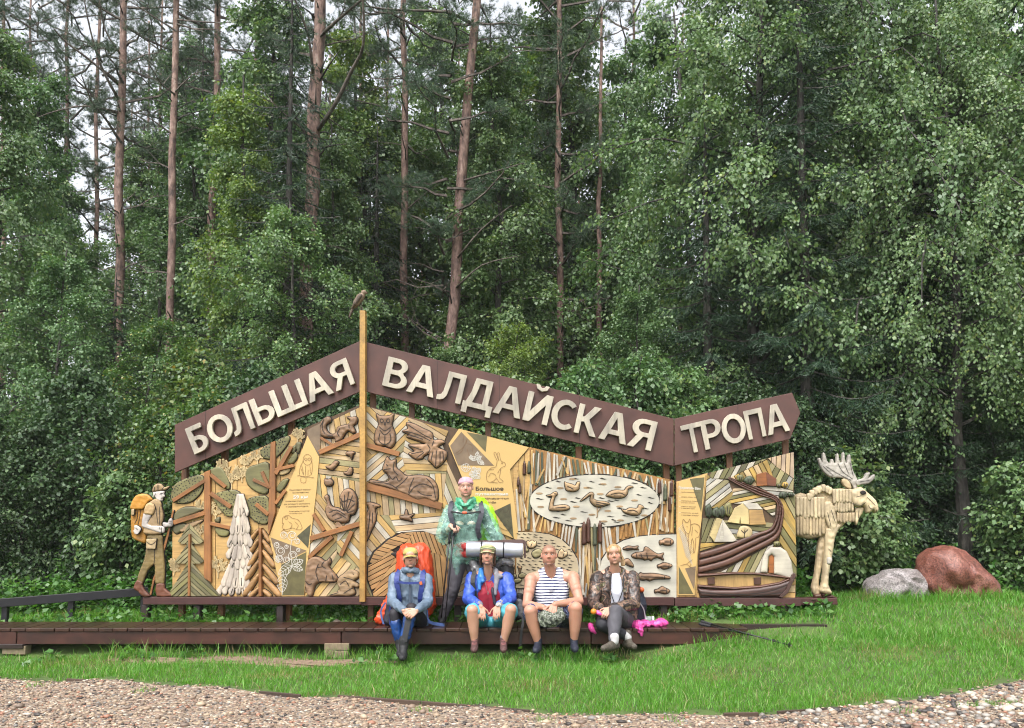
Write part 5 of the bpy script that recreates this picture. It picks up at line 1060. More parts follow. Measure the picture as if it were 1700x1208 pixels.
def spruce(seed,H,Rc,n,dens):
    t=Tree(seed); r=t.r
    t.w.tube([(0,0,-.3),(0,0,H*.5),(0,0,H)],[.16,.09,.01],7)
    for i in range(n):
        f=(i+r.rand())/n; h=.8+(H-1)*f; L=Rc*(1-f)**.8*r.uniform(.75,1.1)+.12; az=i*2.399+r.uniform(-.3,.3)
        d=np.array([math.cos(az),math.sin(az),0]); sd=np.array([-d[1],d[0],0])
        pts=np.array([[0,0,h]+d*L*u+np.array([0,0,-.42*L*u+.22*L*u*u*u]) for u in np.linspace(0,1,6)])
        t.w.tube([tuple(p) for p in pts],[.02*(1-.8*k/5)+.003 for k in range(6)],3,False)
        nt=int(L*10)+2
        for k in range(nt):
            u=(k+r.rand())/nt*5; q=min(int(u),4); b0=pts[q]*(1-(u-q))+pts[q+1]*(u-q)
            for s_ in (-1,1):
                l2=L*.26*r.uniform(.6,1.2)*(1.15-u/6)+.06; dd=sd*s_*.8+d*.55+np.array([0,0,-.45-r.rand()*.4])
                p2=np.array([b0,b0+dd*l2*.5,b0+dd*l2+np.array([0,0,-.12*l2])])
                N=int(dens*l2)+3
                tt=r.rand(N)*2; qi=np.minimum(tt.astype(int),1); ff=(tt-qi)[:,None]; p=p2[qi]*(1-ff)+p2[qi+1]*ff
                t.P.append(p); D=np.tile(dd,(N,1))+r.normal(0,.55,(N,3)); t.D.append(D); t.S.append(r.uniform(.06,.11,N))
    return pyd('trunk',t.w.v,t.w.f),t.leaf_mesh('crown','fat')
def pine_crown(seed,z0,z1,Rc,n,dead=10,per=7,size=.095):
    "branches and needle tufts of a tall pine; the trunk is built separately"
    t=Tree(seed); r=t.r
    for i in range(n):
        f=(i+r.rand())/n; h=z0+(z1-z0)*f; L=Rc*(.55+.6*f if f<.5 else 1.15-.75*(f-.3))*r.uniform(.5,1.15); az=i*2.4+r.uniform(-.5,.5)
        el=r.uniform(-.25,.45)+.3*f; d=np.array([math.cos(az)*math.cos(el),math.sin(az)*math.cos(el),math.sin(el)])
        pts=np.array([np.array([0,0,h])+d*L*u+np.array([0,0,.10*L*u*u])+r.normal(0,.05*L,3)*u for u in np.linspace(0,1,6)])
        t.w.tube([tuple(p) for p in pts],[.032*(1-.8*k/5)+.004 for k in range(6)],4,False)
        for k in range(9):
            u=(1.6+3.4*r.rand()); q=min(int(u),4); b0=pts[q]*(1-(u-q))+pts[q+1]*(u-q); ax=pts[q+1]-pts[q]; ax/=np.linalg.norm(ax)
            dd=ax*.6+r.normal(0,.55,3); dd[2]=dd[2]*.5+.15; l2=L*r.uniform(.12,.3)+.1
            t.w.tube([tuple(b0),tuple(b0+dd*l2)],[.008,.004],3,False)
            for c in range(per):
                ce=b0+dd*l2*r.uniform(.3,1.1)+r.normal(0,.08,3); N=26
                D=r.normal(0,1,(N,3)); D[:,2]+=.5; D+=dd*.6
                t.P.append(np.tile(ce,(N,1))+r.normal(0,.012,(N,3))); t.D.append(D); t.S.append(r.uniform(.7,1.25,N)*size)
    for i in range(dead):
        h=r.uniform(max(2,z0-8),z0+1); L=r.uniform(.4,1.6); az=r.uniform(0,6.28); el=r.uniform(-.2,.5)
        d=np.array([math.cos(az)*math.cos(el),math.sin(az)*math.cos(el),math.sin(el)])
        pts=[np.array([0,0,h])+d*L*u+r.normal(0,.06*L,3)*u for u in np.linspace(0,1,4)]
        t.w.tube([tuple(p) for p in pts],[.022,.016,.01,.004],4,False)
        for k in range(3): 
            b0=pts[1+k%2]; e=b0+d*L*.3+r.normal(0,.25*L,3); t.w.tube([tuple(b0),tuple(e)],[.008,.003],3,False)
    return pyd('branches',t.w.v,t.w.f),t.leaf_mesh('crown','needle')
PI=math.pi
round_p=lambda f:(math.sin(PI*min(1,.12+f*.88))**.6)
cone_p=lambda f:(1-f*.75)
BL=[broadleaf(1,9.5,.085,1.2,2.1,44,10,62,.076,.25,round_p),broadleaf(2,11.5,.10,1.0,2.3,54,10,62,.076,.35,cone_p,.03),broadleaf(3,8.0,.075,.6,1.9,42,10,58,.074,.2,round_p,.09)]
BB=[broadleaf(11,14.5,.15,1.6,3.1,70,12,76,.080,.55,lambda f:(.75+.5*math.sin(PI*f))*(1-.55*f**3),.04,.085,.75),broadleaf(12,13.0,.13,.8,2.7,66,12,76,.080,.45,lambda f:(.8+.4*math.sin(PI*f))*(1-.6*f**3),.05,.085,.7),
 broadleaf(13,14.0,.15,3.4,3.2,64,12,76,.080,.75,lambda f:(.95+.3*math.sin(PI*f))*(1-.6*f**3),.04,.085,.6)]
BY=[broadleaf(21,4.2,.035,.25,1.35,34,10,32,.082,.25,round_p,.05,.08,.7,LEAFY),broadleaf(22,2.2,.02,.12,.85,24,9,26,.085,.25,round_p,.03,.07,.8,LEAFY)]
SP=[spruce(31,15,2.5,115,46),spruce(32,10,2.0,90,50)]
PC=[pine_crown(41,10,21,2.9,34,16),pine_crown(42,12.5,22,2.6,30,18),pine_crown(43,6.5,19,2.8,46,22)]
PLACED=[]
def tree(name,label,group,wood_crown,px,d,scale=1.0,rz=None,bmat=DBARK,lmat=LEAF,cat='tree',sz=1.0,part='trunk',x=None):
    p=W(px,900,d); x0=p.x if x is None else x; z=float(gz(x0,d)); rz=random.Random(len(PLACED)*7+1).uniform(0,6.28) if rz is None else rz
    t=empty(name,label,cat,(x0,d,z),rz,group); M=WM[t]@Matrix.Diagonal((scale,scale,scale*sz,1))
    for me,nm,mt in ((wood_crown[0],part,bmat),(wood_crown[1],'crown',lmat)):
        if not me.materials: me.materials.append(mt)
        o=link(nm,me,None,t,M)
        if me.materials[0]!=mt: o.material_slots[0].link='OBJECT'; o.material_slots[0].material=mt
    PLACED.append((px,d)); return t
# --- tall pines: trunk traced by where it stands, how thick it is and how it leans
def pine(label,group,pxb,pxt,w,d,crown,top=22.0,rz=0,dead=False,cs=1.0,name='pine_tree',limbs=()):
    "pxb: where the trunk crosses photo row 500, pxt: row 0"
    A=W(pxb,500,d); B=W(pxt,0,d); k=(B-A)/(B.z-A.z); r0=w*d/FPX/2
    base=A+k*(float(gz(A.x,d))-A.z); t=empty(name,label,'tree',tuple(base),0,group)
    r=np.random.RandomState(int(pxb)+1000); pts=[];rad=[]; n=14; H=top-base.z
    for i in range(n+1):
        f=i/n; h=H*f; wob=r.normal(0,.025,2)*(0 if i==0 else 1)
        pts.append((k.x*h+wob[0],k.y*h*0+wob[1],h-(.3 if i==0 else 0))); rad.append(r0*(1.28-.28*min(1,f*5) if f<.2 else 1.0-.62*max(0,f-.35)/.65))
    m=MB(); m.tube(pts,rad,10)
    m.build('trunk',PBARK,t,WM[t],True); iv=WM[t].inverted()
    mb=MB(); rk=random.Random(int(pxb)+5)
    for q_ in range(int(w*1.1) if w>10 else 4):
        f=rk.uniform(.12,.8); h=H*f; az=rk.uniform(0,6.28); rr_k=r0*(1-.5*f); L=rk.uniform(.12,.5)*(1 if rk.random()<.7 else 2.2); c0=Vector((k.x*h+math.cos(az)*rr_k*.7,math.sin(az)*rr_k*.7,h)); dv=Vector((math.cos(az),math.sin(az),rk.uniform(.1,1.1))).normalized()
        mb.tube([tuple(c0),tuple(c0+dv*L*.5+Vector((0,0,.03))),tuple(c0+dv*L)],[r0*.17,r0*.12,.006],5)
    sb_=mb.build('branch_stub',DBARK,t,WM[t],True); sb_['kind']='stuff'
    for lw,lm in limbs:
        q=[tuple(iv@W(x,y,d-.25*min(1,i)-.12*i)) for i,(x,y) in enumerate(catmull(lm,False,3))]; mb=MB(); mb.tube(q,[lw*d/FPX/2*(1-.7*i/(len(q)-1)) for i in range(len(q))],6); mb.build('limb',TWIG,t,WM[t],True)
    if crown is not None:
        sh=Matrix(((cs,0,k.x,0),(0,cs,0,0),(0,0,1,0),(0,0,0,1)))@Matrix.Rotation(rz,4,'Z')
        for me,nm,mt in ((crown[0],'branches',TWIG),(crown[1],'crown',NEED)):
            if not me.materials: me.materials.append(mt)
            oo=link(nm,me,None,t,WM[t]@sh)
            if nm=='branches': oo['kind']='stuff'
    return t
GP='tall pines behind the sign'
pine('tall pine with a thick reddish trunk rising above the first word of the sign',GP,511,531,23,15.5,PC[0],rz=.4,limbs=[(8,[(528,215),(555,175),(585,115),(603,75),(602,0),(590,-60)]),(6,[(520,130),(512,60),(490,0),(470,-50)]),(7,[(536,55),(562,32),(600,0),(640,-30)]),(5,[(520,250),(490,190),(470,150)])])
pine('pine standing leftmost with a thick grey trunk and bare branches on its left',GP,196,205,15.5,19.5,PC[0],rz=2.6,limbs=[(5,[(197,165),(168,110),(150,50),(138,-10)]),(5,[(197,140),(150,100),(110,70),(90,48)]),(4,[(195,185),(140,176),(90,185),(60,196)]),(4,[(200,90),(175,50),(165,0)])])
pine('slim orange pine trunk with black knots, between two stouter pines at the left',GP,282,293,13,17.5,PC[1],rz=1.1)
pine('pale orange pine trunk rising out of birch leaves, third from the left',GP,350,363,15,21,PC[1],rz=3)
pine('pine with a thin reddish trunk cut off by leaves above the hare board',GP,414,431,12,24,PC[0],rz=5,cs=.9)
pine('straight slim pine with a reddish trunk between the pole and the leaning pine',GP,671,671,13,20,PC[1],rz=4)
pine('leaning grey pine trunk with many bare dead branches right of the pole',GP,752,790,18,17.5,PC[2],rz=2,limbs=[(6,[(786,40),(740,20),(640,15),(560,0)]),(4,[(768,300),(820,285),(870,270)]),(4,[(758,430),(800,380),(850,340)]),(4,[(755,480),(800,440),(860,425)])])
pine('dark straight pine with feathery green branches low on its trunk at the centre',GP,931,928,11.5,19,PC[2],rz=.2,cs=.9)
pine('broken dead pine trunk beside the feathery centre pine',GP,996,1000,11,19.5,None,top=W(1000,12,19.5).z)
for i,(a,b,w,d) in enumerate(((262,268,8,29),(247,247,7,32),(157,166,8.5,26),(4,6,9,24),(598,600,9,30),(641,646,8,31),(758,764,7,32),(46,50,8,30),(108,112,9,27),(452,458,8,33),(870,872,7,33),(1046,1052,8,27),(1130,1135,8,30),(330,333,6,36),(545,548,7,36),(700,703,7,36),(215,222,6,38),(80,84,6,38),(-60,-55,9,25),(-150,-140,10,22),(960,965,6,38))):
    pine('distant slender pine deep in the forest behind the nearer trunks','distant pines in the forest',a,b,w,d,PC[i%2],top=21+i%3,rz=i*1.3)
# --- spruces
for px,d,k,sc,lab in ((470,14.6,0,.8,'dark spruce standing just behind the left name board'),(1345,13.6,0,.85,'dark spruce in the shade behind the elk'),(318,25,0,1.15,'dark tall spruce behind the slim orange pine'),(620,19.5,1,1.1,'dark spruce right behind the pole'),(1180,14.2,1,.9,'dark spruce behind the arrow shaped name board'),(1535,14.2,1,.85,'dark spruce above the red boulder'),(60,16,1,.62,'dark spruce at the left edge of the forest'),(870,16.5,1,.5,'low dark spruce below the feathery centre pine'),(180,15.2,1,.6,'small dark spruce behind the walker cut-out')):
    tree('spruce_tree',lab,'spruces in the forest edge',SP[k],px,d,sc,bmat=DBARK,lmat=SPRN)
# --- broad-leaved trees
GB='broad-leaved trees at the forest edge'
for px,d,me,sc,mt,lab in (
 (1605,13.4,BB[2],.74,LEAFB,'bright arching birch above the red boulder at the right'),
 (1440,15.2,BB[2],.98,LEAF,'big dense birch with forked dark trunk at the right'),
 (1250,14.6,BB[0],.92,LEAFB,'big dense birch rising behind the last name board'),
 (1165,16.8,BB[1],.95,LEAF,'tall birch behind the right part of the middle name board'),
 (1700,15.5,BB[2],1.0,LEAFB,'tall dense birch cut by the right edge'),
 (1800,14.0,BB[2],.95,LEAF,'dense birch just beyond the right edge of the lawn'),
 (1540,17.5,BB[2],1.12,LEAF,'tall birch filling the top right behind the arching birch'),
 (1330,18.0,BB[1],1.2,LEAF,'tall birch behind the dark spruce near the elk'),
 (1400,13.8,BL[2],.5,LEAFD,'low dark leafy tree behind the elk'),
 (1660,13.6,BL[2],.42,LEAFD,'low dark leafy tree behind the red boulder'),
 (1045,14.8,BL[0],.58,LEAF,'small leafy tree behind the letters at the right of the middle board'),
 (945,15.5,BL[2],.56,LEAFY,'light green young tree behind the middle name board'),
 (820,14.8,BL[2],.62,LEAFW,'young leafy tree behind the middle name board near the pole'),
 (718,14.6,BL[0],.48,LEAF,'low leafy tree directly right of the pole'),
 (500,13.7,BL[0],.72,LEAFB,'leafy tree whose branches hide the thick reddish pine'),
 (555,16.5,BL[1],.82,LEAF,'airy tree behind the wooden bird'),
 (632,21.0,BL[0],1.3,LEAF,'tall airy tree between the pole and the straight slim pine'),
 (415,15.2,BL[1],.86,LEAFW,'leafy tree in front of the pale orange pine'),
 (318,13.8,BY[0],1.0,LEAFY,'yellowing young tree behind the left end of the sign'),
 (215,14.2,BL[2],.62,LEAFY,'yellowing leafy tree above the walker cut-out'),
 (430,18.0,BL[1],1.18,LEAF,'tall leafy tree left of the thick reddish pine'),
 (70,14.6,BL[0],.66,LEAF,'leafy tree near the left edge in front of thin pines'),
 (-20,15.0,BL[1],.95,LEAF,'leafy tree cut by the left edge'),
 (10,19.5,BL[1],1.1,LEAF,'tall leafy tree in the left background'),
 (270,20.5,BL[0],1.0,LEAF,'leafy tree between the left pines'),
 (860,20.5,BL[1],1.2,LEAFB,'tall leafy tree behind the leaning grey pine'),
 (770,23,BL[0],1.3,LEAF,'leafy tree deep behind the leaning grey pine'),
 (1020,22,BL[1],1.25,LEAF,'tall leafy tree behind the broken dead pine'),
 (325,21.8,BL[1],1.1,LEAF,'feathery tall leafy tree right of the slim orange pine'),
 (130,22,BL[2],1.15,LEAFB,'pale leafy tree left of the leftmost grey pine'),
 (605,21.5,BL[1],1.3,LEAFW,'tall feathery leafy tree above the wooden bird'),
 (725,23,BL[2],1.6,LEAF,'feathery leafy tree right of the straight slim pine'),
 (480,20.5,BL[2],1.6,LEAF,'tall leafy tree just left of the thick reddish pine'),
 (50,24,BL[0],1.25,LEAF,'pale leafy tree deep at the left edge'),
 (230,25,BL[1],1.2,LEAF,'tall pale leafy tree deep behind the leftmost grey pine'),
 (840,18.0,BL[1],1.1,LEAF,'leafy tree between leaning pine and feathery centre pine'),
 (965,20.8,BL[1],1.42,LEAF,'tall leafy tree between the two dark centre trunks'),
 (900,23,BL[0],1.75,LEAFW,'tall leafy tree deep behind the feathery centre pine'),
 (305,27,BL[1],1.6,LEAF,'very tall leafy tree deep between the slim and the pale orange pine'),
 (745,26,BL[1],1.6,LEAFB,'very tall pale leafy tree deep left of the leaning pine'),
 (820,26,BL[1],1.3,LEAF,'very tall leafy tree deep right of the leaning pine'),
 (530,24,BL[1],1.25,LEAF,'tall leafy tree deep behind the thick reddish pine'),
 (360,27,BL[0],1.4,LEAF,'leafy tree deep behind the pale orange pine'),
 (950,26,BL[2],1.5,LEAF,'leafy tree deep behind the feathery centre pine'),
 ): tree('broadleaf_tree',lab,GB,me,px,d,sc,lmat=mt)
rt=random.Random(8)
for i in range(26):
    px=-200+i*78+rt.uniform(-25,25); d=rt.uniform(26,38)
    tree('broadleaf_tree','leafy tree deep in the forest seen between nearer trunks','deep forest broad-leaved trees',BL[i%3],px,d,(rt.uniform(.45,.6) if px<230 else rt.uniform(.75,1.2)) if px<900 else 1.5,lmat=LEAF)
for i in range(12):
    px=-150+i*170+rt.uniform(-40,40); d=rt.uniform(30,42)
    tree('spruce_tree','dark spruce deep in the forest between distant trunks','deep forest spruces',SP[i%2],px,d,rt.uniform(.8,1.1),lmat=SPRN)
# --- shrubs along the back of the clearing
GS='shrubs along the forest edge'
sh=[(-60,12.3,1.5,LEAFD),(40,12.3,1.2,LEAFD),(120,12.6,1.6,LEAFD),(200,12.0,.9,LEAF),(270,12.4,1.3,LEAFY),(350,12.2,1.4,LEAFY),(430,12.5,1.6,LEAFD),(520,12.3,1.3,LEAFD),(610,12.5,1.5,LEAFD),(700,12.3,1.5,LEAF),(790,12.6,1.6,LEAFY),(880,12.4,1.5,LEAF),(970,12.6,1.6,LEAF),(1060,12.4,1.6,LEAF),(1150,12.6,1.5,LEAF),(1240,12.5,1.4,LEAFD),(1330,12.6,1.3,LEAFD),(1400,12.4,1.0,LEAF),(1465,12.5,.7,LEAF),(1515,14.0,1.3,LEAFD),(1600,14.2,1.3,LEAFD),(1690,12.3,.9,LEAF),(1745,13.2,1.3,LEAFD)]
loc=['at the far left behind the black rail','behind the black rail near the left edge','behind the end of the black rail','right behind the walker cut-out','behind the left end of the forest carvings','behind the word Большая','behind the printed owl board','behind the carved squirrel','behind the pole','behind the carved owl','behind the carved eagle','behind the printed hare board','behind the cattails','behind the oval pond','behind the fold of the name boards','behind the carved house','behind the elk body','between the elk head and the grey boulder','left of the grey boulder','above the grey boulder','behind the red boulder','right of the red boulder','at the right edge of the lawn']
for (px,d,s,mt),lo in zip(sh,loc):
    nm={LEAF.name:'green',LEAFD.name:'dark green',LEAFY.name:'yellowish'}[mt.name]
    tree('shrub',nm+' leafy shrub '+lo,GS,BY[1] if s<1.2 else BY[0],px,d,s if s<1.2 else s*.55,lmat=mt,cat='shrub',part='stem')
# --- leafy ground cover behind the boardwalk and under the sign
t=Tree(77); r=t.r
def herbs(N,x0,x1,y0,y1,h0,h1,f=None):
    for _ in range(N):
        x,y=r.uniform(x0,x1),r.uniform(y0,y1)
        if f and not f(x,y): continue
        z=float(gz(x,y)); h=r.uniform(h0,h1); k=int(4+h*22)
        u=r.rand(k)**.7; a=r.uniform(0,6.28,k); rr=r.uniform(.03,.11,k)*(1.2-.6*u)
        p=np.stack([x+np.cos(a)*rr*.4,y+np.sin(a)*rr*.4,z+h*u],-1); D=np.stack([np.cos(a),np.sin(a),r.uniform(-.1,.4,k)],-1)
        t.P.append(p);t.D.append(D);t.S.append(r.uniform(.05,.10,k))
herbs(900,-7.5,2.6,10.6,12.2,.15,.5,lambda x,y:x>-4.3 or y>11); herbs(500,-9,-4.4,11.0,12.6,.2,.6); herbs(200,2.0,3.9,9.9,10.6,.05,.15); herbs(500,2.6,9,11.6,13.2,.15,.45,lambda x,y:y>12.1 or x<4.3)
herbs(120,-6,2,8.9,9.3,.05,.16,lambda x,y:math.sin(x*3)+math.sin(x*7)>.5); herbs(300,-7,2.4,9.95,10.5,.06,.2); herbs(900,-9,10,12,16,.3,.9)
o=link('ground_cover',t.leaf_mesh('ground_cover','leaf',.5,.15),LEAFY if False else island_mat('herb_leaves',[(0,(.04,.115,.022)),(.3,(.055,.15,.026)),(.6,(.07,.165,.032)),(.85,(.10,.20,.05))],.4,.5,.3)); o['kind']='stuff'

# ---------------------------------------------------------------- damp air between the trees
mb=MB(); mb.box((0,45,13.2),(240,190,32)); hz=mb.build('haze',None); hz['kind']='stuff'
m=bpy.data.materials.new('haze'); m.use_nodes=True; n=m.node_tree.nodes; n.clear(); pv=n.new('ShaderNodeVolumePrincipled'); pv.inputs['Color'].default_value=(.93,.96,1,1); pv.inputs['Density'].default_value=.0005; pv.inputs['Anisotropy'].default_value=.2
oo=n.new('ShaderNodeOutputMaterial'); m.node_tree.links.new(pv.outputs[0],oo.inputs['Volume']); hz.data.materials.append(m)
# ================================================================ PEOPLE
_is=[]
def ico(k):
    bm=bmesh.new(); bmesh.ops.create_icosphere(bm,subdivisions=k,radius=1); v=np.array([q.co[:] for q in bm.verts]); f=np.array([[q.index for q in p.verts] for p in bm.faces]); bm.free(); return v,f
SV,SF=ico(3)
class Blob:
    "overlapping round-ended limbs fused into ONE continuous skin by a voxel remesh"
    def __init__(s): s.v=[]; s.f=[]; s.n=0
    def _add(s,v,f): s.v.append(v); s.f+=[[int(i)+s.n for i in q] for q in f]; s.n+=len(v)
    def ball(s,c,r,rot=None):
        r=np.array([r]*3 if np.isscalar(r) else r,float); v=SV*r
        if rot is not None: v=v@np.array(rot).T
        s._add(v+np.array(c),SF)
    def cap(s,a,ra,b,rb,flat=None):
        a=np.array(a,float); b=np.array(b,float); d=b-a; L=np.linalg.norm(d)
        if L<1e-5: return s.ball(a,ra)
        d/=L; s.ball(a,ra); s.ball(b,rb)
        u=np.cross(d,[0,0,1.0]); u=u/np.linalg.norm(u) if np.linalg.norm(u)>1e-4 else np.array([1.0,0,0]); w=np.cross(d,u)
        n=16; th=np.arange(n)*2*np.pi/n; ring=np.cos(th)[:,None]*u+np.sin(th)[:,None]*w
        k=(ra-rb)/L; k=max(-.9,min(.9,k)); cs=math.sqrt(1-k*k)
        v=np.concatenate([a+d*ra*k+ring*ra*cs,b+d*rb*k+ring*rb*cs])
        s._add(v,[[i,(i+1)%n,n+(i+1)%n,n+i] for i in range(n)]+[list(range(n))[::-1],list(range(n,2*n))])
    def chain(s,pts,rs_):
        for i in range(len(pts)-1): s.cap(pts[i],rs_[i],pts[i+1],rs_[i+1])
    def mesh(s,name,voxel,smooth=4,dec=1.0,fold=0,ff=9,seed=0,fs=(1,1,1)):
        me=pyd('tmp',np.concatenate(s.v).tolist(),s.f); o=bpy.data.objects.new('tmp',me); COL.objects.link(o)
        rm=o.modifiers.new('r','REMESH'); rm.mode='VOXEL'; rm.voxel_size=voxel
        if smooth: sm=o.modifiers.new('s','SMOOTH'); sm.factor=.5; sm.iterations=smooth
        if dec<1: dc=o.modifiers.new('d','DECIMATE'); dc.ratio=dec
        dg=bpy.context.evaluated_depsgraph_get(); r=bpy.data.meshes.new_from_object(o.evaluated_get(dg)); bpy.data.objects.remove(o); bpy.data.meshes.remove(me); r.name=name
        if fold:
            r.update(); co=np.empty(len(r.vertices)*3,np.float32); r.vertices.foreach_get('co',co); co=co.reshape(-1,3); no=np.empty(len(co)*3,np.float32); r.vertex_normals.foreach_get('vector',no); no=no.reshape(-1,3)
            h=np.array([(1-min(1,abs(mnoise.noise((p[0]*ff*fs[0]+seed,p[1]*ff*fs[1],p[2]*ff*fs[2]*1.3+.5*p[0]*ff))*3.2)))*1.0+(1-min(1,abs(mnoise.noise((p[0]*ff*1.9,p[1]*ff*1.9+seed,p[2]*ff*2.2))*3)))*.5-.45 for p in co])
            r.vertices.foreach_set('co',(co+no*h[:,None]*fold*.7).astype(np.float32).ravel())
        r.polygons.foreach_set('use_smooth',[True]*len(r.polygons)); r.update()
        return r
def V3(*a): return np.array(a,float)
def J(px,py,d): return np.array(W(px,py,d))
m,n,l,b=nmat('skin'); at=n.new('ShaderNodeAttribute'); at.attribute_name='tint'; l.new(at.outputs['Color'],b.inputs['Base Color']); b.inputs['Roughness'].default_value=.5; b.inputs['Subsurface Weight'].default_value=.12; b.inputs['Subsurface Radius'].default_value=(.012,.004,.002); b.inputs['Subsurface Scale'].default_value=1
SKIN=m
EYEW=plain('eye_white',srgb(214,206,200),.3,.02); IRIS=plain('iris_dark',srgb(54,44,36),.25,.05)
def cloth(name,c,rough=.75,var=.2,scale=14,bump=.15,**k): return plain(name,srgb(*c),rough,var,scale,bump*2.2,**k)
def headframe(c,yaw,pitch,roll=0):
    "local x = the photo's right, y = forward out of the face, z up"
    Rm=Matrix.Rotation(R(yaw),3,'Z')@Matrix.Rotation(R(-pitch),3,'X')@Matrix.Rotation(R(roll),3,'Y')
    base=Matrix(((1,0,0),(0,-1,0),(0,0,1)))     # forward is towards the camera (-Y)
    return np.array(Rm@base),np.array(c,float)
def head_parts(B,F,k=1.0,jaw=1.0,soft=1.0):
    Rm,c=F; P=lambda *a:c+Rm@(np.array(a)*k)
    e=lambda p,r:B.ball(P(*p),np.array(r)*k,Rm)
    e((0,-.012,.034),(.081,.095,.083)); e((0,.020,-.028),(.068*jaw,.073,.083)); e((0,.056,-.092),(.027*jaw,.023,.019)); e((0,.05,.045),(.058,.048,.05))
    for s in (-1,1):
        e((s*.040,.048,-.022),(.026*soft,.026,.03*soft)); e((s*.031,.074,.033),(.022,.011,.008)); e((s*.083,-.006,-.004),(.010,.020,.031)); e((s*.040*jaw,.012,-.066),(.026,.045,.034)); e((s*.012,.094,-.026),(.009,.010,.008)); e((s*.031,.071,.009),(.014,.010,.010))
    B.cap(P(0,.083,.018),.008*k,P(0,.105,-.020),.012*k)
    B.cap(P(-.018,.081,-.057),.0075*k,P(.018,.081,-.057),.0075*k); B.cap(P(-.014,.080,-.067),.008*k,P(.014,.080,-.067),.008*k)
def eyes(parent,F,k=1.0,squint=1.0):
    Rm,c=F
    for s in (-1,1):
        mb=MB(); 
        bm=bmesh.new(); bmesh.ops.create_uvsphere(bm,u_segments=12,v_segments=8,radius=1)
        v=[c+Rm@(np.array((s*.031,.0785,.007))*k+np.array((q.co.x*.0125,q.co.y*.006,q.co.z*.0052*squint))*k) for q in bm.verts]; f=[[q.index for q in p.verts] for p in bm.faces]; bm.free(); mb.add(v,f)
        nf=len(mb.f)
        bm=bmesh.new(); bmesh.ops.create_uvsphere(bm,u_segments=10,v_segments=6,radius=1)
        v=[c+Rm@(np.array((s*.030,.082,.007))*k+np.array((q.co.x*.0062,q.co.y*.0035,q.co.z*.0055*squint))*k) for q in bm.verts]; f=[[q.index for q in p.verts] for p in bm.faces]; bm.free(); mb.add(v,f)
        M=WM[parent]; iv=M.inverted(); mb.v=[tuple(iv@Vector(q)) for q in mb.v]
        o=mb.build('eye',[EYEW,IRIS],parent,M,True); o.data.polygons.foreach_set('material_index',[0]*nf+[1]*(len(mb.f)-nf))
def hand(B,w,d,up,side,curl=.3,k=1.0,spread=.1,clench=None):
    "palm and five fingers; w wrist, d pointing along the hand, up = back of the hand, side=+1 thumb towards up x d"
    d=np.array(d,float); d/=np.linalg.norm(d); up=np.array(up,float); up-=d*up.dot(d); up/=np.linalg.norm(up); x=np.cross(up,d)*side
    P=lambda a,b_,c_:w+(d*a+x*b_+up*c_)*k
    for i in range(4):
        o=(.036,.012,-.012,-.034)[i]; B.cap(P(.012,o*.55,0),.014*k,P(.086-.006*abs(i-1),o,0),.0125*k)
    for i,(o,L) in enumerate(((.034,.070),(.0115,.079),(-.0115,.073),(-.034,.058))):
        p=P(.088-.006*abs(i-1),o,.002); a=curl*.6; ang=spread*(1.2-i)*.5; r=(.0092,.0088,.0082)
        for j,f in enumerate((.45,.31,.24)):
            dd=d*math.cos(a)-up*math.sin(a)+x*ang*.3; q=p+dd*L*f*k; B.cap(p,r[j]*k,q,(r[j]-.0008)*k); p=q; a+=curl*(1.0 if j==0 else .9)
    p=P(.022,.034,-.004)
    for L,(a,b_,c_),r in ((.036,(.62,.72,-.25),.0125),(.030,(.86,.42,-.30),.0105),(.024,(.95,.10,-.32),.009)):
        q=p+(d*a+x*b_+up*c_)*L*k; B.cap(p,r*k,q,(r-.0015)*k); p=q
def lerp(a,b,t): return np.array(a)*(1-t)+np.array(b)*t
def limb_leg(B,h,kn,an,g=1.0,ex=0,knee=.0525):
    B.chain([h,lerp(h,kn,.5),kn],[.086*g+ex,.074*g+ex,knee*g+ex]); mid=lerp(kn,an,.32)+np.array([0,.012,0])
    B.chain([kn,lerp(kn,an,.12),mid,lerp(kn,an,.66),lerp(kn,an,.85),an],[knee*.96*g+ex,.0505*g+ex,.055*g+ex,.043*g+ex,.035*g+ex,.035*min(g,1.15)+ex])
def limb_arm(B,s,e,w,g=1.0,ex=0):
    B.chain([s,lerp(s,e,.4),e],[.058*g+ex,.052*g+ex,.040*g+ex]); B.chain([e,lerp(e,w,.3),w],[.040*g+ex,.042*g+ex,.027*g+ex])
def torso(B,pel,nk,shl,shr,g=1.0,ex=0,chest=.105,waist=.115,hip=.13,bust=0):
    up=(nk-pel); L=np.linalg.norm(up); up/=L; x=shr-shl; x=x/np.linalg.norm(x)
    q=lambda t,o,f=0:pel+up*L*t+x*o+np.array([0,-f,0])
    for s in (-1,1):
        B.chain([q(.0,s*.075*g),q(.3,s*.062*g),q(.62,s*.075*g),q(.84,s*.085*g)],[hip*g*.9+ex,waist*g*.9+ex,chest*g+ex,chest*.86*g+ex])
        if bust: B.ball(q(.62,s*.075*g,chest*.72*g),(.062*g+ex*.5,.058*g+ex*.5,.06*g+ex*.5))
        B.cap(q(.9,s*.05),.06*g+ex,lerp(q(.88,0),(shl if s<0 else shr),.93),.058*g+ex); B.cap(nk+np.array([s*.03,.015,.035]),.045*g+ex*.6,lerp(nk,(shl if s<0 else shr),.8)+np.array([0,.01,.012]),.05*g+ex*.8)
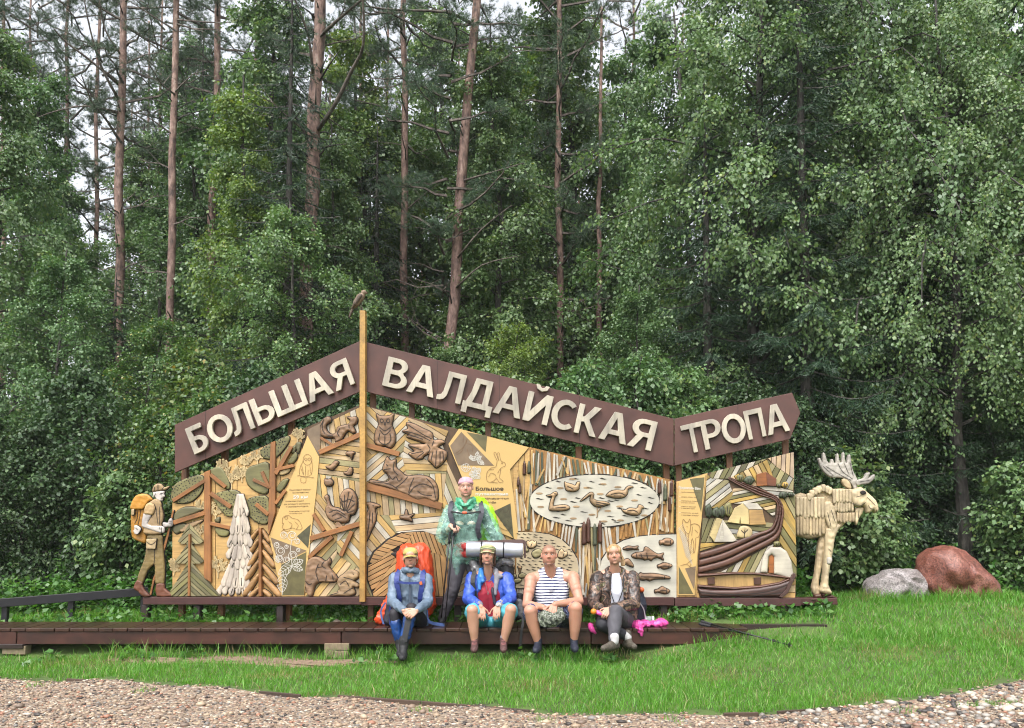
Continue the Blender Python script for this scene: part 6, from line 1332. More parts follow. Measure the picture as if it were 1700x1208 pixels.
def boot(B,an,toe,r=.042,ankle=.05,h=.0):
    an=np.array(an); toe=np.array(toe); B.cap(an+np.array([0,0,.04]),ankle,an+np.array([0,0,-.03]),ankle*.92); d=toe-an; d[2]=0; n=d/np.linalg.norm(d); heel=an-n*.045; zf=min(toe[2],an[2]-.05)
    a=np.array([heel[0],heel[1],zf]); b_=np.array([toe[0],toe[1],zf]); B.cap(a,r,lerp(a,b_,.62),r*1.08); B.cap(lerp(a,b_,.62),r*1.05,b_,r*.82); B.cap(an+np.array([0,0,-.02]),ankle*.9,lerp(a,b_,.55)+np.array([0,0,.018]),r*.85)
def child(name,B,parent,mat,voxel=.010,smooth=4,dec=.6,**k):
    me=B.mesh(name,voxel,smooth,dec,**k); M=WM[parent]; me.transform(M.inverted()); return link(name,me,mat,parent,M)
def strap(pts,w,th,name,parent,mat,nrm=(0,-1,0),smooth=3):
    "flat webbing following points"
    pts=catmull3(pts,smooth); V=[];F=[]
    for i,p in enumerate(pts):
        t=pts[min(i+1,len(pts)-1)]-pts[max(i-1,0)]; t/=np.linalg.norm(t); s=np.cross(t,nrm); s/=np.linalg.norm(s); nn=np.cross(s,t)
        for a,c in ((-1,-1),(1,-1),(1,1),(-1,1)): V.append(p+s*a*w/2+nn*c*th/2)
    for i in range(len(pts)-1):
        for k in range(4): F.append([4*i+k,4*i+(k+1)%4,4*i+4+(k+1)%4,4*i+4+k])
    F.append([3,2,1,0]); e=4*(len(pts)-1); F.append([e,e+1,e+2,e+3])
    M=WM[parent]; iv=M.inverted(); return link(name,pyd(name,[tuple(iv@Vector(q)) for q in V],F),mat,parent,M)
def catmull3(p,n=3):
    p=[np.array(q,float) for q in p]; out=[]
    for i in range(len(p)-1):
        a,b,c,d=p[max(0,i-1)],p[i],p[i+1],p[min(len(p)-1,i+2)]
        for k in range(n):
            t=k/n; out.append(.5*(2*b+(c-a)*t+(2*a-5*b+4*c-d)*t*t+(3*b-a-3*c+d)*t**3))
    out.append(p[-1]); return out
def loft(name,parent,mat,rings,cap0=True,cap1=True,thick=0,smooth=True):
    n=len(rings[0]); V=[q for r in rings for q in r]; F=[[i*n+k,i*n+(k+1)%n,(i+1)*n+(k+1)%n,(i+1)*n+k] for i in range(len(rings)-1) for k in range(n)]
    if cap0: F.append(list(range(n))[::-1])
    if cap1: F.append([(len(rings)-1)*n+k for k in range(n)])
    M=WM[parent]; iv=M.inverted(); o=link(name,pyd(name,[tuple(iv@Vector(q)) for q in V],F),mat,parent,M,smooth)
    if thick: sd=o.modifiers.new('t','SOLIDIFY'); sd.thickness=thick
    return o
def hringf(F,k,z,rx,ryf,ryb,n=24,zt=0,x0=0):
    "ring round the head at local height z (zt tilts: higher at the front)"
    Rm,c=F; o=[]
    for i in range(n):
        a=2*math.pi*i/n; y=math.sin(a); ry=ryf if y>0 else ryb
        o.append(c+Rm@(np.array((x0+rx*math.cos(a),-.012+ry*y,z+zt*y))*k))
    return o
def person(label,base,B,F,k,skin,lip,brow,hair=None,stubble=None,voxel=.0052,smile=0):
    me=B.mesh('person',voxel,4,.26)
    co=np.array([v.co[:] for v in me.vertices]); Rm,c=F; L=(co-c)@Rm/k
    col=np.tile(np.array(skin),(len(co),1)); nz=np.array([mnoise.noise(tuple(p*14)) for p in co]); col*=(1+.08*nz)[:,None]
    x,y,z=L[:,0],L[:,1],L[:,2]; hd=(np.abs(x)<.1)&(np.abs(y)<.13)&(z>-.13)&(z<.13)
    def paint(mask,cc,a=1.0):
        w=np.clip(mask,0,1)[:,None]*a*hd[:,None]; col[:]=col*(1-w)+np.array(cc)*w
    fr=y>.04
    ck=np.exp(-(((np.abs(x)-.04)/.02)**2+((z+.022)/.02)**2))*fr; paint(ck,(skin[0]*1.05,skin[1]*.72,skin[2]*.66),.6)
    paint(np.exp(-((x/.014)**2+((z+.024)/.014)**2))*fr,(skin[0]*1.02,skin[1]*.76,skin[2]*.7),.5)
    zl=z+.060-smile*(x*x)*14
    paint((np.exp(-(zl/.0075)**4)*np.exp(-(x/.023)**4)*fr),lip,.85); paint(np.exp(-(zl/.0022)**2)*np.exp(-(x/.024)**4)*fr,mul(lip,.35),.7)
    zb=z-.031+.25*(np.abs(x)-.03)**2*10
    paint(np.exp(-(zb/.0055)**4)*np.exp(-((np.abs(x)-.031)/.019)**4)*fr,brow,.8)
    paint(np.exp(-((z-.010)/.009)**2)*np.exp(-((np.abs(x)-.031)/.017)**4)*fr,mul(skin,.5),.45); paint(np.exp(-((z-.015)/.0035)**2)*np.exp(-((np.abs(x)-.031)/.017)**4)*fr,mul(brow,.4),.85)  # sockets darkened, their shade put into the skin colour; then a dark lid line
    if hair is not None:
        zz=np.clip((z-(.068-np.clip(-(y-.055),0,.16)*.75))/.012,0,1); paint(zz,hair,.85)
    if stubble is not None: paint(np.clip((-.048-z)/.02,0,1)*(y>-.01),stubble,.25)
    a=me.color_attributes.new('tint','FLOAT_COLOR','POINT'); a.data.foreach_set('color',np.concatenate([col,np.ones((len(col),1))],1).astype(np.float32).ravel())
    M=Matrix.Translation(Vector(base)); me.transform(M.inverted()); o=link('person',me,SKIN,None,M); tag(o,label,'person','hikers posing at the sign'); return o
SKA=lambda *c:mul(srgb(*c),.58)
SK1=SKA(226,172,146); SK2=SKA(212,160,134); SK3=SKA(214,156,130); SK4=SKA(226,172,146); SK5=SKA(230,180,158); LIP=SKA(176,84,78)
def hair_strands(name,parent,mat,F,k,curves,r0,r1,n=5):
    Rm,c=F; mb=MB()
    for cv in curves: 
        q=[tuple(c+Rm@(np.array(p)*k)) for p in cv]; q=[tuple(z) for z in catmull3(q,3)]; mb.tube(q,[r0+(r1-r0)*i/(len(q)-1) for i in range(len(q))],n)
    M=WM[parent]; iv=M.inverted(); mb.v=[tuple(iv@Vector(q)) for q in mb.v]; return mb.build(name,mat,parent,M,True)
BLK=cloth('black_fabric',(34,34,38),.7); DNAV=cloth('navy_fabric',(34,38,56),.75); STR=cloth('strap_black',(30,32,36),.6)
SOLE=plain('shoe_sole',srgb(86,80,72),.8,.2,20)
UPZ=np.array([0,0,1.0])
# ---------------------------------------------------------------- A: grey-blue jacket, yellow cap, orange pack
k=1.0; F=headframe(J(681.5,926,9.53),4,2,-3); B=Blob(); head_parts(B,F,.98)
pel=J(683,1030,9.62); nk=J(682,952,9.58); shl=J(656,960,9.56); shr=J(708,961,9.56); el=J(650,998,9.42); er=J(711,1000,9.42); wl=J(670,1013,9.04); wr=J(692,1013,9.03)
hl=J(668,1032,9.6); hr_=J(696,1032,9.6); kl=J(655,1019,9.2); kr=J(683,1010,9.14); al=J(664,1072,9.18); ar=J(670,1073,9.03)
B.cap(nk+V3(0,0,-.05),.06,F[1]+V3(0,.01,-.07),.052); torso(B,pel,nk,shl,shr,.92)
for s,(a,e,w) in ((-1,(shl,el,wl)),(1,(shr,er,wr))): limb_arm(B,a,e,w,.9)
hand(B,wl,V3(.08,-.02,-.06),V3(-.1,-1,.3),1,.75,.98); hand(B,wr,V3(-.08,-.045,-.05),V3(.1,-1,.4),-1,.75,.98)
limb_leg(B,hl,kl,al,.9); limb_leg(B,hr_,kr,ar,.9)
pa=person('person in grey blue jacket and yellow cap, seated with hands clasped round the knee',(pel[0],pel[1],DZ),B,F,.98,SK1,LIP,srgb(120,92,70),smile=.6)
eyes(pa,F,.98,.7)
JK=cloth('jacket_grey_blue',(118,138,160),.55,.28,9,.2); B=Blob(); torso(B,pel+V3(0,0,-.02),nk+V3(0,0,-.02),shl,shr,.95,.022); 
for a,e,w in ((shl,el,wl),(shr,er,wr)): limb_arm(B,a,e,lerp(e,w,.93),.95,.017)
B.ball(pel+V3(0,-.02,0),(.17,.14,.10))
child('jacket',B,pa,JK,.010,3,fold=.013,ff=10,seed=1)
B=Blob()
for i in range(10):
    a=math.pi*(1.1+.8*0)+i/9*math.pi*1.0; 
for i in range(14):
    t=i/13; a=R(-60+t*300)+math.pi/2; p=nk+V3(math.cos(a)*.085,-.005+math.sin(a)*-.07,.03+.02*math.sin(t*6)); B.ball(p,(.034,.034,.038))
child('hood',B,pa,JK,.009,3,fold=.012,ff=14,seed=2)
B=Blob(); limb_leg(B,hl,kl,al,1.12,.008); limb_leg(B,hr_,kr,ar,1.12,.008); B.ball(pel+V3(0,0,-.01),(.16,.14,.09)); child('leggings',B,pa,cloth('leggings_black',(36,32,42),.7),.010,4,fold=.004,ff=8)
GA=plain('gaiter_blue',srgb(28,76,150),.4,.7,14,.3); B=Blob()
for kn,an in ((kl,al),(kr,ar)): B.cap(lerp(kn,an,.28)+V3(0,.0,0),.068,lerp(kn,an,.75),.055)
child('gaiters',B,pa,GA,.009,3,fold=.008,ff=12,seed=3)
for kn,an in ((kr,ar),): strap([lerp(kn,an,.2)+V3(0,-.068,0),lerp(kn,an,.5)+V3(0,-.072,0),lerp(kn,an,.85)+V3(0,-.06,0)],.062,.014,'gaiter_strap',pa,BLK)
B=Blob(); boot(B,al+V3(0,0,.03),J(664,1087,9.03),.040,.052); child('boot',B,pa,BLK,.009,3,fold=.004,ff=20)
B=Blob(); boot(B,ar+V3(0,0,.03),J(668,1092,8.86),.042,.054); child('boot',B,pa,BLK,.009,3,fold=.004,ff=20,seed=5)
CAP=cloth('cap_yellow',(216,192,112),.8,.3,30); k_=.98
loft('cap',pa,CAP,[hringf(F,k_,z,rx,yf,yb,24,zt) for z,rx,yf,yb,zt in ((.040,.088,.103,.108,.004),(.060,.090,.104,.110,.003),(.085,.084,.094,.102,0),(.108,.068,.072,.084,0),(.122,.040,.042,.052,0),(.126,.008,.01,.01,0))])
Rm,c=F
vis=[[c+Rm@(np.array((x*.075,.075+.075*math.cos(x*1.25)*t*1.05-.02*abs(x),.040-.022*t-.016*x*x+dz))*k_) for x in np.linspace(-1,1,11)] for dz in (0,.004) for t in ((0,1) if dz==0 else (1,0))]
loft('visor',pa,CAP,[[vis[r][i] for r in range(4)] for i in range(11)])
SEAM=cloth('seam_dark',(70,84,104),.6)
strap([nk+V3(0,-.118,-.03),lerp(nk,pel,.4)+V3(.004,-.142,0),lerp(nk,pel,.8)+V3(0,-.16,0)],.022,.008,'zip_flap',pa,SEAM)
for s_ in (-1,1): strap([lerp(nk,pel,.52)+V3(s_*.045,-.145,.02),lerp(nk,pel,.53)+V3(s_*.12,-.105,.01)],.018,.008,'pocket_flap',pa,SEAM)
HB=plain('hair_blond',srgb(172,138,96),.55,.3,40); hair_strands('hair',pa,HB,F,.98,[[(s*.074,-.005+dx,.035),(s*.082,-.02+dx,-.02),(s*.066,-.035+dx,-.075)] for s in (-1,1) for dx in (-.05,-.035,-.02,-.005,.01)],.012,.006)
BLU=cloth('webbing_blue',(42,62,140),.6,.25,20); 
strap([shl+V3(.02,.02,.085),shl+V3(.035,-.06,.065),shl+V3(.035,-.12,-.04),lerp(shl,pel,.5)+V3(-.03,-.125,.02),lerp(shl,pel,.7)+V3(-.10,-.06,.02)],.058,.016,'pack_strap',pa,BLU); strap([shr+V3(-.02,.02,.085),shr+V3(-.035,-.06,.065),shr+V3(-.035,-.12,-.04),lerp(shr,pel,.5)+V3(.03,-.125,.02),lerp(shr,pel,.7)+V3(.10,-.06,.02)],.058,.016,'pack_strap',pa,BLU)
strap([shl+V3(.035,-.128,-.03),nk+V3(0,-.15,-.10),shr+V3(-.035,-.128,-.03)],.026,.010,'chest_strap',pa,BLU,smooth=4)
strap([pel+V3(-.17,0,.03),pel+V3(-.12,-.12,.05),pel+V3(0,-.165,.04),pel+V3(.12,-.12,.05),pel+V3(.17,0,.03)],.075,.018,'hip_belt',pa,BLU,smooth=4)
strap([shr+V3(-.055,-.135,-.02),shr+V3(-.045,-.137,-.055)],.03,.012,'pack_badge',pa,plain('badge_orange',srgb(226,110,54),.5))
# orange covered pack behind A
OR=plain('rain_cover_orange',srgb(236,84,40),.42,.22,10,.2); pk=empty('backpack','tall backpack under an orange rain cover behind the person in the yellow cap','backpack',tuple(V3(J(690,1038,9.78)[0],9.80,DZ)),0,'backpacks on the boardwalk')
B=Blob(); c0=lambda x,y,d=9.80:J(x,y,d)
B.chain([c0(697,918),c0(700,960),c0(703,1000),c0(697,1026)],[.13,.155,.15,.09]); B.chain([c0(678,920),c0(675,960)],[.13,.14]); B.chain([c0(670,975),c0(652,1005),c0(640,1022)],[.12,.12,.10]); B.ball(c0(690,914),(.155,.12,.085)); B.chain([c0(632,1028,9.66),c0(660,1030,9.74),c0(700,1028,9.76)],[.07,.09,.085])
child('rain_cover',B,pk,OR,.012,4,fold=.022,ff=8,seed=7)
B=Blob(); B.chain([c0(650,1000,9.64),c0(645,1030,9.62)],[.055,.065]); child('pack_side',B,pk,DNAV,.011,3,fold=.01,ff=9)
strap([c0(640,1000,9.56),c0(632,1015,9.57),c0(637,1036,9.57)],.02,.006,'webbing',pk,cloth('webbing_light_blue',(84,112,176),.6)); strap([c0(649,1000,9.54),c0(647,1018,9.55),c0(648,1037,9.55)],.022,.006,'webbing',pk,BLU); strap([c0(708,1012,9.60),c0(712,1032,9.58),c0(738,1037,9.56)],.035,.010,'webbing',pk,cloth('webbing_light_blue',(84,112,176),.6))
# ---------------------------------------------------------------- B: blue jacket, red top, light knit hat
F=headframe(J(809.5,922,9.5),-2,6,2); B=Blob(); head_parts(B,F,.97,.95)
pel=J(814,1030,9.64); nk=J(811,953,9.6); shl=J(784,960,9.58); shr=J(841,960,9.58); el=J(777,994,9.42); er=J(849,992,9.42); wl=J(799,1007,9.16); wr=J(826,1006,9.16)
hl=J(798,1032,9.6); hr_=J(830,1032,9.6); kl=J(784,1013,9.12); kr=J(848,1012,9.12); al=J(788,1066,9.16); ar=J(836,1066,9.16)
B.cap(nk+V3(0,0,-.05),.054,F[1]+V3(0,.01,-.07),.048); torso(B,pel,nk,shl,shr,.92,bust=1)
for a,e,w in ((shl,el,wl),(shr,er,wr)): limb_arm(B,a,e,w,.88)
hand(B,wl,V3(.012,-.05,-.11),V3(0,-1,.25),1,.25,.98); hand(B,wr,V3(-.012,-.05,-.11),V3(0,-1,.25),-1,.25,.98)
limb_leg(B,hl,kl,al,1.22); limb_leg(B,hr_,kr,ar,1.22)
pb=person('person in open blue jacket over red top and light knit hat, seated with bare shins',(pel[0],pel[1],DZ),B,F,.97,SK2,srgb(182,92,88),srgb(70,50,40))
eyes(pb,F,.97,.75)
RED=cloth('top_red',(176,26,56),.7,.2,12); B=Blob(); up=(nk-pel); q=lambda t,o,f:pel+up*t+V3(o,-f,0)
for s in (-1,1): B.chain([q(.02,s*.07,.02),q(.3,s*.058,.03),q(.60,s*.062,.045),q(.72,s*.05,.04)],[.118,.105,.106,.085]); B.cap(q(.72,s*.06,.05),.05,q(1.02,s*.085,.045),.028)
child('top',B,pb,RED,.010,4,fold=.005,ff=10)
BJ=plain('jacket_blue',srgb(58,96,206),.5,.25,8,.2); GRL=cloth('lining_grey',(150,148,156),.7)
B=Blob()
for s,(a,e,w) in ((-1,(shl,el,wl)),(1,(shr,er,wr))):
    limb_arm(B,a,e,lerp(e,w,.78),.95,.024)
    x=s*.105
    B.chain([pel+V3(x*1.5,-.02,-.01),lerp(pel,nk,.35)+V3(x*1.35,-.03,0),lerp(pel,nk,.65)+V3(x*1.15,-.045,0),lerp(pel,nk,.9)+V3(x*.9,-.035,0)],[.095,.085,.085,.07])
B.chain([pel+V3(0,.06,0),lerp(pel,nk,.5)+V3(0,.06,0),nk+V3(0,.05,-.03)],[.14,.13,.10])
child('jacket',B,pb,BJ,.010,3,fold=.013,ff=10,seed=11)
B=Blob(); B.chain([nk+V3(.07,.05,.05),nk+V3(.085,-.03,.045),nk+V3(.10,-.10,-.03),nk+V3(.09,-.13,-.12),nk+V3(.085,-.14,-.22)],[.028,.03,.034,.026,.016]); B.chain([nk+V3(.09,-.10,.0),nk+V3(.15,-.095,-.02)],[.026,.022])
child('lapel',B,pb,GRL,.008,3,fold=.006,ff=14)
B=Blob(); B.chain([nk+V3(-.07,.05,.05),nk+V3(-.085,-.03,.045),nk+V3(-.085,-.11,-.02),nk+V3(-.06,-.14,-.07)],[.028,.032,.036,.022]); B.chain([nk+V3(-.10,-.11,-.05),nk+V3(-.10,-.14,-.16)],[.03,.02]); child('collar',B,pb,plain('jacket_inner_blue',srgb(56,136,220),.5,.2,9),.008,3,fold=.006,ff=14)
for (a,w) in ((el,wl),(er,wr)): B=Blob(); B.cap(lerp(a,w,.70),.050,lerp(a,w,.80),.049); child('cuff',B,pb,GRL,.008,3,fold=.006,ff=16)
B=Blob(); B.chain([nk+V3(.03,.03,.02),nk+V3(.055,-.13,-.2),nk+V3(.08,-.14,-.33)],[.02,.022,.02]); child('jacket_inner',B,pb,DNAV,.008,3)
SH=plain('shorts_teal',srgb(84,180,196),.65,.2,9,.2); B=Blob()
for h,kn in ((hl,kl),(hr_,kr)): B.chain([h,lerp(h,kn,.5),lerp(h,kn,.84)],[.115,.112,.102])
B.ball(pel+V3(0,-.03,-.01),(.15,.15,.09)); child('shorts',B,pb,SH,.010,4,fold=.009,ff=10,seed=4)
SOCK=cloth('sock_grey',(150,140,146),.9,.2,60); SHOE=cloth('shoe_maroon',(104,72,70),.75,.4,40,.3); LACE=cloth('lace_pink',(188,120,120),.7)
for an,tx in ((al,J(787,1078,8.96)),(ar,J(836,1078,8.96))):
    B=Blob(); B.cap(an+V3(0,0,.055),.042,an+V3(0,0,.0),.043); child('sock',B,pb,SOCK,.008,2); B=Blob(); boot(B,an+V3(0,0,-.005),tx,.040,.046); child('shoe',B,pb,SHOE,.008,3,fold=.003,ff=30)
    mb=MB(); iv=WM[pb].inverted()
    for j in range(4):
        p=lerp(an+V3(0,-.045,.02),tx+V3(0,.02,.03),j/4); mb.tube([tuple(iv@Vector(p+V3(-.024,.008,0))),tuple(iv@Vector(p+V3(0,-.006,.006))),tuple(iv@Vector(p+V3(.024,.008,0)))],.0035,5)
    mb.build('laces',LACE,pb,WM[pb])
HAT=plain('hat_knit',srgb(214,210,158),.85,.15,30,.2); m,n,l,b=nmat('hat_stripes'); tc=n.new('ShaderNodeTexCoord'); sx=n.new('ShaderNodeSeparateXYZ'); l.new(tc.outputs['Object'],sx.inputs[0]); 
k_=.97
hb_=loft('hat',pb,HAT,[hringf(F,k_,z,rx,yf,yb,24,zt) for z,rx,yf,yb,zt in ((.034,.084,.098,.115,.02),(.050,.094,.110,.122,.022),(.066,.096,.112,.124,.02),(.082,.092,.104,.120,.012),(.104,.082,.088,.108,.004),(.124,.062,.062,.085,0),(.136,.035,.034,.05,0),(.140,.006,.006,.008,0))])
loft('hat_band',pb,cloth('hat_band_green',(132,168,92),.85),[hringf(F,k_,z,rx,yf,yb,24,zt) for z,rx,yf,yb,zt in ((.080,.0945,.1065,.1225,.012),(.092,.0905,.100,.1175,.008))],False,False,.003)
Rm,c=F
loft('hat_brim',pb,HAT,[[c+Rm@(np.array((x*.082,.066+.05*math.cos(x*1.3)*t-.02*abs(x),.048-.014*t-.012*x*x+dz))*k_) for dz in (0,.005) for t in ((0,1) if dz==0 else (1,0))] for x in np.linspace(-1,1,11)])
loft('hat_stripe',pb,cloth('hat_stripe_grey',(120,128,120),.85),[hringf(F,k_,z,rx,yf,yb,24,zt) for z,rx,yf,yb,zt in ((.053,.0965,.1125,.1245,.022),(.059,.0975,.1135,.1255,.022))],False,False,.002)
loft('hat_stripe',pb,cloth('hat_stripe_pink',(206,150,130),.85),[hringf(F,k_,z,rx,yf,yb,24,zt) for z,rx,yf,yb,zt in ((.103,.083,.0893,.1095,.004),(.109,.079,.084,.105,.003))],False,False,.002)
HBR2=plain('hair_brown',srgb(84,56,44),.5,.3,40); rh=random.Random(3)
hair_strands('hair',pb,HBR2,F,.97,[[(s*(.070+rh.uniform(0,.01)),.02+dx,.05),(s*(.083+rh.uniform(-.004,.008)),.0+dx,-.01),(s*(.080+rh.uniform(-.01,.014)),-.02+dx,-.07),(s*(.075+rh.uniform(-.012,.018)),-.03+dx,-.12)] for s in (-1,1) for dx in (-.06,-.048,-.036,-.024,-.012,0,.012)],.013,.006)
B=Blob(); B.cap(lerp(er,wr,.88)-V3(.0,0,0),.034,lerp(er,wr,.95),.033); child('watch_strap',B,pb,plain('watch_white',srgb(214,214,210),.4),.007,2)
mb=MB(); iv=WM[pb].inverted(); p=lerp(er,wr,.92)+V3(-.01,-.032,.012); dd=V3(-.1,-.85,.5); dd/=np.linalg.norm(dd); mb.tube([tuple(iv@Vector(p)),tuple(iv@Vector(p+dd*.012))],.021,14); mb.build('watch_face',plain('watch_dark',srgb(66,66,70),.3),pb,WM[pb])
mb=MB(); pn=nk+V3(0,-.15,-.20); cv=catmull3([nk+V3(-.055,-.05,.0),nk+V3(-.03,-.125,-.11),pn,nk+V3(.03,-.125,-.11),nk+V3(.055,-.05,.0)],4); mb.tube([tuple(iv@Vector(q)) for q in cv],.0022,5); mb.tube([tuple(iv@Vector(pn)),tuple(iv@Vector(pn+V3(0,-.004,-.022)))],.007,6); mb.build('necklace',plain('cord_grey',srgb(120,110,104),.5),pb,WM[pb])
strap([shl+V3(.015,.02,.09),shl+V3(.025,-.06,.07),shl+V3(.01,-.125,-.04),lerp(shl,pel,.5)+V3(-.05,-.12,.0)],.05,.018,'pack_strap',pb,STR)
# pack with the rolled sleeping mat behind B
bp_=empty('backpack','black backpack with a silver rolled mat strapped on top behind the knit hat','backpack',(J(818,1036,9.84)[0],9.83,DZ),0,'backpacks on the boardwalk')
B=Blob(); B.chain([J(815,935,9.86),J(817,975,9.84),J(818,1018,9.82)],[.14,.15,.13]); B.chain([J(800,935,9.84),J(795,955,9.8)],[.10,.10]); B.chain([J(838,935,9.84),J(840,960,9.8)],[.10,.10]); B.chain([J(862,990,9.72),J(858,1022,9.70)],[.05,.06]); child('pack_body',B,bp_,BLK,.012,3,fold=.014,ff=9,seed=21)
B=Blob(); B.chain([J(786,935,9.76),J(793,950,9.74)],[.05,.06]); B.chain([J(793,950,9.76),J(820,940,9.80),J(835,930,9.74),J(846,934,9.76)],[.05,.05,.05,.05]); child('plastic_bag',B,bp_,plain('clear_grey_plastic',srgb(150,150,152),.2,.45,14,.5),.009,2,fold=.012,ff=16)
A=J(774,911,9.70); C=J(868,913,9.70); ax=C-A; L=np.linalg.norm(ax); ax/=L; u=UPZ-ax*ax[2]; u/=np.linalg.norm(u); w_=np.cross(ax,u)
def ringm(p,r,n=28): return [p+(u*math.sin(2*math.pi*i/n)+w_*math.cos(2*math.pi*i/n))*r for i in range(n)]
rr=.091; SIL=plain('mat_silver',srgb(206,208,216),.28,.2,7,.35,metal=.35)
loft('rolled_mat',bp_,SIL,[ringm(A,.03),ringm(A,.06),ringm(A,rr*.97)]+[ringm(lerp(A,C,t),rr*(1+.012*math.sin(t*19)-(.02 if abs(t-.66)<.02 or abs(t-.27)<.02 else 0))) for t in np.linspace(.01,.99,40)]+[ringm(C,rr*.97),ringm(C,.06),ringm(C,.03)])
for t in (.27,.66): loft('mat_strap',bp_,STR,[ringm(lerp(A,C,t-.012),rr*1.012),ringm(lerp(A,C,t+.012),rr*1.012)],False,False,.004)
mb=MB(); iv=WM[bp_].inverted(); loft('mat_cover',bp_,cloth('cover_brown',(104,78,74),.6),[[J(x,y,d) for x,y,d in ((778+dx,898,9.70),(868+dx,896,9.66),(873+dx,899,9.66),(873+dx,926,9.68),(870+dx,926,9.68),(869+dx,903,9.66),(780+dx,903.5,9.70))] for dx in (0,)]+[[J(x,y,d+.16) for x,y,d in ((778,897,9.70),(868,895,9.66),(873,898,9.66),(873,924,9.68),(870,924,9.68),(869,902,9.66),(780,902.5,9.70))]],smooth=False)
strap([J(868,1018,9.5),J(868,1035,9.36),J(866,1046,9.33),J(863,1076,9.33)],.03,.006,'webbing',bp_,STR)
B=Blob(); B.chain([J(862,1000,9.68),J(866,1020,9.66)],[.05,.055]); child('side_pocket',B,bp_,plain('grey_mesh_fabric',srgb(130,128,132),.7,.5,24),.01,2,fold=.01,ff=14)
# ---------------------------------------------------------------- C: striped vest, shaved head
F=headframe(J(911.5,921.5,9.5),-3,3,0); B=Blob(); head_parts(B,F,1.05,1.1)
pel=J(916,1031,9.64); nk=J(915,952,9.6); shl=J(882,961,9.58); shr=J(951,958,9.58); el=J(874,1004,9.36); er=J(962,998,9.34); wl=J(902,1008,9.14); wr=J(921,1003,9.10)
hl=J(899,1031,9.6); hr_=J(934,1031,9.6); kl=J(880,1014,9.12); kr=J(956,1009,9.12); al=J(893,1066,9.18); ar=J(953,1064,9.18)
B.cap(nk+V3(0,0,-.05),.068,F[1]+V3(0,.012,-.07),.060); torso(B,pel,nk,shl,shr,1.04,chest=.115,waist=.11)
for s,(a,e,w) in ((-1,(shl,el,wl)),(1,(shr,er,wr))):
    limb_arm(B,a,e,w,1.22); B.ball(a+V3(s*.004,-.01,-.014),.080); B.ball(lerp(a,e,.5)+V3(0,-.015,0),(.065,.062,.07)); B.cap(nk+V3(s*.05,.02,0),.052,a+V3(0,.01,.02),.05)
hand(B,wl,V3(.08,-.045,-.03),V3(-.1,-.6,1),1,.55,1.08); hand(B,wr,V3(-.035,-.06,-.085),V3(.05,-1,.5),-1,.35,1.08)
limb_leg(B,hl,kl,al,1.36); limb_leg(B,hr_,kr,ar,1.36)
pc=person('person with shaved head in a striped sleeveless vest, seated with forearms on knees',(pel[0],pel[1],DZ),B,F,1.05,SK3,srgb(176,104,92),srgb(104,76,58),hair=srgb(120,92,76),stubble=srgb(150,112,94))
eyes(pc,F,1.05,.85)
m,n,l,b=nmat('vest_stripes'); tc=n.new('ShaderNodeTexCoord'); sx=n.new('ShaderNodeSeparateXYZ'); l.new(tc.outputs['Object'],sx.inputs[0]); nz=n.new('ShaderNodeTexNoise'); nz.inputs['Scale'].default_value=5; l.new(tc.outputs['Object'],nz.inputs['Vector'])
m1=n.new('ShaderNodeMath'); m1.operation='MULTIPLY_ADD'; m1.inputs[1].default_value=.03; l.new(nz.outputs['Fac'],m1.inputs[0]); l.new(sx.outputs['Z'],m1.inputs[2]); m2=n.new('ShaderNodeMath'); m2.operation='MULTIPLY'; m2.inputs[1].default_value=1/.0335; l.new(m1.outputs[0],m2.inputs[0]); m3=n.new('ShaderNodeMath'); m3.operation='FRACT'; l.new(m2.outputs[0],m3.inputs[0])
rp=ramp(n,[(0,srgb(40,44,84)),(.42,srgb(224,224,230))]); rp.color_ramp.interpolation='CONSTANT'; l.new(m3.outputs[0],rp.inputs[0]); l.new(rp.outputs[0],b.inputs['Base Color']); b.inputs['Roughness'].default_value=.8; VEST=m
B=Blob(); up=nk-pel; q=lambda t,o,f=0:pel+up*t+V3(o,-f,0)
for s in (-1,1): B.chain([q(-.02,s*.075,.01),q(.3,s*.070,.012),q(.62,s*.085,.012),q(.78,s*.082,.012)],[.128,.118,.127,.110]); B.cap(q(.78,s*.10,.01),.085,q(1.0,s*.108,.0),.058)
B.ball(q(.72,0,.03),(.12,.11,.09))
for s in (-1,1): B.ball(q(.84,s*.07,.035),(.085,.085,.075)); B.ball(q(.86,s*.08,-.02),(.085,.09,.075)); B.cap(q(.9,s*.09,.06),.05,q(1.04,s*.085,.0),.052)
child('vest',B,pc,VEST,.010,3,fold=.006,ff=9,seed=6)
m,n,l,b=nmat('shorts_plaid'); tc=n.new('ShaderNodeTexCoord'); ck=n.new('ShaderNodeTexBrick'); ck.inputs['Scale'].default_value=11; ck.inputs['Mortar Size'].default_value=.03; ck.inputs['Color1'].default_value=(*srgb(38,40,66),1); ck.inputs['Color2'].default_value=(*srgb(30,32,52),1); ck.inputs['Mortar'].default_value=(*srgb(96,104,140),1); mp=n.new('ShaderNodeMapping'); mp.inputs['Rotation'].default_value=(.6,.5,.5); l.new(tc.outputs['Object'],mp.inputs[0]); l.new(mp.outputs[0],ck.inputs['Vector']); l.new(ck.outputs[0],b.inputs['Base Color']); b.inputs['Roughness'].default_value=.8
B=Blob()
for h,kn in ((hl,kl),(hr_,kr)): B.chain([h,lerp(h,kn,.5),lerp(h,kn,.74)],[.125,.122,.118])
B.ball(pel+V3(0,-.04,-.02),(.16,.15,.09)); child('shorts',B,pc,m,.010,4,fold=.008,ff=10,seed=8)
NSH=cloth('shoe_navy',(36,42,62),.7,.3,40,.2)
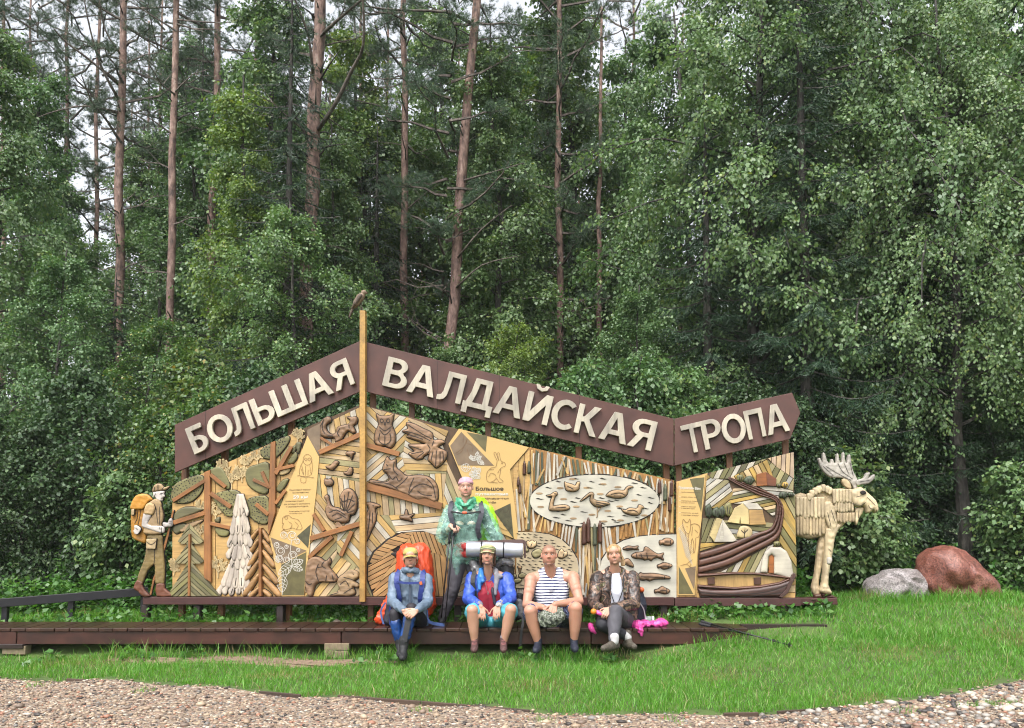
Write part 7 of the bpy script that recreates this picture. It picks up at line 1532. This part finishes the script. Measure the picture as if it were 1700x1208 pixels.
for an,tx in ((al,J(889,1076,8.98)),(ar,J(955,1074,8.98))): B=Blob(); boot(B,an+V3(0,0,-.012),tx,.043,.047); child('shoe',B,pc,NSH,.008,3,fold=.003,ff=30)
m,n,l,b=nmat('camo_grey'); tc=n.new('ShaderNodeTexCoord'); nz=n.new('ShaderNodeTexNoise'); nz.inputs['Scale'].default_value=22; nz.inputs['Detail'].default_value=3; l.new(tc.outputs['Object'],nz.inputs['Vector']); rp=ramp(n,[(0,srgb(38,42,36)),(.42,srgb(84,90,76)),(.52,srgb(140,142,134)),(.57,srgb(56,60,48)),(.66,srgb(104,106,96))]); rp.color_ramp.interpolation='CONSTANT'; l.new(nz.outputs['Fac'],rp.inputs[0]); l.new(rp.outputs[0],b.inputs['Base Color']); b.inputs['Roughness'].default_value=.85
hc=empty('camouflage_hat','grey camouflage sun hat held between the knees of the person in striped vest','hat',tuple(J(918,1028,9.06))); B=Blob(); B.chain([J(904,1024,9.08),J(918,1028,9.05),J(930,1022,9.08)],[.072,.078,.06]); B.ball(J(908,1030,9.04),(.085,.05,.075)); B.ball(J(926,1016,9.1),(.07,.04,.05)); child('hat',B,hc,m,.009,3,fold=.02,ff=13,seed=5)
# ---------------------------------------------------------------- D: brown camouflage jacket, fair hair
F=headframe(J(1020,920.5,9.5),-9,3,-6); B=Blob(); head_parts(B,F,1.0,1.02,1.1)
pel=J(1024,1031,9.64); nk=J(1021,951,9.6); shl=J(992,959,9.57); shr=J(1050,959,9.58); el=J(984,1001,9.44); er=J(1053,1003,9.4); wl=J(998,1012,9.2); wr=J(1012,1010,9.14)
hl=J(1008,1032,9.6); hr_=J(1038,1032,9.6); kl=J(1000,1036,9.16); kr=J(1022,1015,9.12); al=J(1040,1056,9.22); ar=J(1018,1062,8.98)
B.cap(nk+V3(0,0,-.05),.058,F[1]+V3(0,.01,-.07),.052); torso(B,pel,nk,shl,shr,.98,bust=1)
for a,e,w in ((shl,el,wl),(shr,er,wr)): limb_arm(B,a,e,w,.9)
hand(B,wl,V3(.03,-.06,-.06),V3(0,-1,.7),1,.6,.95); hand(B,wr,V3(-.055,-.055,-.05),V3(.1,-1,.7),-1,.6,.95)
limb_leg(B,hl,kl,al,1.0); limb_leg(B,hr_,kr,ar,1.0)
pd=person('smiling person with fair hair tied back in brown camouflage jacket, seated at right end',(pel[0],pel[1],DZ),B,F,1.0,SK4,srgb(186,98,92),srgb(140,108,78),smile=1.0)
eyes(pd,F,1.0,.65)
mb=MB(); iv=WM[pd].inverted(); Rm,c=F; tv=[tuple(iv@Vector(c+Rm@np.array((x,.0905-x*x*8,-.0605+x*x*9)))) for x in np.linspace(-.016,.016,7)]; mb.tube(tv,[.0012,.0026,.003,.003,.003,.0026,.0012],6); mb.build('teeth',EYEW,pd,WM[pd],True)
m,n,l,b=nmat('camo_brown'); tc=n.new('ShaderNodeTexCoord'); nz=n.new('ShaderNodeTexNoise'); nz.inputs['Scale'].default_value=8; nz.inputs['Detail'].default_value=2.5; nz.inputs['Distortion'].default_value=.3; l.new(tc.outputs['Object'],nz.inputs['Vector']); rp=ramp(n,[(0,srgb(38,30,28)),(.40,srgb(78,60,52)),(.47,srgb(46,38,36)),(.53,srgb(116,92,76)),(.58,srgb(60,48,42)),(.63,srgb(92,86,60)),(.70,srgb(42,34,32))]); rp.color_ramp.interpolation='CONSTANT'; l.new(nz.outputs['Fac'],rp.inputs[0]); l.new(rp.outputs[0],b.inputs['Base Color']); b.inputs['Roughness'].default_value=.42; CAM=m
B=Blob()
for s,(a,e,w) in ((-1,(shl,el,wl)),(1,(shr,er,wr))):
    limb_arm(B,a,e,lerp(e,w,.92),1.0,.024); x=s*.105
    B.chain([pel+V3(x*1.35,-.03,-.01),lerp(pel,nk,.35)+V3(x*1.25,-.04,0),lerp(pel,nk,.65)+V3(x*1.1,-.05,0),lerp(pel,nk,.9)+V3(x*.85,-.035,0)],[.105,.095,.09,.075])
B.chain([pel+V3(0,.05,0),lerp(pel,nk,.5)+V3(0,.05,0),nk+V3(0,.05,-.03)],[.15,.14,.11]); B.chain([pel+V3(-.05,-.10,.03),pel+V3(.05,-.11,.03)],[.09,.09])
child('jacket',B,pd,CAM,.010,3,fold=.014,ff=11,seed=31)
B=Blob(); B.chain([nk+V3(-.10,-.09,-.06),nk+V3(-.095,-.02,.03),nk+V3(-.05,.06,.05),nk+V3(.05,.06,.05),nk+V3(.095,-.02,.03),nk+V3(.10,-.09,-.06)],[.022,.032,.034,.034,.032,.022]); child('collar',B,pd,CAM,.008,3,fold=.006,ff=14)
B=Blob(); up=nk-pel; q=lambda t,o,f=0:pel+up*t+V3(o,-f,0); B.chain([q(.25,0,.06),q(.6,0,.085),q(.85,0,.065),q(.93,0,.04)],[.085,.085,.075,.065]); child('shirt',B,pd,cloth('shirt_white',(226,228,240),.8,.08,8),.009,3,fold=.004,ff=9)
mb=MB(); q1=catmull3([nk+V3(-.07,-.115,-.02),nk+V3(-.075,-.15,-.18),nk+V3(-.03,-.17,-.34)],4); mb.tube([tuple(iv@Vector(p)) for p in q1],.006,5); q1=catmull3([nk+V3(.085,-.105,-.02),nk+V3(.07,-.15,-.18),nk+V3(.0,-.17,-.36)],4); mb.tube([tuple(iv@Vector(p)) for p in q1],.006,5); z_=mb.build('zip',BLK,pd,WM[pd],True); z_['kind']='stuff'
LG=cloth('leggings_grey',(92,90,98),.75,.2,10); LGB=cloth('leggings_dark',(44,44,52),.75,.2,10)
B=Blob(); limb_leg(B,hr_,kr,ar,1.3,.012); child('trouser_leg',B,pd,LG,.010,4,fold=.006,ff=9,seed=2); B=Blob(); limb_leg(B,hl,kl,al,1.25,.012); B.ball(pel+V3(0,-.02,-.02),(.17,.14,.09)); child('trouser_leg',B,pd,LGB,.010,4,fold=.006,ff=9,seed=3)
B=Blob(); B.cap(ar+V3(.012,-.01,.03),.053,ar+V3(.01,-.015,-.01),.050); child('sock',B,pd,cloth('sock_white',(216,214,214),.9),.008,2); B=Blob(); B.cap(al+V3(-.005,-.01,.015),.052,al+V3(.01,-.015,-.01),.048); child('sock',B,pd,cloth('sock_white',(216,214,214),.9),.008,2)
OSH=cloth('shoe_olive',(96,88,76),.7,.4,36,.3); B=Blob(); boot(B,ar+V3(.01,0,-.012),J(1002,1076,8.80),.042,.045); child('shoe',B,pd,OSH,.008,3,fold=.004,ff=30); B=Blob(); boot(B,al+V3(.012,-.005,-.01),al+V3(.06,-.17,-.09),.042,.046); child('shoe',B,pd,OSH,.008,3,fold=.004,ff=30,seed=3)
HF=plain('hair_fair',srgb(196,160,112),.45,.35,40)
B=Blob(); Rm,c=F; P=lambda *a:c+Rm@np.array(a); B.ball(P(0,-.022,.040),(.085,.100,.088),Rm); B.ball(P(0,.045,.075),(.055,.03,.032),Rm)
for s in (-1,1): B.ball(P(s*.064,.022,.045),(.022,.045,.042),Rm); B.ball(P(s*.072,-.02,-.01),(.018,.04,.05),Rm)
child('hair',B,pd,HF,.007,2,fold=.004,ff=40,fs=(1,1,.35)); hair_strands('ponytail',pd,HF,F,1.0,[[(.03+dx,-.10,.02),(.07+dx,-.10,-.04),(.085+dx*1.3,-.08,-.10),(.08+dx,-.07,-.14)] for dx in (-.015,-.005,.005,.015)],.016,.006)
dp=empty('backpack','dark backpack behind the person in brown camouflage jacket','backpack',(J(1056,1036,9.8)[0],9.74,DZ),0,'backpacks on the boardwalk'); B=Blob(); B.chain([J(1054,985,9.74),J(1058,1005,9.7),J(1056,1024,9.7)],[.10,.115,.10]); B.chain([J(1036,960,9.78),J(1040,1010,9.78)],[.10,.12]); child('pack_body',B,dp,DNAV,.011,3,fold=.01,ff=9)
strap([J(1062,1000,9.57),J(1069,1012,9.6),J(1072,1030,9.62)],.012,.005,'webbing',dp,plain('webbing_white',srgb(200,196,204),.6)); B=Blob(); B.ball(J(1065,979,9.66),(.034,.03,.032)); child('whistle_ball',B,dp,plain('orange_plastic',srgb(240,110,50),.4),.006,1)
PK_=plain('pink_sheet',srgb(240,86,172),.4,.2,10,.3); ps=empty('pink_rain_cape','crumpled pink rain cape lying on the boardwalk beside the right hand person','rain cape',(J(1080,1038,9.55)[0],9.55,DZ)); B=Blob(); Z0=DZ+.02
for x,y,r in ((1052,9.5,.05),(1062,9.46,.06),(1074,9.5,.055),(1086,9.55,.05),(1098,9.6,.065),(1092,9.52,.05),(1070,9.6,.05),(1058,9.58,.05)): p=J(x,1030,y); B.ball(V3(p[0],y,DZ+r*.55),(r*1.2,r,r*.7))
p=J(1062,1050,9.34); B.chain([V3(p[0],9.42,DZ+.01),V3(p[0]+.01,9.335,DZ-.02),V3(p[0]+.02,9.33,DZ-.07)],[.04,.03,.014]); child('cape',B,ps,PK_,.009,2,fold=.022,ff=17,seed=9)
p2=J(986,1028,9.3); B=Blob(); B.chain([V3(p2[0]-.03,9.40,DZ+.02),V3(p2[0]-.02,9.335,DZ-.01),V3(p2[0]+.02,9.33,DZ-.05)],[.035,.03,.015]); child('cape_corner',B,ps,PK_,.008,2,fold=.012,ff=17); B=Blob(); B.chain([J(991,1016,9.12),J(997,1020,9.10)],[.022,.018]); 
cu=empty('pink_bag','small pink bag with an orange fruit on the lap of the camouflage jacket','bag',tuple(J(994,1016,9.08))); child('bag',B,cu,PK_,.008,2,fold=.012,ff=17); B=Blob(); B.ball(J(985.5,1015,9.1),.034); child('orange_ball',B,cu,plain('orange_peel',srgb(246,150,40),.5,.1,60,.2),.006,1)
jr=empty('glass_jar','clear plastic jar with a white lid lying behind the pink cape','jar',(J(1075,1022,9.72)[0],9.72,DZ)); p=J(1070,1019,9.76); q2=J(1082,1019,9.72); mb=MB(); iv=WM[jr].inverted(); zc=DZ+.05; mb.tube([tuple(iv@Vector((p[0]-.06,9.76,zc))),tuple(iv@Vector((q2[0],9.72,zc)))],.045,14); mb.build('jar',plain('jar_plastic',srgb(178,190,182),.15,.3,10),jr,WM[jr],True); mb=MB(); mb.tube([tuple(iv@Vector((q2[0]+.002,9.72,zc))),tuple(iv@Vector((q2[0]+.025,9.718,zc)))],.048,14); mb.build('lid',plain('jar_lid',srgb(214,216,212),.4),jr,WM[jr])
JE=lambda x,y,d:J(x,y,d+.15)
# ---------------------------------------------------------------- E: standing in a green plastic poncho
F=headframe(JE(773.5,809.5,9.66),2,2,-2); B=Blob(); head_parts(B,F,1.0,1.05,1.15)
pel=JE(774,921,9.74); nk=JE(773,841,9.72); shl=JE(748,849,9.70); shr=JE(801,849,9.72); el=JE(737,890,9.60); er=JE(822,893,9.66); wl=JE(748,872,9.40); wr=JE(815,925,9.56)
hl=JE(762,922,9.74); hr_=JE(786,922,9.76); kl=JE(752,978,9.66); kr=JE(792,980,9.72); al=JE(735,1024,9.72); ar=JE(796,1024,9.76)
B.cap(nk+V3(0,0,-.05),.058,F[1]+V3(0,.01,-.07),.053); torso(B,pel,nk,shl,shr,1.0,bust=1)
for a,e,w in ((shl,el,wl),(shr,er,wr)): limb_arm(B,a,e,w,.92)
hand(B,wl,V3(.05,-.035,-.03),V3(0,-.6,1),1,.9,.95); hand(B,wr,V3(0,-.01,-.1),V3(.3,-1,0),-1,.3,.95)
limb_leg(B,hl,kl,al,1.0); limb_leg(B,hr_,kr,ar,1.0)
pe=person('person standing on the boardwalk in a clear green plastic poncho and pale pink beanie',(pel[0],pel[1],DZ),B,F,1.0,SK5,srgb(190,100,98),srgb(130,96,80),smile=.7)
eyes(pe,F,1.0,.75)
B=Blob(); torso(B,pel,nk+V3(0,0,-.03),shl,shr,1.0,.010,bust=1); 
for a,e in ((shl,el),(shr,er)): limb_arm(B,a,e,lerp(e,wl if a is shl else wr,.6),.92,.008)
child('shirt',B,pe,plain('shirt_dark_teal',srgb(44,58,62),.75,.3,8),.011,3,fold=.004,ff=8)
TG=cloth('trousers_grey',(84,80,88),.75,.2,10); B=Blob(); limb_leg(B,hl,kl,al,1.05,.02); limb_leg(B,hr_,kr,ar,1.05,.02); B.ball(pel+V3(0,0,.0),(.165,.13,.10)); child('trousers',B,pe,TG,.011,3,fold=.011,ff=10,seed=2)
for an,tx in ((al,JE(733,1031,9.54)),(ar,JE(798,1031,9.56))): B=Blob(); tx=V3(tx[0],tx[1],DZ+.04); boot(B,V3(an[0],an[1],DZ+.085),tx,.040,.05); child('boot',B,pe,BLK,.009,3,fold=.003,ff=30)
B=Blob(); B.chain([pel+V3(-.13,-.06,.11),pel+V3(0,-.14,.10),pel+V3(.13,-.06,.12)],[.045,.055,.045]); B.chain([pel+V3(-.10,-.09,.02),pel+V3(.02,-.14,.02)],[.05,.045]); child('waist_bag',B,pe,plain('bag_red',srgb(196,48,44),.6,.25,12),.010,3,fold=.008,ff=12)
# poncho: one thin shell of clear tinted film
m,n,l,b=nmat('poncho_film'); tr=n.new('ShaderNodeBsdfTransparent'); tr.inputs[0].default_value=(.84,.95,.91,1); mx=n.new('ShaderNodeMixShader'); b.inputs['Base Color'].default_value=(*srgb(176,224,208),1); b.inputs['Roughness'].default_value=.2; b.inputs['Specular IOR Level'].default_value=.7
tc=n.new('ShaderNodeTexCoord'); nz=n.new('ShaderNodeTexNoise'); nz.inputs['Scale'].default_value=7; nz.inputs['Detail'].default_value=5; l.new(tc.outputs['Object'],nz.inputs['Vector']); mr=n.new('ShaderNodeMapRange'); mr.inputs['From Min'].default_value=.3; mr.inputs['From Max'].default_value=.7; mr.inputs['To Min'].default_value=.08; mr.inputs['To Max'].default_value=.40; l.new(nz.outputs['Fac'],mr.inputs[0]); l.new(mr.outputs[0],mx.inputs[0]); bp=n.new('ShaderNodeBump'); bp.inputs['Strength'].default_value=.7; bp.inputs['Distance'].default_value=.02; l.new(nz.outputs['Fac'],bp.inputs['Height']); l.new(bp.outputs[0],b.inputs['Normal'])
out=[x for x in n if x.type=='OUTPUT_MATERIAL'][0]; l.new(tr.outputs[0],mx.inputs[1]); l.new(b.outputs[0],mx.inputs[2]); l.new(mx.outputs[0],out.inputs[0]); PON=m
B=Blob(); torso(B,pel+V3(0,0,.02),nk+V3(0,0,-.03),shl,shr,1.06,.040,bust=1); B.chain([shl,lerp(shl,el,.6),el,lerp(el,wl,.75)],[.085,.10,.098,.062]); B.chain([shr,lerp(shr,er,.6),er,lerp(er,wr,.85)],[.085,.098,.092,.095]); B.ball(pel+V3(0,-.02,.10),(.20,.16,.10)); child('poncho',B,pe,PON,.011,2,fold=.022,ff=11,seed=5)
B=Blob(); B.chain([pel+V3(-.10,-.10,.06),pel+V3(-.11,-.12,-.10),pel+V3(-.10,-.12,-.24)],[.06,.05,.02]); child('poncho_tail',B,pe,PON,.010,3,fold=.012,ff=12)
B=Blob(); B.chain([nk+V3(-.10,-.02,.035),nk+V3(-.06,.08,.08),nk+V3(.06,.08,.08),nk+V3(.10,-.02,.035),nk+V3(.05,-.11,-.03)],[.032,.04,.04,.034,.024]); B.chain([nk+V3(-.10,-.02,.035),nk+V3(-.05,-.11,-.03)],[.034,.024]); B.chain([nk+V3(-.092,.0,.085),nk+V3(-.062,-.085,.062),nk+V3(-.02,-.115,.02),nk+V3(.02,-.115,.02),nk+V3(.062,-.085,.062),nk+V3(.092,.0,.085)],[.034,.030,.022,.022,.030,.034]); child('poncho_hood',B,pe,plain('film_gathered',srgb(92,190,150),.25,.3,12,.4),.009,3,fold=.014,ff=14)
for s,sp in ((-1,shl),(1,shr)): strap([sp+V3(-s*.02,.03,.105),sp+V3(-s*.015,-.08,.09),sp+V3(-s*.005,-.16,-.02),lerp(sp,pel,.42)+V3(s*.03,-.175,.02),lerp(sp,pel,.6)+V3(s*.09,-.13,.0)],.055,.018,'pack_strap',pe,cloth('strap_grey',(62,62,74),.6))
strap([shl+V3(.015,-.17,-.0),nk+V3(0,-.205,-.085),shr+V3(-.015,-.17,-.0)],.02,.010,'chest_strap',pe,STR,smooth=4); B=Blob(); B.ball(nk+V3(0,-.215,-.075),(.035,.014,.018)); child('buckle',B,pe,plain('buckle_orange',srgb(224,100,60),.4),.006,1)
BE=plain('beanie_pink',srgb(224,170,184),.85,.25,26,.2)
loft('beanie',pe,BE,[hringf(F,1.05,z,rx,yf,yb,24,zt) for z,rx,yf,yb,zt in ((.034,.082,.096,.104,.012),(.042,.088,.103,.110,.010),(.062,.088,.102,.110,.008),(.064,.085,.099,.107,.008),(.090,.078,.088,.098,.003),(.112,.060,.066,.076,0),(.125,.034,.036,.044,0),(.129,.006,.006,.008,0))])
ep=empty('backpack','backpack under a bright lime rain cover on the back of the standing person','backpack',(nk[0]+.1,10.05,pel[2]),0,'backpacks on the boardwalk'); B=Blob(); B.chain([JE(793,845,9.92),JE(798,880,9.90),JE(800,915,9.90)],[.15,.165,.15]); B.chain([JE(808,850,9.88),JE(816,880,9.86)],[.10,.09]); child('rain_cover',B,ep,plain('cover_lime',srgb(176,244,24),.45,.15,9,.2),.012,3,fold=.02,ff=8,seed=12); B=Blob(); B.chain([JE(820,885,9.84),JE(823,905,9.84)],[.055,.06]); child('side_pocket',B,ep,plain('grey_mesh_fabric',srgb(130,128,132),.7),.01,2,fold=.008,ff=14)
# trekking poles
PM=plain('pole_black',srgb(28,28,32),.35,.2,10); GM=plain('grip_foam',srgb(40,40,44),.8,.2,30)
def pole(name,label,a,b,grp='trekking poles'):
    a=np.array(a);b=np.array(b); t=empty(name,label,'trekking pole',tuple(b),0,grp); iv=WM[t].inverted(); I=lambda p:tuple(iv@Vector(p)); d=(b-a)/np.linalg.norm(b-a)
    mb=MB(); mb.tube([I(a),I(a+d*.03),I(a+d*.12),I(a+d*.14)],[.014,.018,.014,.015],10); mb.build('grip',GM,t,WM[t],True); mb=MB(); mb.tube([I(a+d*.14),I(lerp(a,b,.55)),I(lerp(a,b,.56)),I(lerp(a,b,.97))],[.009,.009,.007,.006],8); mb.build('shaft',PM,t,WM[t],True); mb=MB(); mb.tube([I(lerp(a,b,.96)),I(lerp(a,b,.965))],[.03,.03],12); mb.build('basket',PM,t,WM[t]); mb=MB(); mb.tube([I(lerp(a,b,.97)),I(b)],[.005,.003],6); mb.build('tip',plain('steel_tip',srgb(150,150,150),.3,metal=.8),t,WM[t])
    mb=MB(); s=a+d*.02; q=catmull3([s,s+V3(.03,-.01,-.06),s+V3(.02,-.01,-.13),s+V3(-.01,0,-.05)],4); mb.tube([I(p) for p in q],.006,5); mb.build('wrist_loop',GM,t,WM[t]); return t
hp=wl+V3(.05,-.04,.02); pole('trekking_pole','black trekking pole upright under the hand of the person in the poncho',hp+V3(0,0,.01),V3(J(738,1030,9.56)[0],9.56,DZ))
pole('trekking_pole','second black trekking pole leaning beside the poncho behind the first',hp+V3(-.055,.06,-.09),V3(J(731,1000,9.7)[0],9.74,DZ))
zr_=lambda x,y:float(gz(x,y))
a=J(1163,1031,9.62); b_=J(1316,1052,8.85); a=V3(a[0],9.6,DZ+.05); pole('trekking_pole','pair of black trekking poles lying across the right end of the boardwalk, upper one',a,V3(b_[0],b_[1],zr_(b_[0],b_[1])+.03)); 
a=J(1160,1033,9.56); b_=J(1308,1049,8.95); a=V3(a[0],9.55,DZ+.03); pole('trekking_pole','pair of black trekking poles lying across the right end of the boardwalk, lower one',a,V3(b_[0],b_[1]+.06,zr_(b_[0],b_[1])+.02))
# ---------------------------------------------------------------- wooden bird on the pole
bc=W(601,505,10.1); bird=empty('bird_sculpture','carved wooden bird perched on top of the tall centre pole','sculpture',tuple(W(601.5,515.5,10.05)))
WB=wood('bird_wood',srgb(150,124,100),.6,axis='Z'); WB2=wood('bird_wing',srgb(98,80,66),.6,axis='Z'); d=10.06; B=Blob(); B.chain([J(603,489,d),J(598,494,d),J(592,503,d),J(587,510,d)],[.030,.052,.045,.02]); B.ball(J(604,485.5,d),(.036,.036,.034)); B.cap(J(607.5,486,d),.012,J(611,487,d),.004); child('body',B,bird,WB,.007,2)
B=Blob(); B.chain([J(598,491,d-.04),J(590,503,d-.035),J(583,513,d-.01)],[.028,.026,.008]); child('wing',B,bird,WB2,.006,2); B=Blob(); B.chain([J(587,508,d),J(583,518,d),J(580,526,d)],[.018,.018,.012]); child('tail',B,bird,WB2,.006,2)
mb=MB(); iv=WM[bird].inverted()
for dx in (-2,2): mb.tube([tuple(iv@Vector(J(598+dx,503,d))),tuple(iv@Vector(J(601+dx*.6,516,d)))],.006,5)
mb.build('legs',WB2,bird,WM[bird])
